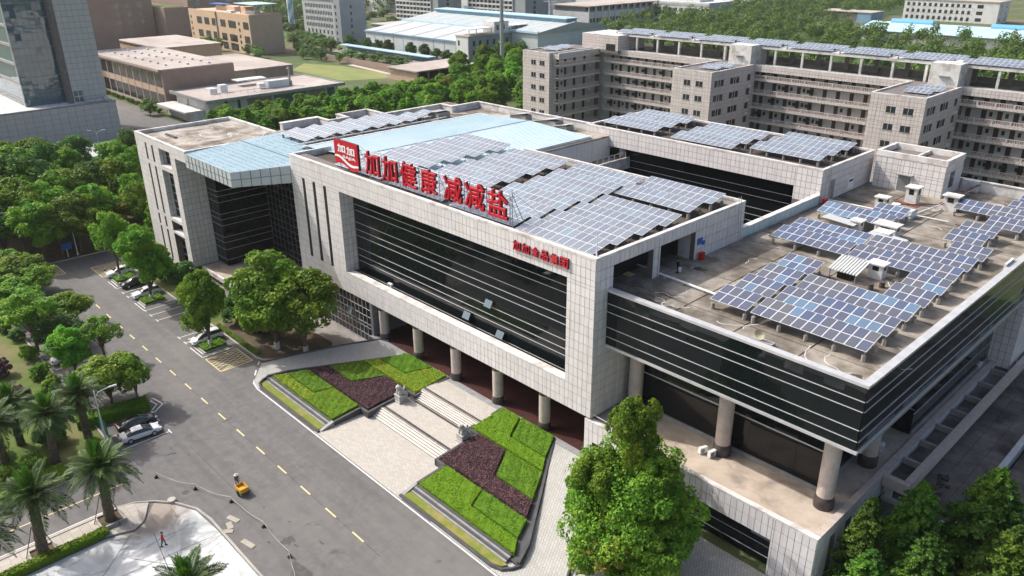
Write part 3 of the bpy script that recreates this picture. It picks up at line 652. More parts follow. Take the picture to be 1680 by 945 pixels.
patches = [
 ([(-90.0, 40.45), (-75.15, 40.45), (-75.2, 44.3), (-80.95, 44.3), (-81.95, 41.85), (-88.9, 41.85)], 'hedge_bright', 'hedge_base', 'bright green roadside hedge strip', [(-92, 40), (-81.5, 40), (-81.5, 41.9), (-92, 42)]),
 ([(-88.75, 42.1), (-82.15, 42.1), (-81.2, 44.35), (-87.7, 44.35)], 'hedge_green', 'hedge_base', 'small mid green hedge block behind the roadside strip', None),
 ([(-87.4, 44.65), (-73.55, 44.65), (-73.55, 50.45), (-78.0, 50.45), (-80.2, 46.65), (-86.2, 46.65)], 'hedge_purple', 'hedge_base_purple', 'dark purple hedge band', None),
 ([(-86.0, 46.9), (-80.45, 46.9), (-78.3, 50.5), (-83.8, 50.5)], 'hedge_green', 'hedge_base', 'mid green hedge block beside the purple band', None),
 ([(-83.6, 50.8), (-71.95, 50.8), (-71.95, 55.9), (-74.7, 55.9), (-76.6, 52.45), (-82.4, 52.45)], 'hedge_bright', 'hedge_base', 'light green hedge strip next to the upper steps', [(-84, 50.5), (-71.5, 50.5), (-71.5, 56), (-75, 56), (-76.5, 52.5), (-84, 52.5)]),
 ([(-82.2, 52.7), (-76.85, 52.7), (-75.05, 55.95), (-80.4, 55.95)], 'hedge_green', 'hedge_base', 'green hedge block nearest the portico columns', None)]
for side in (0, 1):
    nm = ' of the garden left of the steps' if side == 0 else ' of the garden right of the steps'
    for poly, mat, base, lab, yl in patches:
        if side: poly = [(mir(x), y) for x, y in poly]; yl = None
        hedge_patch(poly, mat, base, lab+nm, ylw=yl)
    F = (lambda x: x) if side == 0 else mir
    # retaining walls, kerb, terraced granite and grass strip
    bed = thing('planter_bed', (F(-82), 45, 0), 'dark granite planter edging'+nm, 'planter')
    base = [(-91.0, 39.9), (-90.2, 42.0), (-86.4, 47.6), (-83.0, 52.6), (-80.6, 56.0), (-71.7, 56.0), (-71.7, 50.55), (-73.3, 50.55), (-73.3, 44.45), (-74.9, 44.45), (-74.9, 40.1)]
    base = ccw([(F(x), y) for x, y in base])
    MB().prism(base, 0.0, lambda x, y: zh(x, y)-0.45).build('bed_body', 'kerb_dark', bed)
    def wall(a, b, t=0.3, up_=0.0, name='retaining_wall', mat='kerb_dark'):
        a = (F(a[0]), a[1]); b = (F(b[0]), b[1]); d = Vector((b[0]-a[0], b[1]-a[1], 0)).normalized(); nx, ny = -d.y*t/2, d.x*t/2
        p = ccw([(a[0]+nx, a[1]+ny), (b[0]+nx, b[1]+ny), (b[0]-nx, b[1]-ny), (a[0]-nx, a[1]-ny)])
        MB().prism(p, 0.0, lambda x, y: zh(x, y)-0.22+up_).build(name, mat, bed)
    wall((-74.75, 40.2), (-74.75, 44.45)); wall((-74.9, 44.35), (-73.2, 44.35)); wall((-73.2, 44.2), (-73.2, 50.5)); wall((-73.35, 50.55), (-71.6, 50.55)); wall((-71.6, 50.4), (-71.6, 56.1))
    wall((-91.0, 40.0), (-90.0, 42.3)); wall((-90.0, 42.3), (-86.3, 47.6)); wall((-86.3, 47.6), (-80.4, 56.0))
    # three granite terraces towards the road
    for i in range(4):
        y = 39.35+i*0.24
        piece('terrace_step', 'granite' if i % 2 == 0 else 'kerb_dark', min(F(-89.9), F(-74.95)), y, 0.0, max(F(-89.9), F(-74.95)), y+0.235, 0.26+0.11*i, bed)
    x0, x1 = sorted((F(-75.0), F(-74.55))); 
    MB().prism(ccw([(x0, 38.5), (x1, 38.5), (x1, 40.3), (x0, 40.3)]), 0.0, lambda x, y: 0.12+(y-38.5)*0.3).build('end_slab', 'granite', bed)
    gs = ccw([(F(x), y) for x, y in [(-90.3, 39.3), (-90.0, 38.75), (-89.2, 38.42), (-75.1, 38.42), (-75.1, 39.33), (-89.9, 39.33)]])
    MB().prism(gs, 0.0, 0.2).build('grass_strip', 'lawn_strip', bed)
    kb = [(F(x), y, .1) for x, y in [(-74.7, 38.2), (-89.2, 38.2), (-90.3, 38.55), (-90.9, 39.3), (-91.2, 40.1), (-90.6, 41.3)]]
    mb = MB(); mb.tube(kb, 0.2, 6); mb.build('kerb_stone', 'kerb_dark', bed)
# ================================================================== the office building
B = thing('office_building', (-78, 80, 0), 'large pale tiled company building with dark glass bands and solar panels on its roofs', 'building')
tiles = MB(); TW, TH_ = 0.66, 1.05
def body(name, mat, *boxes):
    mb = MB()
    for b in boxes: mb.box(*b)
    return mb.build(name, mat, B)
XL, XR, YF, ZT = -107.7, -47.0, 55.9, 25.4
# --- front block shell
body('front_beam', 'joint', (XL, YF, 22.3, XR, 58.3, 25.1))
slits = [(-104.5, -103.75), (-101.55, -100.8), (-98.6, -97.85)]
xs = [XL]+[v for s in slits for v in s]+[-94.4]
body('left_pier', 'joint', *[(xs[i], YF, 6.8, xs[i+1], 58.6, 22.3) for i in range(0, len(xs), 2)], *[(s[0], YF, 6.8, s[1], 58.6, 9.85) for s in slits], *[(s[0], YF+0.5, 9.85, s[1], 58.6, 22.3) for s in slits])
for s in slits: piece('slit_window', 'mullion_grey', s[0]+.02, YF+0.38, 9.87, s[1]-.02, YF+0.46, 22.28, B)
body('right_pier', 'joint', (-50.85, YF, 6.85, XR, 58.3, 22.3))
body('spandrel_beam', 'joint', (-94.4, YF, 6.85, -50.85, 57.0, 9.95))
body('balcony_floor', 'deck_dark', (-94.4, 57.0, 6.85, -50.85, 58.6, 7.35))
clad(tiles, 'y', -1, YF, XL, XR, 6.85, 25.1, TW, TH_, [(a, b, 9.85, 22.3) for a, b in slits]+[(-94.4, -50.85, 9.95, 22.3)])
clad(tiles, 'x', 1, -94.4, YF, 58.0, 9.95, 22.3, TW, TH_)
clad(tiles, 'x', 1, -94.4, YF, 58.0, 22.3, 22.31, TW, TH_) if False else None
clad(tiles, 'x', -1, XL, YF, 61.8, 1.0, 25.1, TW, TH_)
piece('coping', 'coping', XL-.05, YF-.06, 25.1, XR+.05, YF+.5, ZT, B); piece('spandrel_coping', 'coping', -94.38, YF-.05, 9.95, -50.87, 57.05, 10.12, B)
piece('coping', 'coping', XR-.45, YF+.52, 25.1, XR+.05, 83.3, ZT, B); piece('coping', 'coping', -85.0, 83.0, 25.1, XR-.47, 83.4, ZT, B); piece('coping', 'coping', XL-.05, YF+.52, 25.1, XL+.4, 63.0, ZT, B)
# roof slabs of the front block
body('roof_slab', 'deck_dark', (XL+.4, 58.3, 23.9, XR-.4, 83.0, 24.45))
body('parapet', 'white_paint', (XR-.42, 58.3, 24.45, XR-.12, 83.2, 25.1), (XL+.1, 58.3, 24.45, XL+.38, 63, 25.1), (-85, 83.05, 24.0, XR-.2, 83.3, 25.1))
# right-hand side: beam, pillar, solid part, covered bay
body('side_wall', 'joint', (XR-.6, 58.3, 23.95, XR, 73.1, 25.1), (XR-.6, 73.1, 20.4, XR, 83.3, 25.1), (XR-.6, 58.3, 6.9, XR, 58.65, 23.95), (XR-.7, 65.3, 20.4, XR, 66.2, 23.95), (XR-0.9, 58.65, 6.9, XR, 62.6, 15.2))
clad(tiles, 'x', 1, XR, YF, 83.3, 20.45, 25.1, 0.75, TH_, [(58.65, 65.3, 20, 23.95), (66.2, 73.1, 20, 23.95)])
clad(tiles, 'x', 1, XR, YF, 58.0, 6.85, 20.45, 0.7, TH_); clad(tiles, 'x', 1, XR, 58.0, 62.6, 6.85, 15.2, 0.7, TH_)
clad(tiles, 'y', 1, 83.3, -85, XR, 20, 25.1, 0.75, TH_)
body('covered_bay', 'white_paint', (-54.3, 58.4, 20.3, -54.0, 73.2, 24.0), (-54, 73.1, 20.4, XR-.6, 73.3, 24.0), (-54, 70.6, 20.46, -50.5, 70.8, 23.9))
piece('bay_ceiling', 'soffit', -54, 58.4, 23.86, XR-.6, 73.1, 23.93, B); piece('bay_door', 'dark', -53.98, 70.9, 20.5, -53.9, 72.6, 22.9, B); piece('bay_door', 'door_brown', -50.4, 73.02, 20.5, -49.2, 73.09, 22.8, B)
piece('bay_window', 'dark', -53.0, 70.5, 21.7, -52.0, 70.59, 22.9, B)
piece('pipe', 'white_metal', -53.9, 66.5, 20.9, -47.6, 66.62, 21.02, B); piece('drain_pipe', 'white_metal', XR+.03, 66.25, 20.5, XR+.15, 66.37, 25.0, B)
for x, y in ((-52.4, 60.5), (-50.3, 64.0)): piece('skylight_patch', 'paint_yellow', x, y, 20.505, x+1.3, y+1.0, 20.56, B)
# --- curtain walls
PANES = {}
def curtain(ax, pl, u0, u1, zs, pw, face, mat='glass', lines=None, lw=0.055, vert=None, mull='mullion', name='pane', tilt=0.004, parts=False):
    """glass panes between horizontal mullions; face +1/-1 is the outward side"""
    zc = sorted(zs); us = cells(u0, u1, pw)
    for j in range(len(zc)-1):
        for i in range(len(us)-1):
            a, b, c, d = us[i]+.012, us[i+1]-.012, zc[j]+.012, zc[j+1]-.012
            r = (rnd.gauss(0, tilt), rnd.gauss(0, tilt*.3), rnd.gauss(0, tilt)) if ax == 'y' else (rnd.gauss(0, tilt*.3), rnd.gauss(0, tilt), rnd.gauss(0, tilt))
            if not parts:
                mb = PANES.setdefault(mat, MB()); n0 = len(mb.v); p, q = rnd.gauss(0, tilt), rnd.gauss(0, tilt)
                if ax == 'y': mb.box(a, pl-.03, c, b, pl+.03, d); mb.v[n0:] = [(x, y+(x-(a+b)/2)*p+(z-(c+d)/2)*q, z) for x, y, z in mb.v[n0:]]
                else: mb.box(pl-.03, a, c, pl+.03, b, d); mb.v[n0:] = [(x+(y-(a+b)/2)*p+(z-(c+d)/2)*q, y, z) for x, y, z in mb.v[n0:]]
            elif ax == 'y': piece(name, mat, a, pl-.03, c, b, pl+.03, d, B, r)
            else: piece(name, mat, pl-.03, a, c, pl+.03, b, d, B, r)
    q0, q1 = (pl, pl+.09) if face > 0 else (pl-.09, pl)
    for z in (lines if lines is not None else zc):
        if ax == 'y': piece('mullion', mull, u0, q0, z-lw/2, u1, q1, z+lw/2, B)
        else: piece('mullion', mull, q0, u0, z-lw/2, q1, u1, z+lw/2, B)
    if vert:
        for u in us:
            if ax == 'y': piece('mullion', mull, u-.035, q0, zc[0], u+.035, q1-.01*face, zc[-1], B)
            else: piece('mullion', mull, q0, u-.035, zc[0], q1-.01*face, u+.035, zc[-1], B)
LV = [20.05, 19.15, 17.35, 16.25, 15.3, 13.4, 12.3, 11.45, 9.6]
curtain('y', 58.15, -94.3, -50.9, [7.4]+LV+[22.3], 2.2, -1, lines=LV, parts=True)
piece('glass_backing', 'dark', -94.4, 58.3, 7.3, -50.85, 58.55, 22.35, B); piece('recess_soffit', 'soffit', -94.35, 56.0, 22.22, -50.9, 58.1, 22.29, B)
# open casements
def casement(x, y, z, w, h, face='y', ang=0.5):
    o = piece('open_window', 'glass_open', x-w/2, y-.03, z-h/2, x+w/2, y+.03, z+h/2, B, (-ang, 0, 0)); return o
for x, z in ((-65.4, 13.9), (-69.6, 10.9), (-63.4, 10.4)): casement(x, 57.75, z, 1.25, 0.95)
# --- portico under the front block
piece('portico_floor', 'carpet', -88.6, 56.3, 1.3, -47.9, 63.5, 1.62, B); piece('portico_ceiling', 'soffit', -88.6, 57.0, 6.72, -47.9, 63.5, 6.84, B)
piece('portico_back', 'glass_flat', -88.6, 63.5, 1.0, -47.9, 63.7, 6.84, B); piece('beam_soffit', 'soffit', -94.3, 55.95, 6.78, -47.9, 57, 6.845, B)
piece('portico_end_wall', 'mullion_grey', -89.2, 55.95, 0, -88.6, 63.6, 6.84, B); piece('portico_end_wall', 'soffit', -47.88, 57.0, 0, -47.1, 63.6, 6.84, B)
for i in range(9): piece('door_mullion', 'mullion_grey', -86+4.4*i, 63.42, 1.62, -85.9+4.4*i, 63.49, 6.7, B)
def column(x, y, z0, z1, r, ped):
    c = MB(); n = 20; zz = z0+ped; seg = 4
    for i in range(seg):
        a = zz+(z1-.45-zz)*i/seg; b = zz+(z1-.45-zz)*(i+1)/seg; c.cyl(x, y, a+.015, b-.015, r, n=n); 
    c.cyl(x, y, zz, z1, r-.03, n=n)
    o = c.build('column', 'stone_pink', B, smooth=False)
    p = MB(); p.cyl(x, y, z0, z0+ped*.75, r*1.17, n=n); p.cyl(x, y, z0+ped*.75, z0+ped, r*1.17, r*1.02, n=n); p.build('column_base', 'plinth', o)
    p = MB(); p.cyl(x, y, z1-.45, z1, r*1.05, n=n); p.build('column_capital', 'plinth', o)
for i in range(5): column(-86.9+8.05*i, 56.75, 1.62, 6.75, 0.68, 1.0)
# grid glass at the foot of the left pier
gz = [0.05, 1.2, 2.4, 3.0, 4.2, 5.4, 6.78]
curtain('y', 56.15, -107.6, -89.3, gz, 1.02, -1, 'glass_flat', lw=0.07, vert=True, mull='mullion')
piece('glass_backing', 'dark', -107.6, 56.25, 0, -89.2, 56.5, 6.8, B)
casement(-94.2, 55.7, 4.1, 0.95, 1.1)
# --- left block
LY, LX0, LX1 = 48.2, -150.2, -128.25
wins = [(-145.85, -145.1, 18.95, 22.2), (-142.9, -142.15, 18.95, 22.2), (-145.85, -145.1, 9.6, 18.5), (-142.9, -142.15, 9.6, 18.5), (-145.85, -145.1, 7.1, 9.1), (-142.9, -142.15, 7.1, 9.1), (-145.85, -145.1, 0.9, 6.65), (-142.9, -142.15, 0.9, 6.65),
        (-139.6, -134.9, 19.2, 22.15), (-139.6, -134.9, 9.75, 18.4), (-139.6, -134.9, 7.15, 9.1), (-139.6, -134.9, 1.0, 6.7)]
body('left_block_wall', 'joint', (LX0, LY+1.3, 0, -132.86, 66.4, 22.3), (LX0, LY, 22.2, LX1, LY+.4, 23.2), (LX0, LY+.4, 22.2, LX1, LY+1.3, 22.3), (-132.86, LY+1.3, 21.5, LX1, 66.4, 22.3), (LX1-.3, LY+1.3, 21.5, LX1, 66.4, 23.2), (LX0, LY+1.3, 22.3, LX0+.1, 66.4, 23.2), (-132.86, LY, 21.5, LX1, LY+1.3, 22.2), (LX0, LY, 0, -145.85, LY+1.3, 22.2), (-145.1, LY, 0, -142.9, LY+1.3, 22.2), (-142.15, LY, 0, -139.6, LY+1.3, 22.2), (-134.9, LY, 0, -132.86, LY+1.3, 22.2),
     *[(a, LY, d, b, LY+1.3, e) for a, b in ((-145.85, -145.1), (-142.9, -142.15)) for d, e in ((0, .9), (6.65, 7.1), (9.1, 9.6), (18.5, 18.95))], *[(-139.6, LY, d, -134.9, LY+1.3, e) for d, e in ((0, 1.0), (6.7, 7.15), (9.1, 9.75), (18.4, 19.2))])
for a, b, c, d in wins:
    if b-a < 1: piece('slit_window', 'mullion_grey', a+.02, LY+.55, c+.02, b-.02, LY+.65, d-.02, B)
    else:
        n = max(1, round((d-c)/1.5))
        for k in range(n): piece('pane', 'glass_flat', a+.05, LY+1.15, c+(d-c)*k/n+.03, b-.05, LY+1.25, c+(d-c)*(k+1)/n-.03, B)
        for k in range(1, n): piece('mullion', 'mullion', a, LY+1.05, c+(d-c)*k/n-.04, b, LY+1.15, c+(d-c)*k/n+.04, B)
        piece('window_ledge', 'coping', a, LY-.02, c-.02, b, LY+1.14, c+.02, B)
clad(tiles, 'y', -1, LY, LX0, -132.86, 0, 23.2, 0.75, TH_, wins); clad(tiles, 'y', -1, LY, -132.86, LX1, 21.5, 23.2, 0.75, 0.85)
clad(tiles, 'x', 1, -132.86, LY, 52.7, 1.9, 21.5, 0.75, TH_); clad(tiles, 'x', 1, LX1, LY, 66.4, 21.5, 23.2, 0.75, .85); clad(tiles, 'x', -1, LX0, LY, 66.4, 0, 23.2, 0.75, TH_)
clad(tiles, 'x', 1, -139.6, LY, LY+1.1, 9.75, 18.4, 0.6, TH_); clad(tiles, 'x', 1, -139.6, LY, LY+1.1, 19.2, 22.15, 0.6, TH_)
for b in ((LX0-.05, LY-.05, 23.2, LX1+.05, LY+.45, 23.5), (LX0-.05, LY+.47, 23.2, LX0+.45, 66.45, 23.5), (LX1-.45, LY+.47, 23.2, LX1+.05, 66.45, 23.5), (LX0+.47, 65.95, 23.2, LX1-.47, 66.45, 23.5)): piece('coping', 'coping', *b, B)
body('left_roof_deck', 'deck_brown', (LX0+.4, LY+.4, 22.4, LX1-.4, 66.0, 22.85)); body('left_parapet', 'white_paint', (LX0+.1, LY+1.3, 22.85, LX0+.4, 66.3, 23.2), (LX0+.4, 66.0, 22.85, LX1-.1, 66.3, 23.2), (LX1-.4, LY+1.3, 22.85, LX1-.1, 66.0, 23.2))
piece('roof_kerb', 'deck_dark', -146, 52, 22.85, -141.5, 52.5, 23.05, B)
# glass between left block and front block
gz2 = [2.0, 3.1, 5.0, 6.3, 7.3, 9.4, 10.5, 11.5, 13.6, 14.7, 15.6, 17.6, 18.8, 20.9]
curtain('y', 52.85, -132.8, -129.15, gz2, 1.8, -1, 'glass', lines=gz2[1:-1]); curtain('x', -129.15, 52.85, 61.9, gz2, 1.8, 1, 'glass', lines=gz2[1:-1])
gz3 = [2.0, 3.1, 4.2, 5.6, 6.8, 8.0, 9.2, 10.5, 11.8, 13.0, 14.3, 15.6, 17.0, 18.3, 19.6, 20.9]
curtain('y', 61.95, -129.1, -107.75, gz3, 1.45, -1, 'glass_flat', vert=True, lw=0.06, mull='mullion_grey', tilt=0.002)
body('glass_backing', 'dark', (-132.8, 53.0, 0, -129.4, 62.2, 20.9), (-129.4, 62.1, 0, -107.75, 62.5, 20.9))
# raised entrance slab with white edge
mb = MB(); mb.box(-132.7, 49.5, 1.35, -112.0, 61.9, 1.86); mb.build('entrance_slab', 'terrace', B)
piece('slab_edge', 'coping', -132.2, 49.3, 1.2, -112.0, 49.62, 2.05, B); piece('slab_wall', 'dark', -132.5, 50.8, 0, -112.2, 51.0, 1.35, B)
# blue canopy with panel seams
can = [(-128.2, 48.15), (-111.75, 48.15), (-107.8, 55.8), (-107.8, 58.0), (-128.2, 58.0)]
zc_ = lambda x, y: 23.15+max(0, (y-48.15))*0.05
MB().prism(can, 20.85, zc_, 0, 1).build('canopy', ['blue_canopy', 'canopy_fascia'], B)
MB().prism([(-128.2, 58.0), (-107.8, 58.0), (-113.2, 64.6), (-126.4, 65.8)], 21.5, lambda x, y: 23.66+(y-58)*0.09, 0, 1).build('canopy_upper', ['blue_canopy', 'canopy_fascia'], B)
fas = MB()
for k in range(1, 12):
    x = -128.2+16.45*k/12; fas.box(x-.03, 48.09, 20.85, x+.03, 48.15, 23.12)
fas.box(-128.2, 48.09, 21.97, -111.75, 48.15, 22.03)
for k in range(1, 6):
    t = k/6; x = -111.75+3.95*t; y = 48.15+7.65*t; fas.box(x-.02, y-.06, 20.85, x+.06, y+.02, 23.2+.38*t)
fas.tube([(-111.7, 48.15, 22.0), (-107.78, 55.75, 22.2)], 0.04, 4); fas.build('fascia_seams', 'canopy_seam', B)
sm = MB()
for i in range(9):
    for j in range(26):
        y = 48.7+i*1.02; x = -127.8+j*0.72+rnd.uniform(-.06, .06)
        if x > -111.9 and y < 48.15+(x+111.75)*1.94+.6: continue
        if x < -108.2 and rnd.random() < 0.8: sm.box(x, y, zc_(x, y)-.02, x+0.34, y+0.1, zc_(x, y+.1)+.03)
for i in range(6):
    for j in range(20):
        y = 58.5+i*1.0; x = -125.6+j*0.75
        if x < -108.5-(y-58)*0.8 and rnd.random() < 0.75: z = 23.66+(y-58)*.09; sm.box(x, y, z-.02, x+.34, y+.1, z+.035)
o = sm.build('canopy_clips', 'canopy_seam', B); o['kind'] = 'stuff'
MB().tube([(-128.2, 58, 23.7), (-107.8, 58, 23.7)], 0.09, 5).build('canopy_ridge', 'canopy_seam', B)
# --- middle body, back parapets, blue roof
body('middle_block', 'tile_white', (-128.2, 62.5, 0, -85.0, 103.5, 23.8))
body('middle_roof', 'deck_brown', (-129, 63, 23.8, -85.0, 104.0, 24.1))
bp_ = [(-129.5, 66.4), (-128.9, 73.6), (-125.2, 73.6), (-125.2, 77.5), (-128.9, 77.6), (-128.9, 84.1), (-123.1, 84.1), (-123.0, 97.4), (-119.6, 97.4), (-119.5, 104.2), (-89.5, 104.2)]
for i in range(len(bp_)-1):
    (xa, ya), (xb, yb) = bp_[i], bp_[i+1]
    x0, x1 = min(xa, xb)-.15, max(xa, xb)+.15; y0, y1 = min(ya, yb)-.15, max(ya, yb)+.15
    e = 0.003*i
    body('back_parapet', 'white_paint', (x0+e, y0+e, 20, x1-e, y1-e, 25.2)); piece('parapet_coping', 'coping', x0-.1+e, y0-.1+e, 25.2+e, x1+.1-e, y1+.1-e, 25.36+e, B)
bl = MB()
for (xa, za, xb, zb) in ((-113.0, 24.55, -100.0, 25.15), (-100.0, 25.15, -85.6, 24.5)):
    n = 22
    for k in range(n):
        t0, t1 = k/n, (k+1)/n; 
        a = xa+(xb-xa)*t0; b = xa+(xb-xa)*t1; c = za+(zb-za)*t0; d = za+(zb-za)*t1
        bl.quad((a, 62.0, c), (b-.06, 62.0, d), (b-.06, 99.0, d), (a, 99.0, c)); bl.quad((b-.06, 62, d), (b-.03, 62, d+.05), (b-.03, 99, d+.05), (b-.06, 99, d)); bl.quad((b-.03, 62, d+.05), (b, 62, d), (b, 99, d), (b-.03, 99, d+.05))
o = bl.build('blue_metal_roof', 'blue_roof', B)
piece('roof_ridge_cap', 'canopy_seam', -100.1, 62, 25.16, -99.9, 99, 25.22, B)
body('blue_roof_walls', 'white_paint', (-113.15, 61.9, 24.0, -112.98, 99.15, 24.5), (-113.15, 99.02, 24.0, -85.5, 99.2, 24.45), (-85.6, 84.5, 20.6, -85.45, 99.15, 24.42))
piece('gutter', 'white_metal', -113.6, 61.5, 24.45, -113.2, 99.4, 24.6, B); piece('gutter', 'dark', -113.9, 61.5, 24.1, -113.62, 99.4, 24.2, B); piece('gutter', 'white_metal', -113.1, 99.25, 24.4, -85.5, 99.5, 24.55, B); piece('roof_rail', 'white_metal', -114.9, 60.5, 24.6, -114.7, 92, 24.75, B)
# small sheds at the back of the roof
def roof_shed(x, y, z, w, d, h, tilt=0.2):
    mb = MB(); mb.box(x-w/2+.2, y-d/2+.2, z, x+w/2-.2, y+d/2-.2, z+h, 0); mb.prism([(x-w/2, y-d/2), (x+w/2, y-d/2), (x+w/2, y+d/2), (x-w/2, y+d/2)], lambda a, b: z+h+(a-x)*tilt, lambda a, b: z+h+.08+(a-x)*tilt, 1)
    mb.build('roof_shed', ['concrete', 'metal_roof'], B)
for a in ((-117.5, 92.5, 24.1, 3.5, 3.2, 1.2), (-116.5, 88.2, 24.1, 2.6, 2.0, 0.8), (-104.8, 101.6, 24.1, 4.5, 2.0, 1.2), (-97.5, 101.2, 24.1, 6.0, 2.4, 1.3), (-93.5, 101.0, 24.1, 3.5, 2.2, 0.9)): roof_shed(*a)
# --- rear block
CY = 103.1
body('rear_beam', 'joint', (-90.0, CY, 22.4, XR, CY+1.6, 25.15), (XR-.6, CY+1.6, 20.4, XR, 119.2, 25.15), (-90, 118.8, 15, XR-.6, 119.2, 25.15), (-90, CY+1.6, 20.5, -89.4, 118.8, 25.15))
body('rear_pier', 'joint', (-90, CY, 20.5, -87.3, CY+1.6, 22.4), (-51.0, CY, 7, XR, CY+1.6, 22.4))
clad(tiles, 'y', -1, CY, -90, XR, 20.5, 25.15, 0.75, 1.0, [(-87.3, -51.0, 20, 22.4)]); clad(tiles, 'x', 1, XR, CY, 119.2, 20.5, 25.15, 0.75, 1.0); clad(tiles, 'x', -1, -90, CY, 119.2, 20.5, 25.15, 0.75, 1.0)
clad(tiles, 'x', 1, -87.3, CY, CY+1.6, 20.55, 22.4, .8, .9)
for b in ((-90.05, CY-.06, 25.15, XR+.05, CY+.4, 25.42), (XR-.4, CY+.42, 25.15, XR+.05, 119.25, 25.42), (-90.05, CY+.42, 25.15, -89.6, 119.25, 25.42), (-89.58, 118.8, 25.15, XR-.42, 119.25, 25.42)): piece('coping', 'coping', *b, B)
body('rear_roof', 'deck_dark', (-89.4, CY+1.6, 23.9, XR-.6, 118.8, 24.5)); 
RL = [20.3, 19.1, 17.3, 16.2, 15.2, 13.3, 12.3]
curtain('y', 104.6, -81.2, -51.05, [9.0]+RL[::-1]+[22.4], 2.4, -1, 'glass_flat', lines=RL)
body('rear_inside', 'dark', (-81.3, 104.8, 7, -50, 105.2, 22.4), (-89, 118.0, 20.5, -60, 118.6, 24)); piece('rear_soffit', 'deck_dark', -87, CY+.1, 22.32, -51, 104.7, 22.38, B)
MB().cyl(-83.6, 105.2, 20.5, 22.4, 0.6, n=16).build('round_column', 'white_paint', B)
# terrace left of the courtyard, railing
body('court_terrace', 'deck_brown', (-90, 83.4, 19.8, -81.3, 104.6, 20.5)); piece('court_parapet', 'white_paint', -81.5, 83.6, 19.0, -81.25, 104.4, 20.95, B)
rl = MB()
for k in range(14):
    y = 84.5+k*1.45; rl.tube([(-81.4, y, 20.95), (-81.4, y, 21.9)], 0.03, 5)
rl.tube([(-81.4, 84.5, 21.9), (-81.4, 103.3, 21.9)], 0.03, 5); rl.build('court_railing', 'white_metal', B)
sheet_c = body('court_floor', 'deck_grey', (-81.3, 83.4, 6.0, -47.2, 104.6, 6.4)); 
# parapet between the blocks, light blue tiles on the roof side
body('link_wall', 'white_paint', (XR-.5, 83.4, 7.0, XR-.05, CY, 21.7)); piece('link_coping', 'coping', XR-.65, 83.42, 21.7, XR+.1, CY-.08, 21.9, B)
for y in cells(83.45, CY-.1, 1.3)[:-1]: piece('blue_wall_panel', 'blue_roof', XR-.05, y+.03, 20.62, XR-.02, y+1.25, 21.66, B)
# --- right wing
WX, WY, WZ = -20.0, 57.8, 21.6
body('wing_floor', 'deck_dark', (XR, WY+.3, 19.6, WX-.3, 131, 20.42)); body('wing_floor', 'joint', (-54, 58.4, 19.6, XR-.0, 73.1, 20.42))
body('wing_soffit', 'soffit', (XR, WY+.1, 14.98, WX-.1, 101.4, 15.2)); 
WV = [15.35, 16.25, 17.35, 19.1, 20.05, 21.35]
curtain('y', WY, XR+.1, WX-.05, WV, 1.8, -1, 'glass', lines=WV[1:-1], parts=True); curtain('x', WX, WY+.05, 101.4, WV, 1.8, 1, 'glass', lines=WV[1:-1])
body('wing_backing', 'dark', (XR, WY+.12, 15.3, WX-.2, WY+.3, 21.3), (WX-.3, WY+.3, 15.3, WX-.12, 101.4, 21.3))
def seg_coping(ax, u0, u1, w, mk, step=2.3, **k):
    for u in cells(u0, u1, step)[:-1]:
        n = round((u1-u0)/step); d = (u1-u0)/n
        piece('coping', mk, *( (u+.01, WY-.12, 21.35, u+d-.01, WY+.62, WZ) if ax == 'y' else (WX-.62, u+.01, 21.35, WX+.12, u+d-.01, WZ)), B)
seg_coping('y', XR+.05, WX+.1, 0, 'coping_metal'); seg_coping('x', WY+.64, 131, 0, 'coping_metal')
body('wing_parapet', 'white_paint', (XR+.05, WY+.32, 20.42, WX-.4, WY+.6, 21.35), (WX-.6, WY+.6, 20.42, WX-.32, 131, 21.35))
piece('wing_sill', 'coping_metal', XR+.05, WY-.16, 15.08, WX+.14, WY+.02, 15.34, B); piece('wing_sill', 'coping_metal', WX-.02, WY+.03, 15.08, WX+.16, 101.4, 15.34, B)
# roof deck slabs
for i, x in enumerate(cells(XR+.05, WX-.65, 6.7)[:-1]):
    for j, y in enumerate(cells(WY+.65, 125, 4.2)[:-1]):
        dx = (WX-.65-XR-.05)/4; dy = (125-WY-.65)/round((125-WY-.65)/4.2)
        piece('deck_slab', 'deck', x+.07, y+.07, 20.42, x+dx-.07, y+dy-.07, 20.5+rnd.uniform(-.008, .008), B)
for i, x in enumerate(cells(-53.9, XR, 3.4)[:-1]):
    for y in (58.5, 62.2, 65.9, 69.6): piece('deck_slab', 'deck', x+.06, y+.06, 20.42, x+3.38, y+3.55, 20.5, B)
body('rear_parapet', 'white_paint', (-46, 125.2, 20.4, WX-.6, 125.5, 21.9)); piece('rear_parapet_coping', 'coping', -46, 125.1, 21.9, WX-.6, 125.6, 22.05, B); piece('parapet_block', 'white_paint', -35.8, 124.2, 20.45, -33.6, 125.2, 22.1, B)
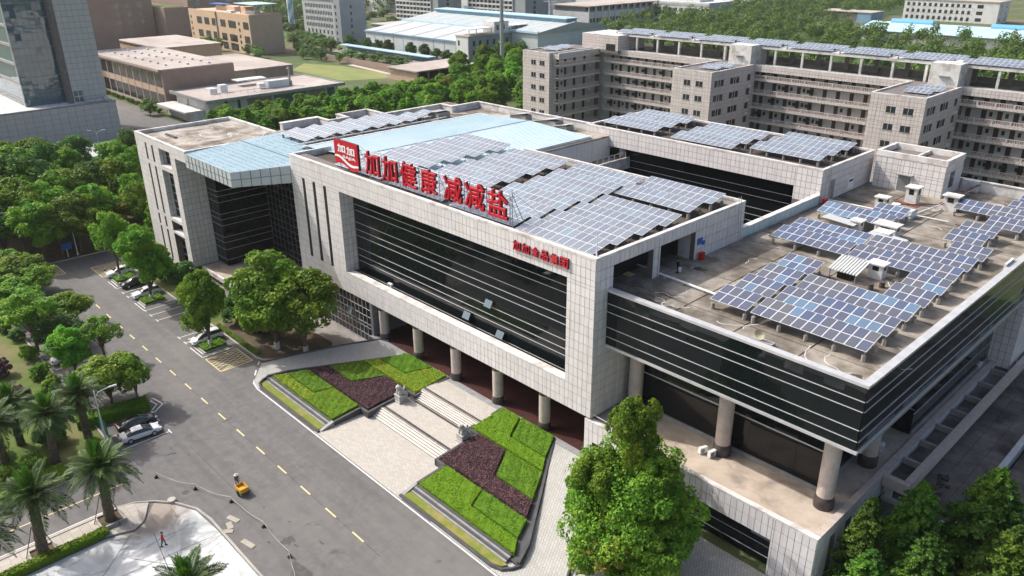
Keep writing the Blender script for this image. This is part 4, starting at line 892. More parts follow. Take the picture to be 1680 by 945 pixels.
# under the wing: terrace, columns, recessed glass
body('terrace_slab', 'terrace', (XR-.8, 56.5, 5.9, -21.55, 62.2, 6.42), (-24.4, 62.2, 5.9, -21.55, 112, 6.42))
for x in cells(XR-.78, -20.95, 1.3)[:-1]: piece('terrace_coping', 'coping', x+.01, YF-.04, 6.42, x+1.27, YF+.55, 6.62, B)
for y in cells(YF+.57, 112, 1.0)[:-1]: piece('terrace_coping', 'stone_pink', -21.6, y+.015, 6.42, -20.96, y+.975, 6.62, B)
body('terrace_wall', 'joint', (XR-.8, YF, 4.0, -25.15, YF+.6, 6.42), (-25.15, YF, 0, -21.0, YF+.6, 6.42), (XR-.8, YF, 0, -46.6, YF+.6, 4.0))
op = (-46.6, -25.15, -1, 4.0)
body('terrace_side_wall', 'joint', (-21.6, YF+.6, 0, -21.0, 58.6, 6.42), (-21.6, 59.8, 0, -21.0, 61.6, 6.42), (-21.6, 62.8, 0, -21.0, 112, 6.42), (-21.6, 58.6, 5.3, -21, 59.8, 6.42), (-21.6, 61.6, 5.3, -21, 62.8, 6.42), (-21.6, 58.6, 0, -21.4, 59.8, 5.3), (-21.6, 61.6, 0, -21.4, 62.8, 5.3))
nt_ = clad_parts(B, 'tile', 'y', -1, YF, XR-.8, -21.0, 0.0, 6.42, TW, TH_, [op])
nt_ += clad_parts(B, 'tile', 'x', 1, -21.0, YF, 68.5, 0.0, 6.42, 0.75, TH_, [(58.6, 59.8, 0, 5.3), (61.6, 62.8, 0, 5.3)])
clad(tiles, 'x', 1, -21.0, 68.5, 112, 4.0, 6.42, 0.75, TH_)
for y in (58.65, 61.65): piece('slit_window', 'mullion_grey', -21.4, y, 0.1, -21.36, y+1.1, 5.25, B)
curtain('y', 57.0, -46.5, -25.2, [0.1, 1.3, 2.6, 4.0], 1.8, -1, 'glass_flat', lines=[0.9, 2.1, 3.2]); body('terrace_glass_backing', 'dark', (-46.6, 57.1, 0, -25.2, 57.4, 4.0)); casement(-26.4, 56.6, 3.6, 2.0, 0.8, ang=.25)
curtain('y', 62.4, XR+.1, -24.4, [6.9, 10.9, 14.98], 2.4, -1, 'glass_flat', lines=[10.9], lw=0.12); curtain('x', -24.4, 62.5, 78, [6.9, 10.9, 14.98], 2.4, 1, 'glass_flat', lines=[], lw=0.12)
curtain('x', -22.1, 78, 101.4, [6.9, 9.0, 11.0, 13.0, 14.98], 2.4, 1, 'glass_flat', lines=[9.0, 11, 13.0]); curtain('y', 78.0, -24.4, -22.1, [6.9, 11.0, 14.98], 2.3, -1, 'glass_flat', lines=[9.5])
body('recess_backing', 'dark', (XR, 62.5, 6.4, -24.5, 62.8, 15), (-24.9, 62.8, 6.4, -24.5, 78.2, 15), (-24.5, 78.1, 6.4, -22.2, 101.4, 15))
body('glass_plinth', 'granite', (XR, 62.2, 6.42, -24.2, 62.36, 6.9), (-24.3, 62.36, 6.42, -24.15, 77.9, 6.9), (-22.05, 78, 6.42, -21.9, 101.4, 6.9)); piece('eaves_pipe', 'steel', WX-.02, WY+1, 14.75, WX+.13, 101, 14.9, B)
for x, y in ((-45.4, 61.5), (-34.0, 61.2), (-22.95, 60.8), (-22.95, 70.0)): column(x, y, 6.42, 14.98, 0.78, 1.25)
body('end_pier', 'joint', (-26, 101.5, 0, -19.6, 118, 20.4)); clad(tiles, 'x', 1, -19.6, 101.5, 118, 0, 20.4, .75, 1.05); clad(tiles, 'y', -1, 101.5, -26, -19.6, 6, 20.4, .75, 1.05)
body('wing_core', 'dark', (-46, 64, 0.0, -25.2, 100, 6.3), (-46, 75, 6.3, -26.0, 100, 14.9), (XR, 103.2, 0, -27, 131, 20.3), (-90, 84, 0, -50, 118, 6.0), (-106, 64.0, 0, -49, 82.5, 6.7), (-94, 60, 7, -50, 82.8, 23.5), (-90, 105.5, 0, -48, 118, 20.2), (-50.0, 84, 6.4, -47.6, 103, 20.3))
o = tiles.build('wall_tiles', 'tile', B); o['kind'] = 'stuff'
# white step in the east parapet
body('parapet_block', 'white_paint', (WX-.9, 93.0, 20.45, WX-.65, 95.6, 21.9))

for k, mb in PANES.items():
    o = mb.build('glass_panes', k, B); o['kind'] = 'stuff'
# ================================================================== solar arrays
PW, PD, TILT = 1.02, 1.545, R(12.3)
def panel_mesh(mat):
    mb = MB(); w, d, t = PW/2-.008, PD/2-.008, 0.035; f = 0.042
    mb.box(-w, -d, -t, w, d, 0.0, 0); n = len(mb.v)
    mb.quad((-w+f, -d+f, .004), (w-f, -d+f, .004), (w-f, d-f, .004), (-w+f, d-f, .004), 1)
    return mb.mesh('panel_'+mat, ['pv_frame', mat])
PV = {k: panel_mesh(k) for k in ('pv_grey', 'pv_violet', 'pv_blue', 'pv_light', 'pv_taupe', 'pv_sheen_pale', 'pv_sheen_blue', 'pv_sheen_grey')}
def solar(label, tables, zdeck, zlow, mix, name='solar_array'):
    """tables: (x0, y0, n) low front-left corner and panels per row; two rows deep"""
    x0, y0, _ = tables[0]
    t = thing(name, (x0, y0, zdeck), label, 'solar array', 'rooftop solar arrays')
    keys = list(mix); wts = [mix[k] for k in keys]; ct, st = math.cos(TILT), math.sin(TILT)
    fr = MB(); po = MB()
    for (x, y, n) in tables:
        for r in range(2):
            run = 0; kk = None
            for i in range(n):
                if run <= 0: kk = rnd.choices(keys, wts)[0]; run = rnd.choice((1, 1, 2, 3))
                run -= 1; s = (r+0.5)*PD
                mcopy('panel', PV[kk], (x+(i+.5)*PW, y+s*ct, zlow+s*st), t, (TILT, 0, 0))
        x1 = x+n*PW
        for s in (0.35, 1.5, 2.7): fr.tube([(x, y+s*ct, zlow+s*st-.08), (x1, y+s*ct, zlow+s*st-.08)], 0.035, 4)
        m = max(2, round((x1-x)/2.9)+1)
        for i in range(m):
            xx = x+.25+(x1-x-.5)*i/(m-1)
            fr.tube([(xx, y+.2*ct, zlow+.2*st-.12), (xx, y+2.95*ct, zlow+2.95*st-.12)], 0.035, 4)
            for s in (0.3, 2.75):
                yy = y+s*ct; zz = zlow+s*st-.12; po.cyl(xx, yy, zdeck, zdeck+min(.62, zz-zdeck-.05), 0.2, n=8); fr.tube([(xx, yy, zdeck+.4), (xx, yy, zz)], 0.03, 4)
            fr.tube([(xx, y+.3, zdeck+.7), (xx, y+2.7*ct, zlow+2.7*st-.14)], 0.02, 4)
    fr.build('support_frame', 'steel', t); o = po.build('ballast_posts', 'concrete', t); o['kind'] = 'stuff'
mixW = dict(pv_violet=5, pv_grey=4, pv_blue=2.2, pv_light=1.6, pv_taupe=1.2)
mixB = dict(pv_light=4, pv_blue=3, pv_violet=2, pv_grey=1)
mixV = dict(pv_violet=6, pv_blue=2, pv_grey=4)
mixM = dict(pv_sheen_pale=6, pv_sheen_grey=6, pv_sheen_blue=2)  # panels with the sky's sheen in their base colour
ZD, ZL = 20.5, 21.6
solar('narrow four-row solar array on the wing roof beside the tiled block', [(-38.35, 63.2, 4), (-38.35, 67.4, 4), (-38.35, 71.6, 4), (-38.35, 75.8, 4)], ZD, ZL, dict(pv_light=3, pv_blue=3, pv_violet=4, pv_grey=3))
solar('large solar array at the near corner of the wing roof', [(-33.85, 63.2, 11), (-33.85, 67.4, 11), (-33.85, 71.7, 11), (-26.75, 75.9, 4), (-26.75, 80.1, 4)], ZD, ZL, mixW)
solar('long solar array in the middle of the wing roof behind the striped shed', [(-34.25, 84.3, 11), (-34.25, 88.5, 11), (-27.0, 92.75, 4)], ZD, ZL, dict(pv_violet=5, pv_grey=6, pv_blue=1))
solar('pale blue two-row solar array beside the courtyard wall', [(-43.65, 84.1, 9), (-43.65, 88.2, 9)], ZD, ZL, mixB)
solar('solar array on the wing roof below the rear block corner', [(-44.4, 97.1, 9), (-39.3, 101.3, 4)], ZD, ZL, dict(pv_light=3, pv_blue=4, pv_violet=4))
solar('small two-row solar array near the white roof vents', [(-28.75, 97.4, 4), (-28.75, 101.5, 4)], ZD, ZL, mixV)
solar('far solar array at the eastern parapet of the wing', [(-27.2, 106.2, 4), (-32.4, 110.7, 9), (-27.3, 114.6, 4), (-27.2, 118.8, 4)], ZD, ZL, mixV)
ZD, ZL = 24.45, 25.35
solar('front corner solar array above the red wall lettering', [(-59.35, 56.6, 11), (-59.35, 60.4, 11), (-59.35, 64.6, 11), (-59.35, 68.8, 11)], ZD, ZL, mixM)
solar('pale solar array behind the last letter of the red roof sign', [(-71.2, 56.9, 11), (-71.2, 60.6, 11), (-71.2, 64.8, 11), (-71.2, 69.1, 11)], ZD, ZL, dict(pv_sheen_blue=6, pv_sheen_pale=3, pv_sheen_grey=1))
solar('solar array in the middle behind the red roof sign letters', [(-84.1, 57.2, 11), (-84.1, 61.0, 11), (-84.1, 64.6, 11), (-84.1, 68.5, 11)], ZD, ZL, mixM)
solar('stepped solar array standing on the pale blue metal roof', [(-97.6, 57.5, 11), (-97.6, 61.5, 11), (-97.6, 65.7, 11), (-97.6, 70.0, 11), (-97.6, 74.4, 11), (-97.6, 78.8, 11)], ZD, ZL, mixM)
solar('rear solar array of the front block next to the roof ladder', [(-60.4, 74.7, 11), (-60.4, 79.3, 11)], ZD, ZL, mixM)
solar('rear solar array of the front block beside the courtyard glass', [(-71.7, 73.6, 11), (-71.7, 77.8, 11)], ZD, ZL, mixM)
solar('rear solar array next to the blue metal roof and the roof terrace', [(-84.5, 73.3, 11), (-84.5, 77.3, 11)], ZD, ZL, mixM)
ZD, ZL = 24.5, 25.35
mixC = dict(pv_sheen_pale=6, pv_sheen_blue=3, pv_sheen_grey=4)
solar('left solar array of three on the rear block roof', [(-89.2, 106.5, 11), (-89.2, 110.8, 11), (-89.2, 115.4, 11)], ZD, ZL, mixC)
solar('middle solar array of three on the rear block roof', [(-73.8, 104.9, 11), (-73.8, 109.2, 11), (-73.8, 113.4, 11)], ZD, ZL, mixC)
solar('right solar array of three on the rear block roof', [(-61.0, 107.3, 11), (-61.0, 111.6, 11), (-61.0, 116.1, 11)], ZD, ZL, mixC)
solar('shiny sawtooth solar array along the back parapet', [(-123.4, 63.0, 8), (-123.4, 66.5, 8), (-123.4, 70.1, 8), (-123.4, 73.7, 8), (-123.4, 77.2, 8), (-123.4, 80.8, 8), (-120.7, 84.5, 5), (-120.5, 88.1, 3)], 24.1, 24.85, dict(pv_sheen_pale=5, pv_sheen_blue=2))

# ================================================================== signs
def glyph(ch, size, depth, bold):
    cu = bpy.data.curves.new('glyph', 'FONT'); cu.body = ch; cu.extrude = depth/2/size; cu.bevel_depth = bold; cu.bevel_resolution = 0; cu.resolution_u = 3
    o = bpy.data.objects.new('glyph', cu); COL.objects.link(o); dg = bpy.context.evaluated_depsgraph_get()
    me = bpy.data.meshes.new_from_object(o.evaluated_get(dg)); bpy.data.objects.remove(o); bpy.data.curves.remove(cu)
    n = len(me.vertices); co = np.empty(n*3, np.float32); me.vertices.foreach_get('co', co); co = co.reshape(-1, 3)
    return me, co
def letter(parent, ch, x0, x1, z0, z1, y, depth, bold, mats, name='letter', flip=False):
    """stand the glyph up in the XZ plane facing -Y and fit it to the box"""
    me, co = glyph(ch, 1.0, depth/max(x1-x0, .01), bold)
    mn, mx = co.min(0), co.max(0); sx = (x1-x0)/(mx[0]-mn[0]); sz = (z1-z0)/(mx[1]-mn[1])
    off = ORIG[parent.name]; out = np.empty_like(co)
    out[:, 0] = x0+(co[:, 0]-mn[0])*sx-off[0]; out[:, 2] = z0+(co[:, 1]-mn[1])*sz-off[2]; zz = co[:, 2]; rng_ = max(zz.max()-zz.min(), 1e-6)
    out[:, 1] = y-(zz-zz.min())/rng_*depth-off[1]
    me.vertices.foreach_set('co', out.astype(np.float32).ravel()); me.materials.clear()
    for mm in mats: me.materials.append(M[mm])
    me.update()
    for p in me.polygons:
        p.use_smooth = False
        if len(mats) > 1: p.material_index = 0 if abs(p.normal.y) > 0.7 else 1
    o = bpy.data.objects.new(name, me); COL.objects.link(o); o.parent = parent; ORIG[o.name] = off
    return o
S = thing('roof_sign', (-78, 57, 24.45), 'big red rooftop sign with a red flag-shaped logo board and seven red characters', 'sign')
spots = [('加', -88.1, -84.75), ('加', -84.15, -80.85), ('健', -80.15, -76.75), ('康', -76.0, -72.75), ('减', -71.55, -68.1), ('减', -67.65, -64.2), ('盐', -63.75, -60.35)]
fr = MB()
for ch, a, b in spots:
    letter(S, ch, a, b, 26.0, 29.2, 56.75, 0.38, 0.022, ['red_sign', 'red_side'])
    for x in (a+.35, b-.2):
        fr.tube([(x, 57.0, 24.5), (x, 57.0, 29.0)], 0.05, 5); fr.tube([(x, 58.7, 24.5), (x, 57.0, 28.6)], 0.04, 5); fr.tube([(x, 57.0, 24.6), (x, 58.5, 25.6)], 0.03, 4)
for z in (26.1, 27.6, 28.8): fr.tube([(-95.4, 57.02, z), (-60.3, 57.02, z)], 0.045, 5)
for x in (-95.0, -92.6, -90.2, -60.2): fr.tube([(x, 57.0, 24.5), (x, 57.0, 29.4)], 0.06, 5); fr.tube([(x, 59.2, 24.5), (x, 57.0, 29.0)], 0.045, 5)
fr.tube([(-60.2, 57, 29.2), (-57.6, 60.8, 25.2)], 0.02, 4); fr.tube([(-72.2, 57, 28.9), (-70.8, 59.8, 25.2)], 0.03, 4); fr.tube([(-89.6, 57, 29.3), (-87.8, 60, 25.2)], 0.03, 4)
for a, b in ((-60.2, -62), (-72.6, -71.2), (-89.9, -88.4)):
    fr.tube([(a, 57, 25.2), (b, 57, 27.2)], 0.025, 4); fr.tube([(a, 57, 27.2), (b, 57, 28.9)], 0.025, 4)
fr.build('support_frame', 'steel', S)
lb = MB(); n = 24; top = [(-95.6, 29.55), (-89.8, 29.5)]
bot = []
for i in range(n+1):
    t = i/n; bot.append((-89.75-5.87*t, 26.0-0.36*math.sin((1-t)*math.pi*2)*(-1)-0.0))
pts = [(-89.8, 29.5), (-95.6, 29.55)]+[(x, z) for x, z in reversed(bot)]
k = len(pts); v0 = len(lb.v); lb.v += [(x, 56.55, z) for x, z in pts]+[(x, 56.9, z) for x, z in pts]
lb.f.append(tuple(range(k))); lb.m.append(0); lb.f.append(tuple(reversed(range(k, 2*k)))); lb.m.append(1)
for i in range(k):
    j = (i+1) % k; lb.f.append((i, i+k, j+k, j)); lb.m.append(1)
board = lb.build('logo_board', ['red_sign', 'red_side'], S)
letter(board, '加', -94.75, -92.75, 27.85, 29.0, 56.54, 0.04, 0.03, ['white_sign'], 'logo_character'); letter(board, '加', -92.5, -90.5, 27.75, 28.9, 56.54, 0.04, 0.03, ['white_sign'], 'logo_character')
letter(board, 'JIAJIA', -93.7, -90.35, 27.05, 27.55, 56.54, 0.04, 0.03, ['white_sign'], 'logo_lettering')
sw = MB(); prev = None
for i in range(n+1):
    t = i/n; x = -95.55+5.7*t; zc2 = 27.05-0.62*t+0.36*math.sin(t*math.pi*1.9+.5)*(1-.3*t); h = 0.13+0.07*math.sin(t*math.pi)
    cur = ((x, 56.53, zc2-h), (x, 56.53, zc2+h))
    if prev: sw.quad(prev[0], cur[0], cur[1], prev[1])
    prev = cur
sw.build('logo_swoosh', 'white_sign', board)
S2 = thing('wall_sign', (-54.7, 55.8, 23.3), 'row of six small red characters on the white parapet band', 'sign')
for i, ch in enumerate('加加食品集团'):
    a = -58.8+1.41*i; letter(S2, ch, a, a+1.2, 23.3+(.0 if i else 0), 24.42, 55.86, 0.22, 0.02, ['red_sign', 'red_side'])
# ================================================================== balcony-access dormitory behind
D = thing('dormitory', (-105, 175, 0), 'long tiled dormitory with open balcony corridors and stair towers behind the offices', 'building')
dt = MB(); ZD_ = 26.6; ST = 3.38
def dbox(name, mat, *bs):
    mb = MB()
    for b in bs: mb.box(*b)
    return mb.build(name, mat, D)
levels = [ZD_-1.55-ST*k for k in range(0, 7)]          # underside of each parapet band
# towers: x0, x1 front face at y=161, running back to the corridor wing at y=180
towers = [(-165.2, -154.8, True), (-113.9, -103.0, False), (-66.2, -55.6, False), (-18.5, -8.0, False)]
for i, (x0, x1, first) in enumerate(towers):
    dbox('stair_tower', 'joint', (x0, 161, 0, x1, 182, ZD_-.3)); hs = []
    for k in range(7):
        z = ZD_-3.55-ST*k
        for xa in ((x0+3.4, x0+5.2), (x0+6.7, x0+8.6)):
            hs.append((xa[0], xa[1], z, z+1.2))
    clad(dt, 'y', -1, 161, x0, x1, 6, ZD_-.3, .78, .85, hs)
    for a, b, c, d in hs:
        if c < 8: continue
        w = piece('window', 'window', a, 160.96, c, b, 160.995, d, D); 
        piece('window_bar', 'mullion', (a+b)/2-.04, 160.93, c+.03, (a+b)/2+.04, 160.955, d-.03, D); piece('window_sill', 'soffit', a-.1, 160.88, c-.12, b+.1, 160.96, c-.02, D)
    hs = []
    for k in range(7):
        z = ZD_-3.6-ST*k
        for ya in ((162.3, 163.6), (163.9, 164.6), (164.9, 166.2), (169.0, 170.3), (170.6, 171.3), (171.6, 172.9), (176.5, 177.9)): hs.append((ya[0], ya[1], z, z+1.45))
    clad(dt, 'x', 1, x1, 161, 180, 6, ZD_-.3, .78, .85, hs)
    for a, b, c, d in hs:
        if c > 8: piece('window', 'window', x1+.003, a, c, x1+.04, b, d, D)
    for k in range(5): piece('air_conditioner', 'white_metal', x1+.05, 177.0, ZD_-5.2-ST*k, x1+.45, 177.9, ZD_-4.6-ST*k, D)
    for b in ((x0-.05, 160.95, ZD_-.3, x1+.05, 161.35, ZD_), (x1-.35, 161.37, ZD_-.3, x1+.05, 180, ZD_), (x0-.05, 161.37, ZD_-.3, x0+.35, 180, ZD_)): piece('coping', 'coping', *b, D)
    dbox('tower_roof', 'deck', (x0+.35, 161.35, ZD_-1.0, x1-.35, 181, ZD_-.75))
    if i in (1, 2): dbox('stair_house', 'white_paint', (x0+4.0, 178.5, ZD_-.75, x1-.8, 186, ZD_+4.3)); piece('stair_house_door', 'metal_white', x0+6.2, 178.44, ZD_-.7, x0+7.8, 178.48, ZD_+1.6, D); piece('door_hood', 'concrete', x0+5.9, 177.9, ZD_+1.75, x0+8.1, 178.44, ZD_+1.9, D)
    # balcony ends beside each tower
# corridor wings: bays between towers, facing -Y at y=180
bays = [(-150.9, -113.9), (-103.0, -66.2), (-55.6, -18.5)]
def corridor(x0, x1, y):
    for k in range(7):
        z = ZD_-ST*k; 
        if z < 8: break
        fl = z-ST     # floor of storey
        dbox('balcony_slab', 'tile_dorm', (x0, y-.35, fl-.15 if k else fl-.15, x1, y+1.9, fl))
        for a in cells(x0, x1, 0.78)[:-1]:
            dt.box(a+.03, y-.39, fl-.45, a+.75, y-.35, fl+.1)
        dbox('balcony_fascia', 'joint', (x0, y-.35, fl-.45, x1, y-.2, fl+.1))
        rb = MB(); n = int((x1-x0)/0.42)
        for j in range(n): xx = x0+.2+j*.42; rb.box(xx-.1, y-.3, fl+.1, xx+.1, y-.2, fl+.78)
        rb.box(x0, y-.33, fl+.78, x1, y-.17, fl+.92); o = rb.build('balustrade', 'railing', D)
        for xx in cells(x0, x1, 3.3): piece('baluster_post', 'coping', xx-.08, y-.36, fl+.08, xx+.08, y-.36-.05, fl+.95, D)
        piece('corridor_wall', 'inner_wall', x0, y+1.9, fl, x1, y+2.05, fl+ST-.15, D)
        j = 0
        for xx in cells(x0+.8, x1-.4, 3.1)[:-1]:
            j += 1
            piece('door', 'door_brown', xx, y+1.84, fl+.02, xx+.95, y+1.895, fl+2.3, D)
            if rnd.random() < .45: piece('corridor_window', 'window', xx+1.5, y+1.84, fl+1.1, xx+2.1, y+1.895, fl+2.0, D)
            if rnd.random() < .3: piece('laundry', 'cloth_dark', xx-.3, y+.9, fl+1.2, xx+1.2, y+1.1, fl+2.0, D)
    dbox('parapet_band', 'joint', (x0, y-.35, ZD_-1.7, x1, y+.2, ZD_-.3)); clad(dt, 'y', -1, y-.35, x0, x1, ZD_-1.7, ZD_-.3, .78, .7); piece('coping', 'coping', x0, y-.4, ZD_-.3, x1, y+.1, ZD_-.05, D)
for x0, x1 in bays: corridor(x0, x1, 180)
# side corridor of the first tower facing +X
def side_corridor(x, y0, y1):
    for k in range(7):
        fl = ZD_-ST*(k+1)
        if fl < 6: break
        dbox('balcony_slab', 'tile_dorm', (x-1.9, y0, fl-.15, x+.35, y1, fl)); dbox('balcony_fascia', 'joint', (x+.2, y0, fl-.45, x+.35, y1, fl+.1))
        for a in cells(y0, y1, .78)[:-1]: dt.box(x+.35, a+.03, fl-.45, x+.39, a+.75, fl+.1)
        rb = MB()
        for j in range(int((y1-y0)/.42)): yy = y0+.2+j*.42; rb.box(x+.2, yy-.1, fl+.1, x+.3, yy+.1, fl+.78)
        rb.box(x+.17, y0, fl+.78, x+.33, y1, fl+.92); rb.box(x-1.2, y0-.02, fl+.78, x+.33, y0+.1, fl+.92); rb.build('balustrade', 'railing', D)
        piece('corridor_wall', 'inner_wall', x-2.05, y0, fl, x-1.9, y1, fl+ST-.15, D)
        for yy in (163.5, 166.6, 170.4, 174.6): piece('door', 'door_brown', x-1.895, yy, fl+.02, x-1.84, yy+.95, fl+2.3, D)
        piece('corridor_window', 'window', x-1.895, 165.3, fl+1.1, x-1.84, 165.9, fl+2.0, D)
    dbox('parapet_band', 'joint', (x-.2, y0, ZD_-1.7, x+.35, y1, ZD_-.3)); clad(dt, 'x', 1, x+.35, y0, y1, ZD_-1.7, ZD_-.3, .78, .7); clad(dt, 'y', -1, y0, x-2, x+.35, ZD_-1.7, ZD_-.3, .78, .7); piece('coping', 'coping', x-.1, y0-.04, ZD_-.3, x+.4, y1, ZD_-.04, D)
side_corridor(-152.6, 162.2, 179.6)
dbox('dorm_core', 'inner_wall', (-165.2, 182.1, 0, 20, 192, ZD_-1.0), (-154.79, 163, 0, -154.6, 180, ZD_-1.0)); dbox('dorm_roof', 'deck', (-150, 180.3, ZD_-1.1, 20, 192.3, ZD_-.8)); dbox('rear_parapet', 'concrete', (-150, 192, ZD_-.8, 20, 192.4, ZD_+.55))
# roof-top arcade with solar tables
dbox('arcade_roof', 'white_paint', (-145.0, 182.6, ZD_+3.3, 20, 191.8, ZD_+3.9)); 
for j, x in enumerate(list(np.arange(-142, 18, 7.05))):
    piece('arcade_post', 'white_paint', x-.25, 182.7, ZD_-.8, x+.25, 183.2, ZD_+3.3, D); piece('arcade_post', 'concrete', x-.5, 191.0, ZD_-.8, x+.5, 191.6, ZD_+3.3, D)
dbox('roof_house', 'joint', (-158.5, 178.5, ZD_-1, -145.2, 190.5, ZD_+3.6)); clad(dt, 'y', -1, 178.5, -158.5, -145.2, ZD_-.3, ZD_+3.6, .78, .85, [(-149.5, -146.2, ZD_-.3, ZD_+1.4)]); clad(dt, 'x', 1, -145.2, 178.5, 190.5, ZD_-.3, ZD_+3.6, .78, .85)
piece('roof_house_recess', 'dark', -149.5, 178.42, ZD_-.3, -146.2, 178.46, ZD_+1.4, D); piece('coping', 'coping', -158.55, 178.45, ZD_+3.6, -145.15, 190.5, ZD_+3.75, D)
o = dt.build('wall_tiles', 'tile_dorm', D); o['kind'] = 'stuff'
for k, (x0, x1, first) in enumerate(towers[:3]):
    pos = ('leftmost', 'middle', 'right hand')[k]
    solar('small solar array on the %s stair tower roof of the dormitory' % pos, [(x0+4.3, 165.5, 5), (x0+4.9, 169.5, 5)] if k else [(x0+2.5, 166, 6), (x0+2.5, 171, 5)], ZD_-.75, ZD_+.05, mixC)
names = ('first', 'second', 'third', 'fourth', 'fifth', 'sixth', 'seventh', 'eighth', 'ninth', 'tenth', 'eleventh', 'twelfth')
for k in range(12):
    x = -149.5+13.1*k; solar('%s solar array from the left on the roof of the dormitory arcade' % names[k], [(x, 182.4, 11), (x+1.2, 186.6, 11)], ZD_+3.9, ZD_+4.25, mixC)
# ================================================================== surrounding buildings
def bld(name, loc, label, cat='building'): return thing(name, loc, label, cat)
def pbox(parent, name, mat, *bs):
    mb = MB()
    for b in bs: mb.box(*b)
    return mb.build(name, mat, parent)
def wrow(parent, y, xs, w, z0, h, mat='window', name='window', sill=None):
    for x in xs:
        piece(name, mat, x, y-.06, z0, x+w, y-.003, z0+h, parent)
def frow(parent, y, x0, x1, n, w, z0, h, **k): wrow(parent, y, [x0+(x1-x0)*(i+.5)/n-w/2 for i in range(n)], w, z0, h, **k)
# --- stone and glass office tower, left edge
T = bld('office_tower', (-262, 66, 0), 'grey stone tower with a green glass corner and low podium at the left edge')
pbox(T, 'podium', 'joint', (-330, 30, 0, -253.6, 77.8, 11.9))
st = MB(); 
for a in cells(30.5, 77.8, 2.25)[:-1]:
    for z in cells(0, 11.9, 1.5)[:-1]: st.box(-253.6, a+.03, z+.03, -253.5, a+2.2, z+1.45)
for a in cells(-330, -253.6, 2.25)[:-1]:
    for z in cells(0, 11.9, 1.5)[:-1]: st.box(a+.03, 77.8, z+.03, a+2.2, 77.9, z+1.45)
pbox(T, 'podium_roof', 'white_paint', (-330, 30.5, 11.9, -254.2, 77.4, 12.0)); pbox(T, 'podium_coping', 'granite', (-254.2, 30.5, 11.9, -253.4, 78, 12.3), (-330, 77.4, 11.9, -254.2, 78, 12.3))
pbox(T, 'shaft', 'joint', (-300, 68.0, 12, -261.5, 77.2, 60), (-262.2, 66.9, 12.0, -258.3, 77.2, 60))
for a in cells(68, 77.2, 1.55)[:-1]:
    for z in cells(12, 60, 1.6)[:-1]: st.box(-258.3, a+.03, z+.03, -258.2, a+1.5, z+1.55)
o = st.build('stone_cladding', 'grey_stone', T); o['kind'] = 'stuff'
for a in cells(56.2, 67.8, 1.45)[:-1]:
    for z in cells(12, 60, 2.0)[:-1]: piece('pane', 'glass_green', -262.2, a+.03, z+.03, -262.1, a+1.42, z+1.97, T, (0, rnd.gauss(0, .012), rnd.gauss(0, .012)))
for z in cells(12, 60, 4.0)[1:-1]: piece('glass_band', 'mullion_grey', -262.09, 56.1, z-.06, -261.98, 67.9, z+.06, T)
pbox(T, 'corner_post', 'mullion', (-262.3, 55.9, 12, -261.9, 56.15, 60), (-262.3, 67.85, 12, -261.9, 68.05, 60)); pbox(T, 'glass_core', 'dark', (-300, 56.4, 12, -262.3, 68, 60))
for z in cells(13, 60, 5.0)[:-1]: piece('side_band', 'granite', -300, 55.9, z, -262.4, 56.3, z+.7, T)
pbox(T, 'side_glass', 'glass_green', (-300, 56.3, 12, -262.4, 56.38, 60)); piece('service_window', 'glass_green', -258.2, 68.3, 12.4, -258.1, 70.6, 15.4, T); piece('service_window_bar', 'mullion', -258.1, 69.4, 12.4, -258.04, 69.55, 15.4, T); piece('service_window_bar', 'mullion', -258.1, 68.3, 13.8, -258.045, 70.6, 13.95, T)
pbox(T, 'rooftop_plant', 'steel', (-256.8, 70.5, 12.3, -255.2, 75.2, 12.9), (-256.9, 75.3, 12.3, -255.0, 76.6, 13.2))
# --- entrance pavilion in front of it, low planter wall
pbox(bld('gate_pavilion', (-232, 68, 0), 'low grey stone gate pavilion with a thin roof among the trees left of the offices'), 'pavilion_body', 'grey_stone', (-238, 60, 0, -226, 74, 3.2), (-240, 58, 3.2, -224, 76, 3.5))
# --- brown two-storey works
W1 = bld('brown_workshop', (-325, 120, 0), 'brown two-storey building with tall dark windows and a pale flat roof')
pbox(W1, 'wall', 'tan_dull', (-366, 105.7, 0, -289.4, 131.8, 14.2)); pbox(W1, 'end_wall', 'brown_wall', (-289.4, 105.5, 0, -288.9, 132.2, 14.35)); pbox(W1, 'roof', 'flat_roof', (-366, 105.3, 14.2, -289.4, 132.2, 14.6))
pbox(W1, 'roof_edge', 'flat_roof', (-366, 104.6, 13.9, -289.4, 105.3, 14.75)); pbox(W1, 'plinth', 'concrete', (-366, 105.4, 0, -289.4, 105.7, 1.1))
x = -296.0
for i in range(11):
    piece('window', 'window', x, 105.6, 8.4, x+5.6, 105.69, 12.9, W1); piece('window', 'window', x, 105.6, 1.4, x+5.6, 105.69, 5.9, W1)
    piece('pilaster', 'tan_dull', x-.95, 105.6, 1.1, x-.45, 105.695, 13.9, W1); x -= 7.0
for i in range(9):
    for j, y in enumerate((110.5, 117.5, 124.5)):
        piece('roof_vent', 'white_metal', -358+7.4*i+j*2.5, y, 14.6, -357.2+7.4*i+j*2.5, y+.9, 15.2, W1)
W2 = bld('tan_annex', (-325, 150, 0), 'low tan annex with flat pale roof joined behind the brown workshop')
pbox(W2, 'wall', 'tan_dull', (-356, 132.6, 0, -305.6, 165, 8.7)); pbox(W2, 'roof', 'flat_roof', (-356.4, 132.3, 8.7, -305.2, 165.3, 9.1)); pbox(W2, 'end_wall', 'brown_wall', (-305.55, 148.5, 0, -305.3, 164.9, 8.65))
wrow(W2, 148.4, [-321, -314], 4.2, 2.2, 3.6)
pbox(W2, 'front_wing', 'tan_dull', (-330, 133, 0, -305.7, 148.2, 8.6)); wrow(W2, 132.95, [-320, -312], 4.2, 2.2, 3.6)
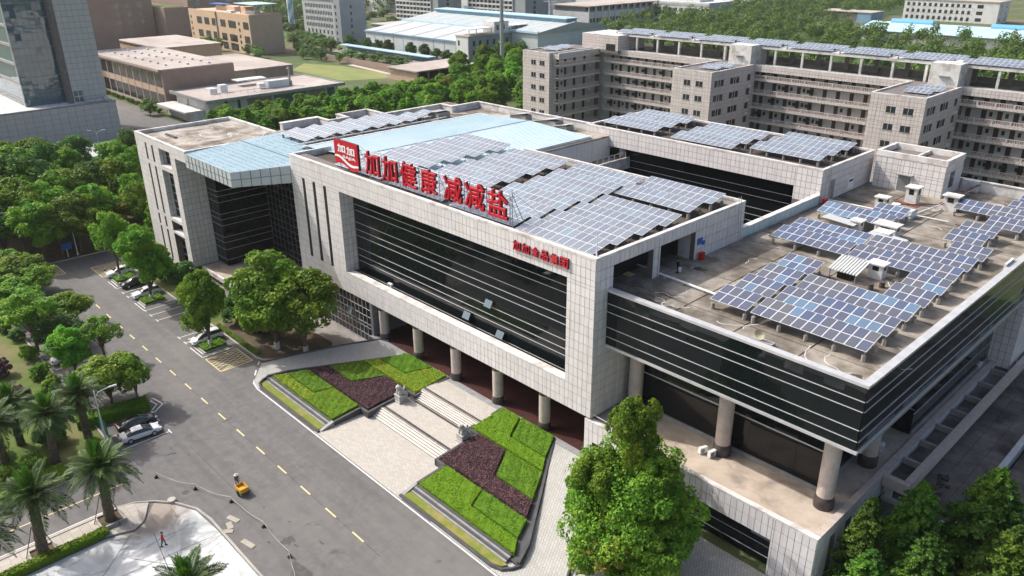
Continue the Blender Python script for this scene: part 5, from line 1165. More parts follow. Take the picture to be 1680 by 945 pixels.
W3 = bld('tan_hall', (-400, 150, 0), 'tan flat-roofed hall behind the brown workshop roof')
pbox(W3, 'wall', 'tan_wall', (-430, 139, 0, -378, 168, 11.5)); pbox(W3, 'roof', 'flat_roof', (-430.5, 138.5, 11.5, -377.5, 168.5, 12.0)); frow(W3, 139, -428, -380, 7, 1.5, 5, 2.5)
W4 = bld('brown_block', (-480, 130, 0), 'tall plain brown block partly hidden by the grey tower')
pbox(W4, 'wall', 'brown_wall', (-450, 94, 0, -376, 122, 36)); pbox(W4, 'roof', 'flat_roof', (-450, 93.8, 36, -375.8, 122.2, 36.6))
W5 = bld('brown_offices', (-520, 170, 0), 'brown office blocks with small windows and a green roof in the far left')
pbox(W5, 'wall', 'brown_wall', (-640, 178, 0, -556, 205, 27), (-640, 206, 0, -540, 222, 18), (-620, 224, 0, -545, 262, 30)); pbox(W5, 'roof', 'flat_roof', (-640, 177.8, 27, -555.8, 205.2, 27.6))
for z in (4, 9, 14, 19): wrow(W5, 178, [-616, -604, -590, -578, -566], 4.0, z, 3.0, mat='glass_green')
for z in (8, 13, 18):
    for y in (181, 188, 196): piece('window', 'glass_green', -555.99, y, z, -555.9, y+3, z+3, W5)
    for y in (228, 238, 250): piece('window', 'glass_green', -544.99, y, z+6, -544.9, y+4, z+9.5, W5)
pbox(W5, 'green_roof', 'lawn', (-600, 208, 18, -542, 220, 18.3))
# --- tan four-storey works
W6 = bld('tan_factory', (-450, 212, 0), 'tan four-storey factory with dark square windows and a blue roof canopy')
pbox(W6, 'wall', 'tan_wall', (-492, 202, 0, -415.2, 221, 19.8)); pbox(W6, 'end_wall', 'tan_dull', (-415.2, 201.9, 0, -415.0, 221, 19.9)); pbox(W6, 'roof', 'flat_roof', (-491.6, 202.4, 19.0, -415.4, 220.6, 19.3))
for z in (0.8, 5.5, 12.7): 
    for i in range(5): xx = -481.3+i*9.9+(1.2 if i > 2 else 0); piece('window', 'window', xx, 201.9, z, xx+6.2, 201.99, z+3.8, W6)
    piece('window', 'window', -434.2, 201.9, z, -431.6, 201.99, z+3.6, W6); piece('window', 'window', -422.8, 201.9, z+.2, -416.8, 201.99, z+3.8, W6)
for z in (2, 5, 8, 11.3, 14.6): piece('small_window', 'window', -428.4, 201.9, z, -426.8, 201.99, z+1.6, W6); piece('small_window', 'window', -490, 201.9, z+.5, -488.6, 201.99, z+2.1, W6)
pbox(W6, 'drain_pipe', 'concrete', (-455.6, 201.5, 0, -454.8, 202, 20.4)); pbox(W6, 'roof_parapet', 'tan_wall', (-492, 202, 19.8, -415, 202.4, 20.4), (-415.4, 202.4, 19.8, -415, 221, 20.4), (-492, 220.6, 19.8, -415, 221, 20.4))
pbox(W6, 'roof_room', 'tan_wall', (-476, 212, 19.3, -452, 218, 22.4), (-443, 211, 19.3, -436, 217, 23)); [piece('canopy_post', 'steel', x, y, 19.3, x+.4, y+.4, 25, W6) for x in (-437, -420) for y in (208, 218)]; pbox(W6, 'blue_canopy', 'blue_sky_roof', (-440, 206, 25, -416.5, 220, 25.3)); pbox(W6, 'blue_cover', 'sign_blue', (-480, 210, 23.0, -464, 216, 23.3)); pbox(W6, 'roof_tank', 'metal_white', (-434, 210, 19.3, -425, 214, 21.5), (-450, 206, 19.3, -444, 209, 21))
# --- low white canteen with roof plant
W7 = bld('canteen', (-267, 132, 0), 'low white canteen with dark red panels and metal plant on its flat roof')
pbox(W7, 'wall', 'white_wall', (-284, 107.5, 0, -258, 156.5, 7.2)); pbox(W7, 'roof', 'flat_roof', (-285.2, 106.2, 7.2, -256.4, 158.0, 7.7)); pbox(W7, 'roof_edge', 'granite', (-285.6, 105.8, 7.0, -284.9, 158.4, 8.0), (-256.6, 105.8, 7.0, -255.7, 158.4, 8.0), (-284.9, 105.8, 7.0, -256.6, 106.5, 8.0), (-284.9, 157.7, 7, -256.6, 158.4, 8))
for y, w, m in ((113, 1.0, 'window'), (117.5, 1.0, 'window'), (121.0, 9.0, 'brown_wall'), (131, 13, 'glass_green'), (144.5, 7, 'brown_wall'), (152, 3, 'glass_green')): piece('wall_panel' if m != 'window' else 'window', m, -257.98, y, 2.6 if m != 'window' else 3.2, -257.9, y+w, 6.6, W7)
piece('window', 'window', -275, 107.4, 3.4, -274, 107.48, 6.2, W7); pbox(W7, 'side_canopy', 'white_wall', (-286, 101, 3.6, -262, 107.4, 4.1), (-285, 104, 0, -262, 107.4, 3.6))
pbox(W7, 'air_handler', 'metal_white', (-268, 133, 7.7, -265, 141, 10.2)); pbox(W7, 'plant', 'white_metal', (-272, 113, 7.7, -268, 115.5, 9.5), (-271, 117, 7.7, -268.5, 119.5, 10.3), (-268, 130, 7.7, -266, 132.4, 9.6), (-281, 127, 9.6, -276, 138, 9.9))
mb = MB(); mb.cyl(-266.5, 142.2, 7.7, 13.5, .35, n=10); mb.cyl(-266.5, 142.2, 13.5, 14.2, .75, .2, n=10); mb.cyl(-266.5, 142.2, 7.7, 9.3, .8, n=10); mb.build('flue', 'concrete', W7)
for y in np.arange(111, 131, 2.5): piece('pipe_stand', 'steel', -262, y, 7.7, -261.9, y+.1, 8.8, W7)
pbox(W7, 'roof_pipe', 'white_metal', (-262.05, 111, 8.75, -261.85, 131, 8.95))
# --- grey dormitory, far
W8 = bld('grey_dormitory', (-440, 270, 0), 'pale grey six-storey block with rows of small dark windows')
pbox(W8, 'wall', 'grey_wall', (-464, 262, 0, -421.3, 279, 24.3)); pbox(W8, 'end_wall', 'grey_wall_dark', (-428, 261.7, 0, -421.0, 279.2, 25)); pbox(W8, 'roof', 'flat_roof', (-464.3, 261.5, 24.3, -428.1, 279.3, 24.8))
for z in (1.2, 5, 8.6, 12.2, 15.8, 19.6):
    n = 7 if z < 6 else 17; frow(W8, 262, -461, -430, n, 1.6 if n == 7 else 0.95, z, 2.1); piece('window', 'window', -426.5, 261.6, z+.4, -425.3, 261.69, z+2.2, W8); piece('window', 'window', -420.99, 268.5, z+.3, -420.9, 269.8, z+2.2, W8)
    if z > 6: wrow(W8, 261.8, [-457, -449, -441, -436], .9, z-.9, .6, mat='white_metal', name='air_conditioner')
# --- flats with white balcony grid
W9 = bld('far_flats', (-480, 385, 0), 'two far grey blocks of flats with white balcony grids')
for (x0, x1, y0, y1, h) in ((-530, -478, 380, 402, 30), (-468, -408, 400, 425, 30)):
    pbox(W9, 'wall', 'grey_wall_dark', (x0, y0, 0, x1, y1, h))
    for k in range(9):
        z = 1.5+3.2*k
        for i in range(int((x1-x0)/4.3)-2):
            a = x0+1+4.3*i; piece('balcony', 'white_wall', a, y0-.9, z, a+3.6, y0-.05, z+1.0, W9); piece('window', 'window', a+.5, y0-.1, z+1.2, a+2.9, y0-.02, z+2.7, W9)
    pbox(W9, 'balcony_wall', 'white_wall', *[(x0+.6+4.3*i, y0-.9, 0, x0+.95+4.3*i, y0-.06, h-.5) for i in range(int((x1-x0)/4.3)-1)])
    for k in range(8): piece('window', 'window', x1+.01, y0+8, 3+3.2*k, x1+.08, y0+10, 5+3.2*k, W9)
# --- warehouses
W10 = bld('white_warehouse', (-360, 280, 0), 'long white metal warehouse with ribbed roof and dark blue eaves')
pbox(W10, 'wall', 'metal_white', (-400.5, 264.8, 0, -320.6, 292, 8.7)); pbox(W10, 'eaves', 'blue_trim', (-401, 264.2, 8.5, -320.2, 265, 9.3), (-401, 264.9, 8.5, -400.4, 292, 9.3))
for a in cells(-400.5, -320.6, 9.0)[1:-1]: piece('wall_seam', 'grey_wall_dark', a-.12, 264.7, 0, a+.12, 264.79, 8.5, W10)
MB().prism([(-401, 264.3), (-320, 264.3), (-320, 292), (-401, 292)], 9.2, lambda x, y: 9.35+(y-264)*.12).build('roof', 'metal_roof', W10)
for i, a in enumerate(cells(-401, -320, 9.0)[1:-1:2]): MB().prism([(a, 264.3), (a+1.2, 264.3), (a+1.2, 292), (a, 292)], 9.2, lambda x, y: 9.43+(y-264)*.12).build('roof_strip', 'grey_wall_dark', W10)
W11 = bld('rear_warehouse', (-350, 320, 0), 'second warehouse behind with a long blue roof ridge')
pbox(W11, 'wall', 'metal_white', (-402, 293, 0, -290, 345, 13)); MB().prism([(-403, 292.5), (-289, 292.5), (-289, 320), (-403, 320)], 12.8, lambda x, y: 13.1+(y-292)*.13).build('roof', 'grey_wall', W11); MB().prism([(-403, 320), (-289, 320), (-289, 346), (-403, 346)], 12.8, lambda x, y: 16.7-(y-320)*.13).build('roof', 'grey_wall', W11)
pbox(W11, 'ridge_vent', 'blue_trim', (-400, 316, 16.3, -292, 324, 18.0)); pbox(W11, 'ridge_cap', 'blue_sky_roof', (-400.5, 315, 18.0, -291.5, 325, 18.4)); pbox(W11, 'eaves', 'blue_sky_roof', (-403, 292.0, 12.6, -289, 292.9, 13.6))
for i, a in enumerate(cells(-402, -290, 12)[1:-1]): MB().prism([(a, 292.5), (a+1.5, 292.5), (a+1.5, 316), (a, 316)], 12.8, lambda x, y: 13.2+(y-292)*.13).build('roof_strip', 'blue_sky_roof', W11)
W12 = bld('pink_shed', (-412, 300, 0), 'small shed with a faded pink roof beside the grey dormitory'); pbox(W12, 'wall', 'metal_white', (-432, 290, 0, -404.5, 330, 9)); pbox(W12, 'roof', 'stone_pink', (-432.5, 289.5, 9, -404, 330.5, 9.5))
# --- small white office with roof terrace
W13 = bld('white_office', (-300, 283, 0), 'small two-storey white and grey office with roof pergola beside the tall steel pole')
pbox(W13, 'wall', 'white_wall', (-318, 263.2, 0, -308.9, 306, 12.0)); pbox(W13, 'side_wall', 'grey_wall_dark', (-308.9, 263.3, 0, -308.5, 306, 11.9)); pbox(W13, 'roof', 'flat_roof', (-318.4, 262.9, 12.0, -308.1, 306.4, 12.5)); pbox(W13, 'roof_room', 'white_wall', (-317, 281, 12.5, -309, 291, 18)); pbox(W13, 'pergola', 'white_metal', (-318, 264, 15.2, -309, 280, 15.5), (-318, 292, 15.2, -309, 305, 15.5)); pbox(W13, 'pergola_post', 'white_metal', *[(-309.4, y, 12.5, -309.1, y+.3, 15.2) for y in (264.2, 269, 274, 279, 292.5, 298, 304)])
for z in (3, 7.5):
    for y in (266, 270, 275, 279.5, 284, 288.5, 294, 298, 302): piece('window', 'window', -308.49, y, z, -308.42, y+1.6, z+2.4, W13)
    wrow(W13, 263.2, [-316.5], 1.2, z, 2.4)
for z in (14, 14): wrow(W13, 0, [], 1, 1, 1)
for y in (282.5, 286.5): piece('window', 'window', -308.99, y, 14, -308.9, y+1.6, 16.4, W13)
# --- brown open shed by the lawn
W14 = bld('brown_shed', (-284, 220, 0), 'low open brown shed with pale flat roof next to the lawn')
pbox(W14, 'wall', 'tan_dull', (-294, 205, 0, -274.2, 206, 4.8), (-294, 206, 0, -293.4, 238, 4.8), (-293, 237, 0, -274, 238, 4.8)); pbox(W14, 'roof', 'flat_roof', (-295, 204, 4.8, -273, 239, 5.3)); pbox(W14, 'post', 'brown_wall', *[(-274.8, y, 0, -274.2, y+.6, 4.8) for y in (211, 217, 223, 230)]); pbox(W14, 'interior', 'dark', (-290, 207, 0, -280, 236, 4.7))
# --- white factories
W15 = bld('white_factory', (-410, 470, 0), 'long white three-storey factory with open upper gallery')
pbox(W15, 'wall', 'white_wall', (-420, 440, 0, -386, 520, 9.5)); pbox(W15, 'roof', 'flat_roof', (-421, 439, 13.0, -385, 521, 13.6)); pbox(W15, 'pillar', 'white_wall', *[(-386.1, y, 0, -385.2, y+1, 13.0) for y in np.arange(440, 520, 7.2)]); pbox(W15, 'gallery', 'grey_wall_dark', (-419, 441, 9.5, -390, 519, 13))
for y in np.arange(442, 516, 7.2):
    for z in (2.4, ): piece('window', 'window', -385.99, y, z, -385.9, y+2.2, z+2.8, W15); piece('window', 'window', -385.99, y+3, z, -385.9, y+5.2, z+2.8, W15)
    piece('gallery_opening', 'window', -389.99, y, 10.6, -389.9, y+5.5, 12.8, W15)
W16 = bld('white_annex', (-385, 540, 0), 'white office wing with paired windows beside the white factory')
pbox(W16, 'wall', 'white_wall', (-404, 527, 0, -345, 560, 13)); pbox(W16, 'band', 'grey_wall', (-404, 526.8, 10.2, -345, 527, 12.0))
for z in (1.6, 6): frow(W16, 527, -402, -347, 11, 2.8, z, 2.6)
pbox(W16, 'roof_plant', 'white_wall', (-398, 530, 13, -355, 548, 15.5)); pbox(W16, 'end_wall', 'grey_wall', (-345, 527, 0, -344.7, 560, 12.9))
W17 = bld('white_laboratory', (-220, 650, 0), 'white three-storey block with rows of square windows at the upper right')
pbox(W17, 'wall', 'white_wall', (-250, 640, 0, -186, 662, 14.2)); pbox(W17, 'roof', 'flat_roof', (-250.5, 639.5, 14.2, -185.5, 662.5, 14.7))
for z in (1.2, 5.6, 10): frow(W17, 640, -249, -203, 12, 1.9, z, 2.3); wrow(W17, 640, [-200], 4.0, z, 2.3)
for z in (2.2, 5.6, 10): wrow(W17, 639.4, [-247.5+3.83*i+2.2 for i in range(12)], .9, z-.4, .7, mat='grey_wall', name='air_conditioner')
for z in (1.2, 5.6, 10):
    for y in (645, 655): piece('window', 'window', -185.99, y, z, -185.9, y+2, z+2.2, W17)
W18 = bld('blue_shed', (-160, 505, 0), 'long low shed with pale blue metal roof and two bright blue curved vents')
pbox(W18, 'wall', 'white_wall', (-215, 492, 0, -20, 530, 5.6)); MB().prism([(-217, 490), (-18, 490), (-18, 511), (-217, 511)], 5.4, lambda x, y: 5.7+(y-490)*.17).build('roof', 'blue_sky_roof', W18); MB().prism([(-217, 511), (-18, 511), (-18, 532), (-217, 532)], 5.4, lambda x, y: 9.3-(y-511)*.17).build('roof', 'blue_sky_roof', W18)
for x0 in (-205, -150):
    mb = MB(); n = 10
    for i in range(n):
        a0, a1 = math.pi*i/n, math.pi*(i+1)/n
        mb.quad((x0, 511-2.2*math.cos(a0), 9+2.2*math.sin(a0)), (x0+24, 511-2.2*math.cos(a0), 9+2.2*math.sin(a0)), (x0+24, 511-2.2*math.cos(a1), 9+2.2*math.sin(a1)), (x0, 511-2.2*math.cos(a1), 9+2.2*math.sin(a1)))
    for x in (x0, x0+24): mb.poly([(x, 511-2.2*math.cos(math.pi*i/n), 9+2.2*math.sin(math.pi*i/n)) for i in range(n+1)])
    mb.build('curved_vent', 'blue_bright', W18)
W19 = bld('far_sheds', (-420, 640, 0), 'far white factory sheds along the top edge of the view')
pbox(W19, 'wall', 'white_wall', (-560, 470, 0, -470, 520, 14), (-640, 560, 0, -460, 640, 12), (-180, 700, 0, -60, 760, 13), (-700, 420, 0, -600, 520, 18), (-480, 640, 0, -380, 690, 13)); pbox(W19, 'roof', 'blue_sky_roof', (-561, 469, 14, -469, 521, 14.8), (-181, 699, 13, -59, 761, 14)); pbox(W19, 'door', 'blue_trim', *[(-556+12*i, 469.8, 0, -550+12*i, 469.95, 5) for i in range(7)])
W20 = bld('blue_office', (-255, 600, 0), 'small dark blue and grey shed beside the white three-storey block'); pbox(W20, 'wall', 'blue_trim', (-262, 590, 0, -252, 610, 7)); pbox(W20, 'wall', 'concrete', (-290, 592, 0, -262.2, 610, 6)); pbox(W20, 'roof', 'flat_roof', (-290.5, 589.5, 7, -251.5, 610.5, 7.4))
# --- lawn, paths, fence wall
sheet('far_lawn', [(-349, 188), (-305, 187), (-297, 203), (-297, 209), (-312, 213), (-345, 212), (-366, 204)], 0.03, 'lawn_far')
sheet('far_path', [(-345, 216), (-300, 211.5), (-300, 214), (-345, 219)], 0.035, 'stone_pink'); sheet('yard_far', rect(-402, 240, -318, 264), 0.03, 'forecourt'); sheet('far_verge', rect(-420, 101.6, -286.5, 104.5), 0.05, 'lawn')
F1 = thing('site_wall', (-360, 232, 0), 'long brown and blue site wall between the lawn and the warehouse', 'wall'); pbox(F1, 'brown_wall', 'brown_wall', (-372, 219.5, 0, -296, 220, 2.6)); pbox(F1, 'blue_wall', 'blue_trim', (-401, 251, 0, -320, 251.5, 2.6)); pbox(F1, 'wall_cap', 'blue_sky_roof', (-401, 247, 2.6, -320, 251.6, 3.0))
# --- poles
def pole(name, x, y, h, r, label, arms=()):
    t = thing(name, (x, y, 0), label, 'pole'); mb = MB(); mb.cyl(x, y, 0, h, r, r*.6, n=12); mb.build('shaft', 'steel', t)
    for z in np.arange(h*.12, h*.9, h*.14): m2 = MB(); m2.cyl(x, y, z, z+.25, r*1.25, n=12); m2.build('flange', 'steel', t)
    for z, l in arms: m2 = MB(); m2.box(x-l, y-.15, z, x+l, y+.15, z+.3); m2.build('cross_arm', 'steel', t)
pole('transmission_pole', -251.5, 232.9, 62, 0.95, 'tall grey steel pole rising from the trees left of the dormitory', ((39, 4), (46, 4)))
pole('transmission_pole', -325.2, 338.2, 62, 0.9, 'second grey steel pole farther back with cross arms', ((14, 5), (24, 5), (33, 5), (40, 5)))
P = thing('striped_chimney', (-527, 288, 0), 'tall thin chimney with blue and white spiral stripes', 'chimney')
for m_, off in (('stripe_blue', 0), ('stripe_white', math.pi/2)):
    mb = MB(); N_ = 16; H_ = 60; K = 60
    for i in range(K):
        for j in range(N_):
            if ((j/N_*2*2*math.pi - i*0.62 + off*2) % (2*math.pi)) < math.pi:
                a0, a1 = 2*math.pi*j/N_, 2*math.pi*(j+1)/N_; z0, z1 = H_*i/K, H_*(i+1)/K; r = 2.1
                mb.quad((-527+r*math.cos(a0), 288+r*math.sin(a0), z0), (-527+r*math.cos(a1), 288+r*math.sin(a1), z0), (-527+r*math.cos(a1), 288+r*math.sin(a1), z1), (-527+r*math.cos(a0), 288+r*math.sin(a0), z1))
    mb.build('stripe_band', m_, P)
# --- lower terrace building at right edge
W21 = bld('lower_annex', (-17, 85, 0), 'low annex roof with a row of empty concrete planters right of the wing')
pbox(W21, 'wall', 'granite', (-20.9, 69.8, 0, -14.1, 125, 3.6)); pbox(W21, 'coping', 'coping_metal', (-14.5, 69.6, 3.6, -13.9, 125, 4.0), (-20.9, 69.4, 3.6, -14.5, 69.9, 4.0))
for x in cells(-20.9, -14.5, 1.6)[:-1]:
    for y in cells(69.95, 124, 1.6)[:-1]: piece('deck_slab', 'deck_grey', x+.02, y+.02, 3.55, x+1.58, y+1.58, 3.7+rnd.uniform(-.01, .01), W21)
pbox(W21, 'low_roof', 'deck_grey', (-13.9, 72, 0, 10, 125, 2.2))
pl = MB(); pbox(W21, 'planter_floor', 'deck_grey', (-20.85, 69.6, 5.5, -19.1, 124, 5.75))
for y in cells(69.6, 124, .62)[:-1]: piece('planter_rim', 'stone_pink', -19.15, y+.012, 5.5, -18.5, y+.6, 6.62, W21)
pbox(W21, 'planter_end', 'stone_pink', (-20.9, 68.9, 5.5, -18.5, 69.55, 6.62)); pbox(W21, 'planter_leg', 'coping', *[(-20.7, y, 3.7, -20.1, y+.5, 5.5) for y in (69.6, 80, 92, 104)])
for y in np.arange(73.8, 122, 4.3): piece('planter_divider', 'concrete', -20.88, y-.15, 5.75, -19.16, y+.15, 6.4, W21)
# ================================================================== vegetation
def unit(v): return v/(np.linalg.norm(v, axis=-1, keepdims=True)+1e-9)
def crown_points(clumps, radii, nper, outc):
    P = []; N = []
    for c, r in zip(clumps, radii):
        n = int(nper*(0.6+0.8*nrng.random())); d = unit(nrng.normal(size=(n, 3))+np.array([0, 0, 0.35])+0.5*unit(c-outc))
        rad = r*(0.55+0.5*nrng.random((n, 1))**0.5)*np.array([1, 1, 0.8]); P.append(c+d*rad); N.append(d*0.7+nrng.normal(size=(n, 3))*0.45+np.array([0, 0, .35]))
    return np.vstack(P), np.vstack(N)
def limbs(mb, H, r, z_fork, targets, seed):
    rg = random.Random(seed)
    mb.tube([(0, 0, -.1), (rg.uniform(-.08, .08), rg.uniform(-.08, .08), z_fork*.5), (rg.uniform(-.1, .1), rg.uniform(-.1, .1), z_fork), (0, 0, H*.75)], [r*1.25, r, r*.85, r*.25], 8)
    for t in targets:
        z0 = z_fork*rg.uniform(.75, 1.25); mid = (t[0]*.45+rg.uniform(-.2, .2), t[1]*.45+rg.uniform(-.2, .2), z0+(t[2]-z0)*.6); mb.tube([(0, 0, z0), mid, (t[0], t[1], t[2])], [r*.55, r*.34, r*.1], 6)
def broadleaf(name, H, Rr, nclump, nper, leaf, mat, seed, zfrac=0.2, cr=0.27, lobes=7, trunk_r=0.2, hollow=0.45):
    """uneven domed crown from overlapping leaf clumps round a few main lobes"""
    global nrng; keep = nrng; nrng = np.random.default_rng(seed)
    zc = H*(zfrac+1)/2; hz = H*(1-zfrac)/2; L = []
    for k in range(lobes):
        a = 2*math.pi*(k+nrng.random()*.6)/lobes; e = nrng.uniform(-.5, .75); q = nrng.uniform(.35, .62)
        L.append((np.array([math.cos(a)*Rr*q*math.cos(e), math.sin(a)*Rr*q*math.cos(e), zc+hz*math.sin(e)*.75]), nrng.uniform(.42, .6)))
    L.append((np.array([nrng.uniform(-.1, .1)*Rr, nrng.uniform(-.1, .1)*Rr, zc+hz*.5]), .5))
    C = []; RD = []
    for i in range(nclump):
        c, s = L[i % len(L)]; d = unit(nrng.normal(size=3)+np.array([0, 0, .25])); rr = s*(hollow+(1-hollow)*nrng.random()**.5)
        p = c+d*rr*np.array([Rr, Rr, hz]); p[2] = max(p[2], H*zfrac*.8); p[2] = min(p[2], H-.1*hz); C.append(p); RD.append(Rr*cr*nrng.uniform(.65, 1.2))
    P, N = crown_points(np.array(C), RD, nper, np.array([0, 0, zc])); me = leaf_mesh(name+'_crown', P, N, leaf, mat)
    tb = MB(); tg = [c for c, s in L]+[C[i] for i in range(0, nclump, max(1, nclump//8))]; limbs(tb, H, trunk_r, H*zfrac*.8, [t*np.array([.8, .8, 1]) for t in tg], seed); tm = tb.mesh(name+'_trunk', 'bark')
    nrng = keep; return tm, me, H, Rr
def conifer_like(name, H, Rr, nb, nper, leaf, mat, seed, trunk_r=.16, z0=.12, droop=.25, spread=.2):
    """narrow tree with ascending branch sprays (ginkgo, dawn redwood)"""
    global nrng; keep = nrng; nrng = np.random.default_rng(seed); P = []; N = []; tb = MB(); tb.tube([(0, 0, -.1), (0, 0, H*.5), (0, 0, H*.97)], [trunk_r*1.2, trunk_r*.8, .03], 8)
    for b in range(nb):
        t = (b+nrng.random())/nb; z = H*(z0+(1-z0)*t**.9*.97); ln = Rr*(1-t)**.75*nrng.uniform(.7, 1.15)+.25; a = b*2.4+nrng.uniform(-.5, .5); up_ = nrng.uniform(.1, .5)
        n = int(nper*(.4+ln/Rr)); u = nrng.random(n)**.7; w = ln*spread*(1-.4*u)
        cx = np.cos(a)*ln*u; cy = np.sin(a)*ln*u; cz = z+ln*u*up_-droop*ln*u*u
        P.append(np.stack([cx, cy, cz], 1)+nrng.normal(size=(n, 3))*np.stack([w, w, w*.5], 1)); N.append(nrng.normal(size=(n, 3))*.6+np.array([np.cos(a)*.4, np.sin(a)*.4, .6]))
        tb.tube([(0, 0, z), (math.cos(a)*ln*.5, math.sin(a)*ln*.5, z+ln*.5*up_), (math.cos(a)*ln*.95, math.sin(a)*ln*.95, z+ln*.95*up_-droop*ln*.9)], [trunk_r*.35*(1-t)+.02, .03, .012], 4)
    me = leaf_mesh(name+'_crown', np.vstack(P), np.vstack(N), leaf, mat); nrng = keep; return tb.mesh(name+'_trunk', 'bark'), me, H, Rr
TR = {}
for i in range(3): TR['camphor%d' % i] = broadleaf('camphor', 10, 3.6, 120, 115, 0.20, 'leaf_camphor', 100+i)
for i in range(2): TR['bright%d' % i] = broadleaf('bright', 10, 3.6, 120, 125, 0.20, 'leaf_bright', 120+i, zfrac=.14)
for i in range(2): TR['dark%d' % i] = broadleaf('dark', 10, 4.0, 90, 110, 0.21, 'leaf_dark', 140+i, zfrac=.12)
for i in range(2): TR['open%d' % i] = broadleaf('open', 10, 3.6, 42, 95, 0.20, 'leaf_camphor', 160+i, zfrac=.4, cr=.24, lobes=9, hollow=.7)
TR['yellow0'] = broadleaf('yellow', 10, 3.4, 40, 95, 0.2, 'leaf_yellow', 171, zfrac=.4, cr=.25, lobes=8)
for i in range(3): TR['poplar%d' % i] = conifer_like('poplar', 12, 2.7, 95, 80, 0.26, 'leaf_bright' if i != 1 else 'leaf_camphor', 180+i, z0=.02, droop=.05)
for i in range(3): TR['far%d' % i] = broadleaf('far', 10, 4.2, 46, 34, 0.40, 'leaf_far', 200+i, zfrac=.15, cr=.3)
TR['ball0'] = broadleaf('ball', 10, 5.2, 90, 90, 0.36, 'leaf_dark', 220, zfrac=.02, cr=.27, lobes=9, hollow=.75)
TR['ball1'] = broadleaf('ball', 10, 5.2, 80, 80, 0.42, 'leaf_camphor', 221, zfrac=.02, cr=.26, lobes=9, hollow=.75)
TR['ball2'] = broadleaf('ball', 10, 5.2, 80, 80, 0.42, 'hedge_purple', 222, zfrac=.02, cr=.26, lobes=9, hollow=.75)
CNT = {}
def tree(kind, x, y, h, r, label, cat='tree', group=None, name=None, rz=None, z=0.0, lime=False, nm_crown='crown'):
    tm, cm, H, Rr = TR[kind]; nm = name or ('shrub' if kind.startswith('ball') else 'tree')
    t = thing(nm, (x, y, z), label, cat, group, rz if rz is not None else rnd.uniform(0, 6.28)); sx = r/Rr; sz = h/H
    for pn, me in (('trunk', tm), (nm_crown, cm)):
        o = bpy.data.objects.new(pn, me); COL.objects.link(o); o.parent = t; o.scale = (sx, sx, sz) if pn != 'trunk' else ((sx+sz)/2, (sx+sz)/2, sz)
    if lime:
        o = MB(); o.cyl(0, 0, 0, 1.15, .26*(sx+sz)/2+.03, n=10); oo = bpy.data.objects.new('lime_coat', o.mesh('lime_coat', 'lime')); COL.objects.link(oo); oo.parent = t
    return t
# foreground camphor in three overlapping leaders, modelled on its own
TR['big'] = broadleaf('big_camphor', 12.0, 7.4, 230, 165, 0.18, 'leaf_camphor', 77, zfrac=.05, cr=.19, lobes=13, trunk_r=.4, hollow=.55); TR['lead'] = broadleaf('camphor_leader', 8.0, 3.4, 80, 150, 0.18, 'leaf_camphor', 78, zfrac=.1, cr=.26, lobes=6, trunk_r=.2)
bt = tree('big', -36.0, 48.2, 11.8, 6.5, 'huge dense camphor tree in front of the right wing terrace', rz=.6)
for (dx, dy, dz, sx, sz) in ((.4, .4, 8.6, .66, 1.1), (2.4, -.8, 6.4, .72, .8), (-2.4, -1.0, 6.0, .75, .8), (2.8, -3.6, -.2, .95, .95), (-1.6, -3.4, -.3, .95, .9), (4.2, -1.6, .2, .8, .9), (1.4, -5.2, -.4, .8, .7)):
    o = bpy.data.objects.new('crown', TR['lead'][1]); COL.objects.link(o); o.parent = bt; o.location = (dx, dy, dz); o.scale = (sx, sx, sz); o.rotation_euler = (0, 0, dx)
tree('yellow0', -33.9, 43.4, 7.0, 2.5, 'small bright yellow green tree at the bottom edge before the huge camphor')
# trees by the entrance
tree('bright1', -97.8, 45.2, 14.8, 5.2, 'tall bright green tree left of the two in the island before the slit wall', lime=True, rz=1.0)
tree('camphor0', -93.8, 47.6, 12.4, 5.3, 'broad darker tree right of the two in the island before the slit wall', lime=True, rz=2.0)
tree('dark1', -100.5, 47.6, 10.5, 4.2, 'rounded dark green tree behind the two island trees by the glass')
tree('open0', -141.1, 38.2, 12.3, 3.4, 'loose yellowish tree in the parking island next to the farthest white car', lime=True, rz=0.3)
tree('camphor1', -128.2, 38.7, 12.8, 3.6, 'dense tree in the middle parking island beside the white estate car', lime=True)
tree('camphor2', -105.3, 38.5, 12.0, 2.9, 'slim dense tree in the parking island beside the white people carrier', lime=True)
for x in (-105.4, -128.2, -141.1):
    p = thing('tree_island', (x, 38.7, 0), 'hedge island under a parking tree, ' + {-105.4: 'next to the yellow hatching', -128.2: 'between the white estate car and the empty bays', -141.1: 'next to the dark car'}[x], 'planter')
    piece('kerb_stone', 'kerb', x-1.55, 36.9, 0, x+1.55, 40.6, .14, p); piece('hedge_body', 'hedge_base', x-1.3, 37.15, .14, x+1.3, 40.35, .5, p); m = 900
    P_ = np.stack([nrng.uniform(-1.35, 1.35, m), nrng.uniform(-1.65, 1.65, m), .52+nrng.normal(0, .05, m)], 1); k_ = nrng.random(m) < .3; P_[k_, 2] = nrng.uniform(.15, .5, k_.sum()); e_ = nrng.integers(0, 4, m)
    P_[k_ & (e_ == 0), 0] = 1.33; P_[k_ & (e_ == 1), 0] = -1.33; P_[k_ & (e_ == 2), 1] = 1.63; P_[k_ & (e_ == 3), 1] = -1.63
    o = bpy.data.objects.new('foliage', leaf_mesh('island_foliage', P_, nrng.normal(size=(m, 3))*.5+np.array([0, 0, 1]), .12, 'hedge_green')); COL.objects.link(o); o.parent = p; o.location = (0, .05, 0); o['kind'] = 'stuff'
G = 'trees of the park side car park'
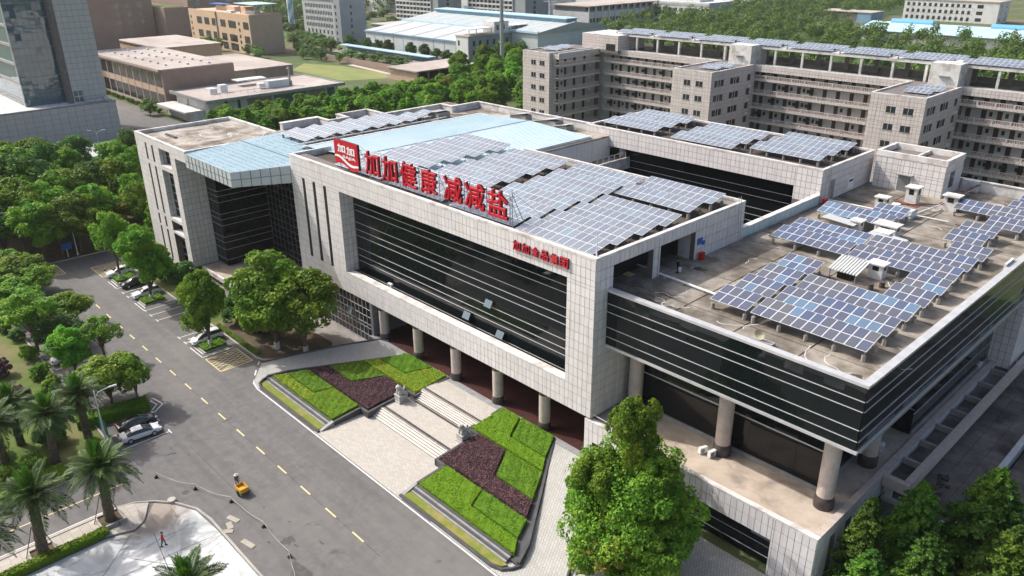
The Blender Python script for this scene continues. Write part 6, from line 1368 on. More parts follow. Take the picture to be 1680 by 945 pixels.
near = [('bright0', -110.8, 21.7, 7.2, 2.7, 'leafy bright tree over the white car in the park side bay'), ('open1', -111.3, 25.8, 6.8, 2.9, 'loose tree with a pale top sprig at the road edge beside the lane dashes'), ('open0', -95.9, 24.8, 7.3, 2.2, 'slender sparse tree in the hedge beside the black car'), ('camphor1', -98.6, 22.4, 7.0, 4.0, 'wide round tree behind the sparse tree by the hedge'), ('open1', -140.7, 25.6, 6.2, 3.1, 'small open tree at the bend of the road with a visible stem'), ('camphor2', -127.0, 25.9, 5.6, 3.3, 'low tree overhanging the road halfway along the park edge'),
 ('open0', -122.0, 19.8, 9.3, 4.5, 'big open crowned tree standing on the park kerb'), ('dark0', -119.5, 22.6, 5.2, 3.4, 'dark shaded tree in front of the big open crowned tree'), ('bright1', -151.4, 23.4, 6.4, 3.7, 'bright tree at the left image edge above the road bend'), ('camphor0', -146.0, 24.5, 6.8, 4.0, 'full rounded tree left of the road bend'), ('bright0', -143.2, 20.8, 6.0, 4.2, 'broad tree at the left edge below the road bend'), ('camphor0', -136.3, 21.2, 6.2, 3.2, 'tree between the road bend and the open crowned tree'), ('dark1', -131.5, 22.5, 5.0, 3.0, 'small dark tree under the bend trees')]
for k, x, y, h, r, lb in near: tree(k, x, y, h, r, lb, group=G)
wood = [(-166.9,26.3,12.6,6.1),(-166.0,29.5,14.4,5.4),(-160.7,31.3,11.7,4.9),(-161.0,34.5,10.3,5.0),(-160.3,37.6,11.8,5.3),(-161.3,41.3,12.4,4.7),(-160.6,44.5,8.8,4.0),(-179.5,30.4,15.2,6.5),(-180.3,34.8,16.1,5.8),(-175.1,37.4,12.8,5.0),(-176.1,41.8,12.4,5.2),(-177.1,46.4,12.7,5.1),(-176.4,49.9,13.2,5.1),(-178.5,53.9,13.0,4.5),(-209.1,35.9,11.5,5.9),(-201.8,36.7,13.6,5.7),(-198.7,43.0,13.7,3.9),(-197.9,47.1,12.0,4.0),(-194.9,57.0,12.4,4.8),(-203.1,63.5,13.0,4.2),(-160.3,49.7,11.5,3.4),(-187.0,48.3,8.4,4.6),(-191.8,53.2,9.8,4.8),(-186.0,59.1,12.9,3.1),(-170,22,12,5.5),(-186,26,13,6),(-194,31,12,5.5),(-205,28,12,6),(-188,40,12,5),(-170,52,11,4.2),(-166,58,11,4),(-176,61,12,4.5),(-158.5,54,10,3.4),(-192,66,11,4),(-214,45,12,5),(-216,55,11,4.5),(-222,40,11,5),(-168,34.5,13,5)]
kinds = ['dark0', 'camphor0', 'camphor1', 'dark1', 'camphor2', 'bright0', 'dark0', 'bright1']
for i, (x, y, h, r) in enumerate(wood):
    k = 'yellow0' if i in (3, 6) else kinds[i % len(kinds)]
    lab = 'yellow green young tree in the wood behind the road bend' if k == 'yellow0' else ('dark green' if k.startswith('dark') else 'bright green' if k.startswith('bright') else 'mid green') + ' broadleaf tree of the wood left of the tiled offices'
    tree(k, x, y, h, r, lab, group={'dark': 'dark trees of the left wood', 'camp': 'mid green trees of the left wood', 'brig': 'bright trees of the left wood', 'yell': 'yellow trees of the left wood'}[k[:4]])
tree('poplar0', -155.0, 52.5, 12.0, 2.2, 'slim pointed yellowish tree beside the left block corner'); tree('poplar1', -153.2, 49.8, 10.5, 2.4, 'feathery pointed tree touching the left block wall')
# row between canteen and offices, running into the grove by the pole
GR = 'tree row behind the offices'
row = []
for j, x in enumerate((-248, -241, -233, -225)):
    for i, y in enumerate(np.arange(104+j*2, 214, 5.0)): row.append((x+rnd.uniform(-1.5, 1.5), y+rnd.uniform(-1, 1), rnd.uniform(5.6, 7.6) if j == 0 else rnd.uniform(6.8, 9.6), rnd.uniform(3.3, 4.1)))
for i in range(46): row.append((rnd.uniform(-285, -215), rnd.uniform(212, 262), rnd.uniform(9, 13), rnd.uniform(3.4, 4.8)))
for i in range(24): row.append((rnd.uniform(-218, -186), rnd.uniform(130, 215), rnd.uniform(10, 13), rnd.uniform(3.4, 4.4)))
for i, (x, y, h, r) in enumerate(row):
    if x > -296 and x < -272 and 202 < y < 241: continue
    k = ['poplar0', 'camphor1', 'poplar2', 'bright0', 'camphor0', 'poplar0'][i % 6] if i != 60 else 'yellow0'
    tree(k, x, y, h, r if not k.startswith('poplar') else r*.95, 'yellow crowned tree among the green grove behind the offices' if k == 'yellow0' else ('pointed' if k.startswith('poplar') else 'rounded') + ' green tree of the grove between the offices and the far factories', group='pointed trees of the grove' if k.startswith('poplar') else 'yellow tree of the grove' if k == 'yellow0' else 'rounded trees of the grove')
# scattered trees by the far buildings
FT = [(-404, 256, 7, 3.5), (-388, 257, 6.5, 3), (-379, 258, 6, 3), (-371, 259, 6.5, 3.2), (-352, 260, 6.5, 3), (-340, 260, 6.5, 3.3), (-330, 260, 5, 3), (-322, 260, 5, 3), (-420, 238, 9, 5), (-432, 236, 8, 5), (-410, 236, 9, 5), (-398, 234, 9, 5), (-386, 232, 9, 5.5), (-408, 225, 6, 3), (-399, 222, 6, 3), (-391, 220, 6, 3.2), (-383, 219, 6, 3), (-374, 216, 6, 3), (-440, 225, 6, 3.4), (-380, 212, 5, 3), (-366, 214, 6, 2.6), (-352, 216, 5, 2.4), (-288, 99, 5.5, 3.6), (-402, 198, 6, 3.5), (-394, 194, 5, 3), (-412, 198, 6, 3.5), (-298, 275, 10, 4), (-300, 290, 9, 4), (-296, 300, 10, 5), (-292, 262, 8, 4), (-360, 228, 5, 5), (-350, 229, 4.5, 5), (-340, 230, 5, 5), (-330, 231, 4.5, 5), (-320, 231, 5, 5), (-445, 196, 7, 4), (-462, 198, 7, 4)]
for i, (x, y, h, r) in enumerate(FT): tree('far%d' % (i % 3) if i > 7 else 'ball0', x, y, h, r, 'round clipped dark tree along the white warehouse wall' if i < 8 else 'bushy tree among the far factory buildings', name='tree', group='clipped trees along the warehouse' if i < 8 else 'trees among the far factories')
for i in range(14): tree('ball1', -290-5.2*i, 103.0+rnd.uniform(-.2, .2), 1.6, 1.1, 'small round bush along the foot of the brown workshop', 'shrub', 'bushes along the brown workshop')
# the wood behind the dormitory reads as one mass
sheet('understory', [(-345, 415), (-400, 545), (-560, 900), (-300, 900), (-262, 618), (-300, 560), (-255, 540), (-215, 488), (-110, 478), (60, 478), (60, 215), (-140, 215), (-200, 262), (-290, 330)][::-1], 0.05, 'understory')
polyW = [(-345, 415), (-400, 545), (-560, 900), (-300, 900), (-262, 618), (-300, 560), (-255, 540), (-215, 488), (-110, 478), (-20, 470), (60, 420), (60, 215), (-140, 215), (-200, 262), (-290, 330)]
Pw = []; Nw = []; rg = np.random.default_rng(5); placed = 0
while placed < 1500:
    x = rg.uniform(-560, 60); y = 215+(rg.random()**1.4)*685
    if not inpoly(np.array([x]), np.array([y]), polyW)[0]: continue
    d = math.hypot(x, y); h = rg.uniform(7, 14) if y > 330 else rg.uniform(5, 11); r = rg.uniform(4.0, 7.0); n = 380 if d < 420 else 220
    k = 9; cl = unit(rg.normal(size=(k, 3))+np.array([0, 0, .3]))*np.array([r*.6, r*.6, h*.3])*rg.uniform(.5, 1.0, (k, 1))+np.array([0, 0, h*.62])
    ci = rg.integers(0, k, n); dd = unit(rg.normal(size=(n, 3))+np.array([0, 0, .3])); p = cl[ci]+dd*np.array([r*.42, r*.42, h*.2])*rg.uniform(.6, 1.05, (n, 1)); p[:, 2] = np.maximum(p[:, 2], .3)
    Pw.append(p+np.array([x, y, 0])); Nw.append(dd+rg.normal(size=(n, 3))*.4); placed += 1
me = leaf_mesh('wood', np.vstack(Pw), np.vstack(Nw), 0.62, 'leaf_far'); o = bpy.data.objects.new('wood', me); COL.objects.link(o); tag(o, 'mass of green trees covering the slope behind the dormitory', 'wood', kind='stuff')
Pw = []; Nw = []
for i in range(520):
    x = rg.uniform(-1000, -470); y = rg.uniform(225, 520)
    if x > -520 and y < 262: continue
    if -560 < x < -400 and y > 370: continue
    h = rg.uniform(8, 15) if x < -600 else rg.uniform(3, 5.5); r = rg.uniform(5, 9) if x < -600 else rg.uniform(3, 5); n = 260; dd = unit(rg.normal(size=(n, 3))+np.array([0, 0, .4])); p = dd*np.array([r, r, h*.5])*rg.uniform(.6, 1.05, (n, 1))+np.array([x, y, h*.5]); p[:, 2] = np.maximum(p[:, 2], .3); Pw.append(p); Nw.append(dd+rg.normal(size=(n, 3))*.4)
me = leaf_mesh('wood', np.vstack(Pw), np.vstack(Nw), 0.95, 'leaf_far'); o = bpy.data.objects.new('wood', me); COL.objects.link(o); tag(o, 'hazy green woodland beyond the tan factory at the top left', 'wood', kind='stuff')
# shrubs
sh = [(-134.3, 44.0, 2.3, 'ball0', 'big round dark shrub at the foot of the left block, farther one'), (-128.3, 44.6, 2.8, 'ball0', 'big round dark shrub at the foot of the left block, nearer one'), (-139.0, 44.5, 1.8, 'ball1', 'round shrub behind the parking tree by the left block'), (-126.0, 44.3, 1.5, 'ball1', 'smaller round shrub beside the big shrubs'), (-110.5, 45.3, 2.5, 'ball0', 'dense round bush behind the white people carrier'), (-122.5, 44.9, 1.9, 'ball1', 'loose light green bush below the entrance slab'), (-104.5, 45.4, 2.4, 'ball1', 'pale green bush under the tall bright island tree'),
 (-119.6, 18.1, 1.3, 'ball1', 'clipped round topiary near the dark shaded tree'), (-112.7, 17.9, 1.3, 'ball1', 'clipped dome topiary beside the park kerb'), (-110.0, 18.6, .8, 'ball1', 'tiny round bush next to the dome topiary'), (-107.1, 17.7, 1.2, 'ball1', 'clipped round bush nearest the palms'), (-117.1, 14.0, 1.4, 'ball2', 'purple red ball bush at the left image edge'), (-108.4, 14.4, 1.1, 'ball2', 'dull purple ball bush on the dry lawn'), (-131.7, 17.9, .9, 'ball0', 'small ball tree on the park lawn, upper one'), (-127.5, 18.6, 1.1, 'ball0', 'small ball tree on the park lawn, lower one'), (-105, 12, 1.5, 'ball0', 'dark bush behind the palms at the left edge'), (-94.5, 14.2, 1.6, 'ball0', 'dark bush under the fruiting palm'), (-96.2, 8.0, 1.8, 'ball0', 'dark bush between the left edge palms'), (-89.0, 8.5, 1.3, 'ball1', 'green bush behind the side road hedge'), (-93.0, 5.0, 1.7, 'ball0', 'dark bush at the lower left behind the hedge'), (-99.5, 18.2, 1.3, 'ball1', 'green bush behind the hedge end by the lamp'), (-100, 5.5, 1.9, 'ball0', 'large dark bush at the far left of the palms'), (-101.0, 15.2, 1.4, 'ball0', 'dark bush between palms and round tree')]
for x, y, r, k, lb in sh: tree(k, x, y, r*1.75, r, lb, 'shrub')
# clipped hedges
def hedge_run(a, b, w, h, label, mat='hedge_green', dens=80):
    a = np.array(a); b = np.array(b); L_ = np.linalg.norm(b-a); d = (b-a)/L_; nn = np.array([-d[1], d[0]]); t = thing('hedge', (a[0], a[1], 0), label, 'hedge')
    q = ccw([tuple(a+nn*w/2), tuple(b+nn*w/2), tuple(b-nn*w/2), tuple(a-nn*w/2)]); MB().prism(q, 0, h-.06).build('hedge_body', 'hedge_base', t)
    m = int(L_*(w+2*h)*dens); u = nrng.random(m)*L_; s = nrng.random(m)*(w+2*h)-(w/2+h); off_ = np.clip(s, -w/2, w/2); zz = np.where(np.abs(s) <= w/2, h, h-(np.abs(s)-w/2)); p = a+np.outer(u, d)+np.outer(off_, nn)
    P_ = np.column_stack([p, zz])+nrng.normal(0, .04, (m, 3))-np.array([a[0], a[1], 0]); N_ = np.column_stack([np.outer(np.where(np.abs(s) > w/2, np.sign(s), 0), nn), np.where(np.abs(s) <= w/2, 1., .2)])+nrng.normal(0, .4, (m, 3))
    o = bpy.data.objects.new('foliage', leaf_mesh('foliage', P_, N_, .12, mat)); COL.objects.link(o); o.parent = t; o['kind'] = 'stuff'
hedge_run((-94.9, 25.6), (-96.3, 17.5), 2.0, 1.3, 'clipped green hedge beside the black parked car')
hedge_run((-73.55, -8), (-73.75, 13.6), 0.9, 0.75, 'low clipped hedge strip along the concrete yard', 'hedge_bright')
hedge_run((-87.2, -10), (-87.0, 13.5), 2.2, 1.1, 'bright low hedge along the side road left of the palms', 'hedge_bright'); hedge_run((-90.5, 3), (-91.0, 12.5), 2.4, 1.2, 'dark mixed low hedge behind the side road hedge', 'hedge_green')
hedge_run((-111, 42.3), (-98, 42.3), .5, .5, 'thin low hedge on the kerb behind the yellow hatching')
# ginkgo group at the lower right
TR['gk0'] = conifer_like('ginkgo', 12, 3.4, 170, 150, 0.15, 'leaf_ginkgo', 301, z0=.03, droop=.35, spread=.11); TR['gk1'] = conifer_like('ginkgo', 12, 3.8, 180, 150, 0.15, 'leaf_ginkgo', 302, z0=.05, droop=.4, spread=.11)
for k, x, y, h, r, lb in (('gk0', -18.4, 59.7, 10.8, 2.9, 'slender conical tree touching the terrace side wall'), ('gk1', -15.9, 63.8, 11.6, 3.6, 'dark conical tree in front of the planter deck'), ('gk1', -11.4, 67.4, 13.6, 4.8, 'big conical tree at the right image edge'), ('gk0', -13.6, 60.5, 9.4, 3.6, 'low conical tree at the bottom right corner'), ('gk1', -8.2, 63.0, 12.0, 4.2, 'conical tree cut by the right image edge'), ('gk0', -16.8, 57.2, 7.6, 2.9, 'short conical tree at the bottom edge beside the corner pier'), ('dark1', -17.9, 65.0, 4.6, 2.6, 'dark shaded bush tree below the planter deck')): tree(k, x, y, h, r, lb)
# ---- palms
def frond_mesh(L_, npair, seed, mat, droop):
    rg = random.Random(seed); mb = MB(); pts = []
    for i in range(9):
        t = i/8; pts.append(Vector((L_*t*(1-.12*t), 0, L_*(0.30*t-droop*t*t))))
    mb.tube(pts, [.06-.045*i/8 for i in range(9)], 4, 0)
    for i in range(npair):
        t = .12+.88*i/npair; k = t*8; a = int(min(7, k)); p = pts[a].lerp(pts[a+1], k-a); tg = (pts[a+1]-pts[a]).normalized()
        ll = L_*.20*(math.sin(math.pi*min(1, t*1.02+.08))**.6+.15)
        for s in (-1, 1):
            dr = (tg*.75+Vector((0, s*.85, .25))+Vector((rg.uniform(-.1, .1), rg.uniform(-.1, .1), rg.uniform(-.12, .12)))).normalized(); w = tg*.034; mid = p+dr*ll*.55; tip = p+dr*ll+Vector((0, 0, -ll*.22))
            mb.quad(tuple(p-w*.6), tuple(mid-w), tuple(tip), tuple(mid+w), 0)
    return mb.mesh('frond', mat)
FR = [frond_mesh(3.3, 52, 400+i, 'leaf_palm', d) for i, d in enumerate((.35, .5, .62, .8))]; FN = [frond_mesh(2.7, 46, 420+i, 'leaf_palm_new', d) for i, d in enumerate((-.35, -.1, .12))]
def palm(x, y, h, label, s=1.0, fruit=False, lean=(0, 0)):
    t = thing('palm_tree', (x, y, 0), label, 'palm tree', 'palm trees'); mb = MB(); n = 14
    path = [(x+lean[0]*(i/n)**1.5, y+lean[1]*(i/n)**1.5, h*i/n) for i in range(n+1)]; rad = [(.46-.12*i/n)*min(s, 1.3)*(1.07 if i % 2 else .95) for i in range(n+1)]; mb.tube(path, rad, 12); mb.build('trunk', 'palm_bark', t)
    cx, cy = x+lean[0], y+lean[1]; rg = random.Random(int(x*31+y*7))
    for i in range(56):
        tier = i/55; a = i*2.39996+rg.uniform(-.15, .15)
        if tier < .22: me = FN[rg.randrange(3)]; pitch = -(1.25-1.9*tier+rg.uniform(-.1, .1))
        else: me = FR[min(3, int((tier-.22)/.78*4))]; pitch = -(.85-1.35*(tier-.22)+rg.uniform(-.12, .12))
        o = bpy.data.objects.new('frond', me); COL.objects.link(o); o.parent = t; o.location = (cx-x, cy-y, h-.1+(.25 if tier < .3 else 0)); o.rotation_euler = (rg.uniform(-.2, .2), pitch, a); k = s*rg.uniform(.88, 1.1); o.scale = (k, k, k)
    if fruit:
        for k in range(4):
            a = rg.uniform(0, 6.28); fb = MB(); fb.tube([(cx, cy, h-.2), (cx+.6*math.cos(a), cy+.6*math.sin(a), h+.1), (cx+1.0*math.cos(a), cy+1.0*math.sin(a), h-.5)], [.05, .18, .3], 6); fb.build('fruit_bunch', 'palm_fruit', t)
palm(-75.4, 14.4, 6.3, 'large palm with broad drooping crown at the end of the median', 1.18, lean=(-.2, .35)); palm(-74.7, 8.0, 6.6, 'large palm with orange fruit on the median by the yard', 1.18, True, lean=(-.3, .5)); palm(-90.2, 13.4, 6.2, 'palm behind the side road with dark trunk', 1.08, lean=(0, .4)); palm(-92.8, 17.7, 6.0, 'palm with orange fruit beside the street lamp', 1.08, True); palm(-92.5, 9.0, 6.2, 'palm at the left image edge behind the side road', 1.08); palm(-56.6, 15.2, 3.9, 'palm top at the bottom edge of the concrete yard', 1.15); palm(-73.9, 3.6, 6.0, 'palm cut off at the lower left corner', 1.18); palm(-97.0, 11.5, 5.6, 'palm standing farthest back at the left edge', 1.0)
# kerbed root boxes and prop poles of the two median palms
for x, y, lb in ((-75.4, 14.4, 'stone root box round the palm at the median end'), (-74.7, 8.0, 'stone root box round the orange fruited median palm')):
    t = thing('root_box', (x, y, .14), lb, 'planter'); 
    for b in ((x-1.2, y-1.2, .14, x+1.2, y-1.0, .5), (x-1.2, y+1.0, .14, x+1.2, y+1.2, .5), (x-1.2, y-1.0, .14, x-1.0, y+1.0, .5), (x+1.0, y-1.0, .14, x+1.2, y+1.0, .5)): piece('stone', 'kerb', *b, t)
    piece('soil', 'soil', x-1, y-1, .14, x+1, y+1, .34, t)
    mb = MB()
    for a in (0.3, 2.3, 4.3): mb.tube([(x+1.5*math.cos(a), y+1.5*math.sin(a), .15), (x+.35*math.cos(a), y+.35*math.sin(a), 3.6)], .045, 5)
    mb.build('prop_poles', 'bark', t)
# ================================================================== vehicles
def car(kind, x, y, rz, paint, label):
    """body lofted through cross sections along local +X (front)"""
    t = thing('parked_car', (x, y, 0), label, 'car', 'parked cars', rz); t_o = (0, 0, 0)
    L_, Wd = {'sedan': (4.65, 1.82), 'suv': (4.6, 1.88), 'mpv': (4.8, 1.84)}[kind]
    # stations along the car: x fraction, half-width factor, shoulder z, roof z (None outside the cabin), roof half width, glazed top?
    if kind == 'sedan': S_ = [(-.5, .72, .58, None), (-.485, .84, .88, None), (-.42, .93, .97, None), (-.36, .97, .95, 1.06), (-.2, 1, .91, 1.40), (-.08, 1, .89, 1.46), (.06, 1, .88, 1.45), (.14, 1, .88, 1.34), (.30, .98, .90, .97), (.38, .95, .86, None), (.46, .88, .76, None), (.495, .78, .58, None), (.5, .70, .42, None)]
    elif kind == 'suv': S_ = [(-.5, .78, .66, None), (-.49, .88, 1.0, 1.04), (-.45, .94, 1.08, 1.32), (-.38, .98, 1.08, 1.62), (-.2, 1, 1.07, 1.68), (-.04, 1, 1.06, 1.67), (.08, 1, 1.05, 1.58), (.24, .98, 1.02, 1.1), (.36, .95, .98, None), (.46, .88, .88, None), (.495, .8, .62, None), (.5, .72, .45, None)]
    else: S_ = [(-.5, .8, .66, None), (-.492, .9, 1.0, 1.06), (-.47, .95, 1.06, 1.4), (-.42, .98, 1.06, 1.68), (-.2, 1, 1.04, 1.74), (0, 1, 1.02, 1.73), (.14, 1, 1.0, 1.6), (.34, .97, .96, 1.06), (.43, .93, .86, None), (.48, .86, .72, None), (.5, .76, .45, None)]
    hwid = Wd/2; mb = MB(); rows = []; top = [q[3] for q in S_]
    for fx, wf, zs, zr0 in S_:
        X = fx*L_; w = hwid*wf; z0 = .24 if abs(fx) < .47 else .3; rf_ = zr0 if zr0 else zs+.05; we = w*.72 if zr0 else w*.62; ze = rf_-.05 if zr0 else zs+.035
        half = [(w*.88, z0), (w, z0+.16), (w*1.0, z0+(zs-z0)*.6), (w*.95, zs), (we, ze), (0, rf_)]
        sec = [(X, -y_, z_) for y_, z_ in half]+[(X, y_, z_) for y_, z_ in reversed(half[:-1])]
        rows.append(len(mb.v)); mb.v += sec
    K = 11
    for i in range(len(rows)-1):
        ca, cb = top[i], top[i+1]; slope = ca and cb and abs(ca-cb) > .09
        for j in range(K-1):
            g_ = 0
            if j in (3, 6) and ca and cb: g_ = 1
            if j in (4, 5) and slope: g_ = 1
            mb.f.append((rows[i]+j, rows[i+1]+j, rows[i+1]+j+1, rows[i]+j+1)); mb.m.append(g_)
        mb.f.append((rows[i]+K-1, rows[i+1]+K-1, rows[i+1], rows[i])); mb.m.append(0)
    mb.f.append(tuple(rows[0]+j for j in range(K))); mb.m.append(0); mb.f.append(tuple(rows[-1]+j for j in reversed(range(K)))); mb.m.append(0)
    me = mb.mesh('car_shell', [paint, 'car_glass'], smooth=True); o = bpy.data.objects.new('shell', me); COL.objects.link(o); md = o.modifiers.new('sub', 'SUBSURF'); md.levels = 2
    dg = bpy.context.evaluated_depsgraph_get(); full = bpy.data.meshes.new_from_object(o.evaluated_get(dg)); bpy.data.objects.remove(o)
    vs = [tuple(v.co) for v in full.vertices]
    for nm, idx in (('body', 0), ('windows', 1)):
        q = MB(); q.v = vs; q.f = [tuple(p.vertices) for p in full.polygons if p.material_index == idx]; q.m = [0]*len(q.f)
        mm_ = q.mesh('car_'+nm, paint if idx == 0 else 'car_glass', smooth=True); o = bpy.data.objects.new(nm, mm_); COL.objects.link(o); o.parent = t
    xd = L_*.27; zb = 1.0 if kind != 'suv' else 1.06
    for s in (-1, 1):        # pillars
        for fx in ((-.22, -.03, ) if kind == 'sedan' else (-.36, -.2, -.02)):
            rf = MB(); zt_ = 1.4 if kind == 'sedan' else 1.62; rf.tube([(fx*L_, s*hwid*.955, zb-.05), (fx*L_-.02, s*hwid*.735, zt_-.04)], .03, 5); o = bpy.data.objects.new('pillar', rf.mesh('pillar', 'car_black')); COL.objects.link(o); o.parent = t
    wb = L_*.29
    for sx in (-1, 1):
        for sy in (-1, 1):
            w = MB(); r = .33; w.tube([(sx*wb, sy*(Wd/2-.2), r), (sx*wb, sy*(Wd/2+.005), r)], r, 18); o = bpy.data.objects.new('wheel', w.mesh('tyre', 'tyre')); COL.objects.link(o); o.parent = t
            w = MB(); w.tube([(sx*wb, sy*(Wd/2-.05), r), (sx*wb, sy*(Wd/2+.02), r)], r*.66, 12); q = bpy.data.objects.new('rim', w.mesh('rim', 'rim')); COL.objects.link(q); q.parent = o
    for sy in (-1, 1):
        for nm, xx, zz, m_, s_ in (('headlight', .465, .70 if kind == 'sedan' else .86, 'lamp_clear', (.3, .34, .13)), ('tail_light', -.487, .86 if kind == 'sedan' else .98, 'lamp_red', (.14, .34, .16))):
            o = bpy.data.objects.new(nm, ubox(m_)); COL.objects.link(o); o.parent = t; o.location = (xx*L_, sy*Wd*.36, zz); o.scale = s_; o.rotation_euler = (0, 0, -sy*.35 if xx > 0 else sy*.3)
        o = bpy.data.objects.new('wing_mirror', ubox('car_black')); COL.objects.link(o); o.parent = t; o.location = (xd-.3, sy*(Wd/2+.05), zb+.03); o.scale = (.12, .2, .13)
    o = bpy.data.objects.new('number_plate', ubox('sign_blue')); COL.objects.link(o); o.parent = t; o.location = (L_*.5-.0, 0, .5); o.scale = (.03, .44, .13)
    return t
car('sedan', -88.9, 22.4, R(86), 'car_white', 'white saloon car in the bay beside the green sign board')
car('sedan', -91.6, 22.9, R(88), 'car_black', 'black saloon car next to the white saloon')
car('mpv', -107.6, 38.9, R(-88), 'car_white', 'white people carrier with dark roof panels beside the hedge island')
car('suv', -130.9, 38.8, R(-86), 'car_white', 'white estate car beside the middle parking tree')
car('suv', -136.9, 39.0, R(-88), 'car_black', 'black off-road car in shade between the parking trees')
car('suv', -143.6, 38.9, R(-88), 'car_white', 'white off-road car at the far end of the bays beside two cones')
car('mpv', -113.5, 50.2, R(-80), 'car_white', 'white van half hidden under the raised entrance slab')
car('sedan', -115.6, 22.2, R(92), 'car_white', 'white car mostly hidden under the leafy bright tree in the park bay'); car('suv', -125.5, 22.3, R(90), 'car_white', 'white car glimpsed beneath the big open crowned tree')
# ================================================================== people (one skinned body each)
def person(x, y, z, rz, label, shirt, legs, bones, hat=None, hair=True, h=1.7):
    t = thing('person', (x, y, z), label, 'person', None, rz)
    V = bones['v']; Eg = bones['e']; rad = bones['r']
    me = bpy.data.meshes.new('body'); me.from_pydata(V, Eg, []); o = bpy.data.objects.new('body', me); COL.objects.link(o); o.parent = t
    sk = o.modifiers.new('skin', 'SKIN'); sk.use_smooth_shade = True
    lay = me.skin_vertices[0] if me.skin_vertices else None
    for i, r in enumerate(rad): lay.data[i].radius = (r, r)
    lay.data[0].use_root = True
    sb = o.modifiers.new('sub', 'SUBSURF'); sb.levels = 1; sb.render_levels = 1
    dg = bpy.context.evaluated_depsgraph_get(); bm = bpy.data.meshes.new_from_object(o.evaluated_get(dg)); o.modifiers.clear(); o.data = bm
    bm.materials.clear()
    for m_ in (shirt, legs, 'skin'): bm.materials.append(M[m_])
    for p in bm.polygons:
        c = p.center; r_ = math.hypot(c.x-bones.get('ax', 0), c.y)
        p.material_index = 2 if c.z > bones.get('neck', 1.43) or (r_ > .26 and c.z < bones.get('wrist', .95)) or c.z < .0 else (0 if c.z > bones.get('waist', .92) else 1)
    hd = V[bones['head']]
    if hair:
        mb = MB(); n = 8
        for i in range(4):
            a0, a1 = i*.42, (i+1)*.42; z0 = hd[2]+.03+.125*math.cos(a0); z1 = hd[2]+.03+.125*math.cos(a1); 
            for j in range(n):
                b0, b1 = 2*math.pi*j/n, 2*math.pi*(j+1)/n; r0, r1 = .118*math.sin(a0), .118*math.sin(a1); mb.quad((hd[0]+r1*math.cos(b0)-.01, hd[1]+r1*math.sin(b0), z1), (hd[0]+r1*math.cos(b1)-.01, hd[1]+r1*math.sin(b1), z1), (hd[0]+r0*math.cos(b1)-.01, hd[1]+r0*math.sin(b1), z0), (hd[0]+r0*math.cos(b0)-.01, hd[1]+r0*math.sin(b0), z0))
        q = bpy.data.objects.new('hair', mb.mesh('hair', 'hair', True)); COL.objects.link(q); q.parent = t
    if hat:
        mb = MB(); mb.cyl(hd[0], hd[1], hd[2]+.05, hd[2]+.075, .24, .23, 16); mb.cyl(hd[0], hd[1], hd[2]+.07, hd[2]+.2, .13, .1, 12); q = bpy.data.objects.new('sun_hat', mb.mesh('sun_hat', hat, False)); COL.objects.link(q); q.parent = t
    mb = MB()      # face: nose and eyes towards local +X
    mb.box(hd[0]+.085, hd[1]-.015, hd[2]-.03, hd[0]+.125, hd[1]+.015, hd[2]+.01, 0)
    for s in (-1, 1): mb.box(hd[0]+.085, hd[1]+s*.035-.012, hd[2]+.015, hd[0]+.102, hd[1]+s*.035+.012, hd[2]+.03, 1)
    q = bpy.data.objects.new('face', mb.mesh('face', ['skin', 'hair'])); COL.objects.link(q); q.parent = t
    # feet
    for f in bones['feet']:
        mb = MB(); mb.box(f[0]-.08, f[1]-.045, 0.0, f[0]+.17, f[1]+.045, .09); q = bpy.data.objects.new('shoe', mb.mesh('shoe', 'cloth_black')); COL.objects.link(q); q.parent = t
    return t
def walker(stride, armf=.2, bend=0.0, reach=None):
    s = stride; b = bend
    v = [(0, 0, .95), (.02+b*.3, 0, 1.15), (.04+b*.7, 0, 1.36), (.05+b, 0, 1.47), (.07+b, 0, 1.58), (.07+b, 0, 1.66)]
    r = [.135, .14, .145, .055, .095, .08]; e = [(0, 1), (1, 2), (2, 3), (3, 4), (4, 5)]
    for sy, ph in ((1, 1), (-1, -1)):
        i = len(v); k = s*ph
        v += [(0, sy*.1, .88), (k*.5+.03, sy*.1, .49), (k*.9-.03, sy*.1, .08)]; r += [.095, .062, .045]; e += [(0, i), (i, i+1), (i+1, i+2)]
        i = len(v); a = -armf*ph
        if reach: v += [(.04+b*.7, sy*.19, 1.36), (.2+b, sy*.22, 1.15), (.48+b, sy*.2, 1.02), (.56+b, sy*.19, 1.0)]
        else: v += [(.04+b*.7, sy*.19, 1.36), (a*.5, sy*.25, 1.1), (a*.9+.06, sy*.26, .86), (a+.08, sy*.26, .77)]
        r += [.06, .045, .036, .042]; e += [(2, i), (i, i+1), (i+1, i+2), (i+2, i+3)]
    return dict(v=v, e=e, r=r, head=4, feet=[(s*.9-.03, .1), (-s*.9-.03, -.1)], neck=1.44, waist=.93, wrist=.92)
person(-68.0, 16.9, 0.012, R(60), 'person in a red top and black trousers walking on the concrete yard', 'cloth_red', 'cloth_black', walker(.22, .25))
person(-71.75, 26.4, 0.0, R(-12), 'person in grey with a pale sun hat pushing the yellow handcart', 'cloth_grey', 'cloth_black', walker(.18, .2, .1, True), hat='straw', hair=False)
person(-46.0, 68.6, 20.5, R(-120), 'person in dark clothes with a white bag standing on the roof deck', 'cloth_black', 'cloth_black', walker(.1, .1))
person(-260.5, 81.8, 0.0, R(100), 'tiny distant walker on the grey road beside the tower', 'cloth_black', 'cloth_dark', walker(.2, .2)) if False else person(-250.5, 83.5, 0.0, R(100), 'distant walker in dark clothes on the grey road beside the tower', 'cloth_black', 'cloth_grey', walker(.2, .2))
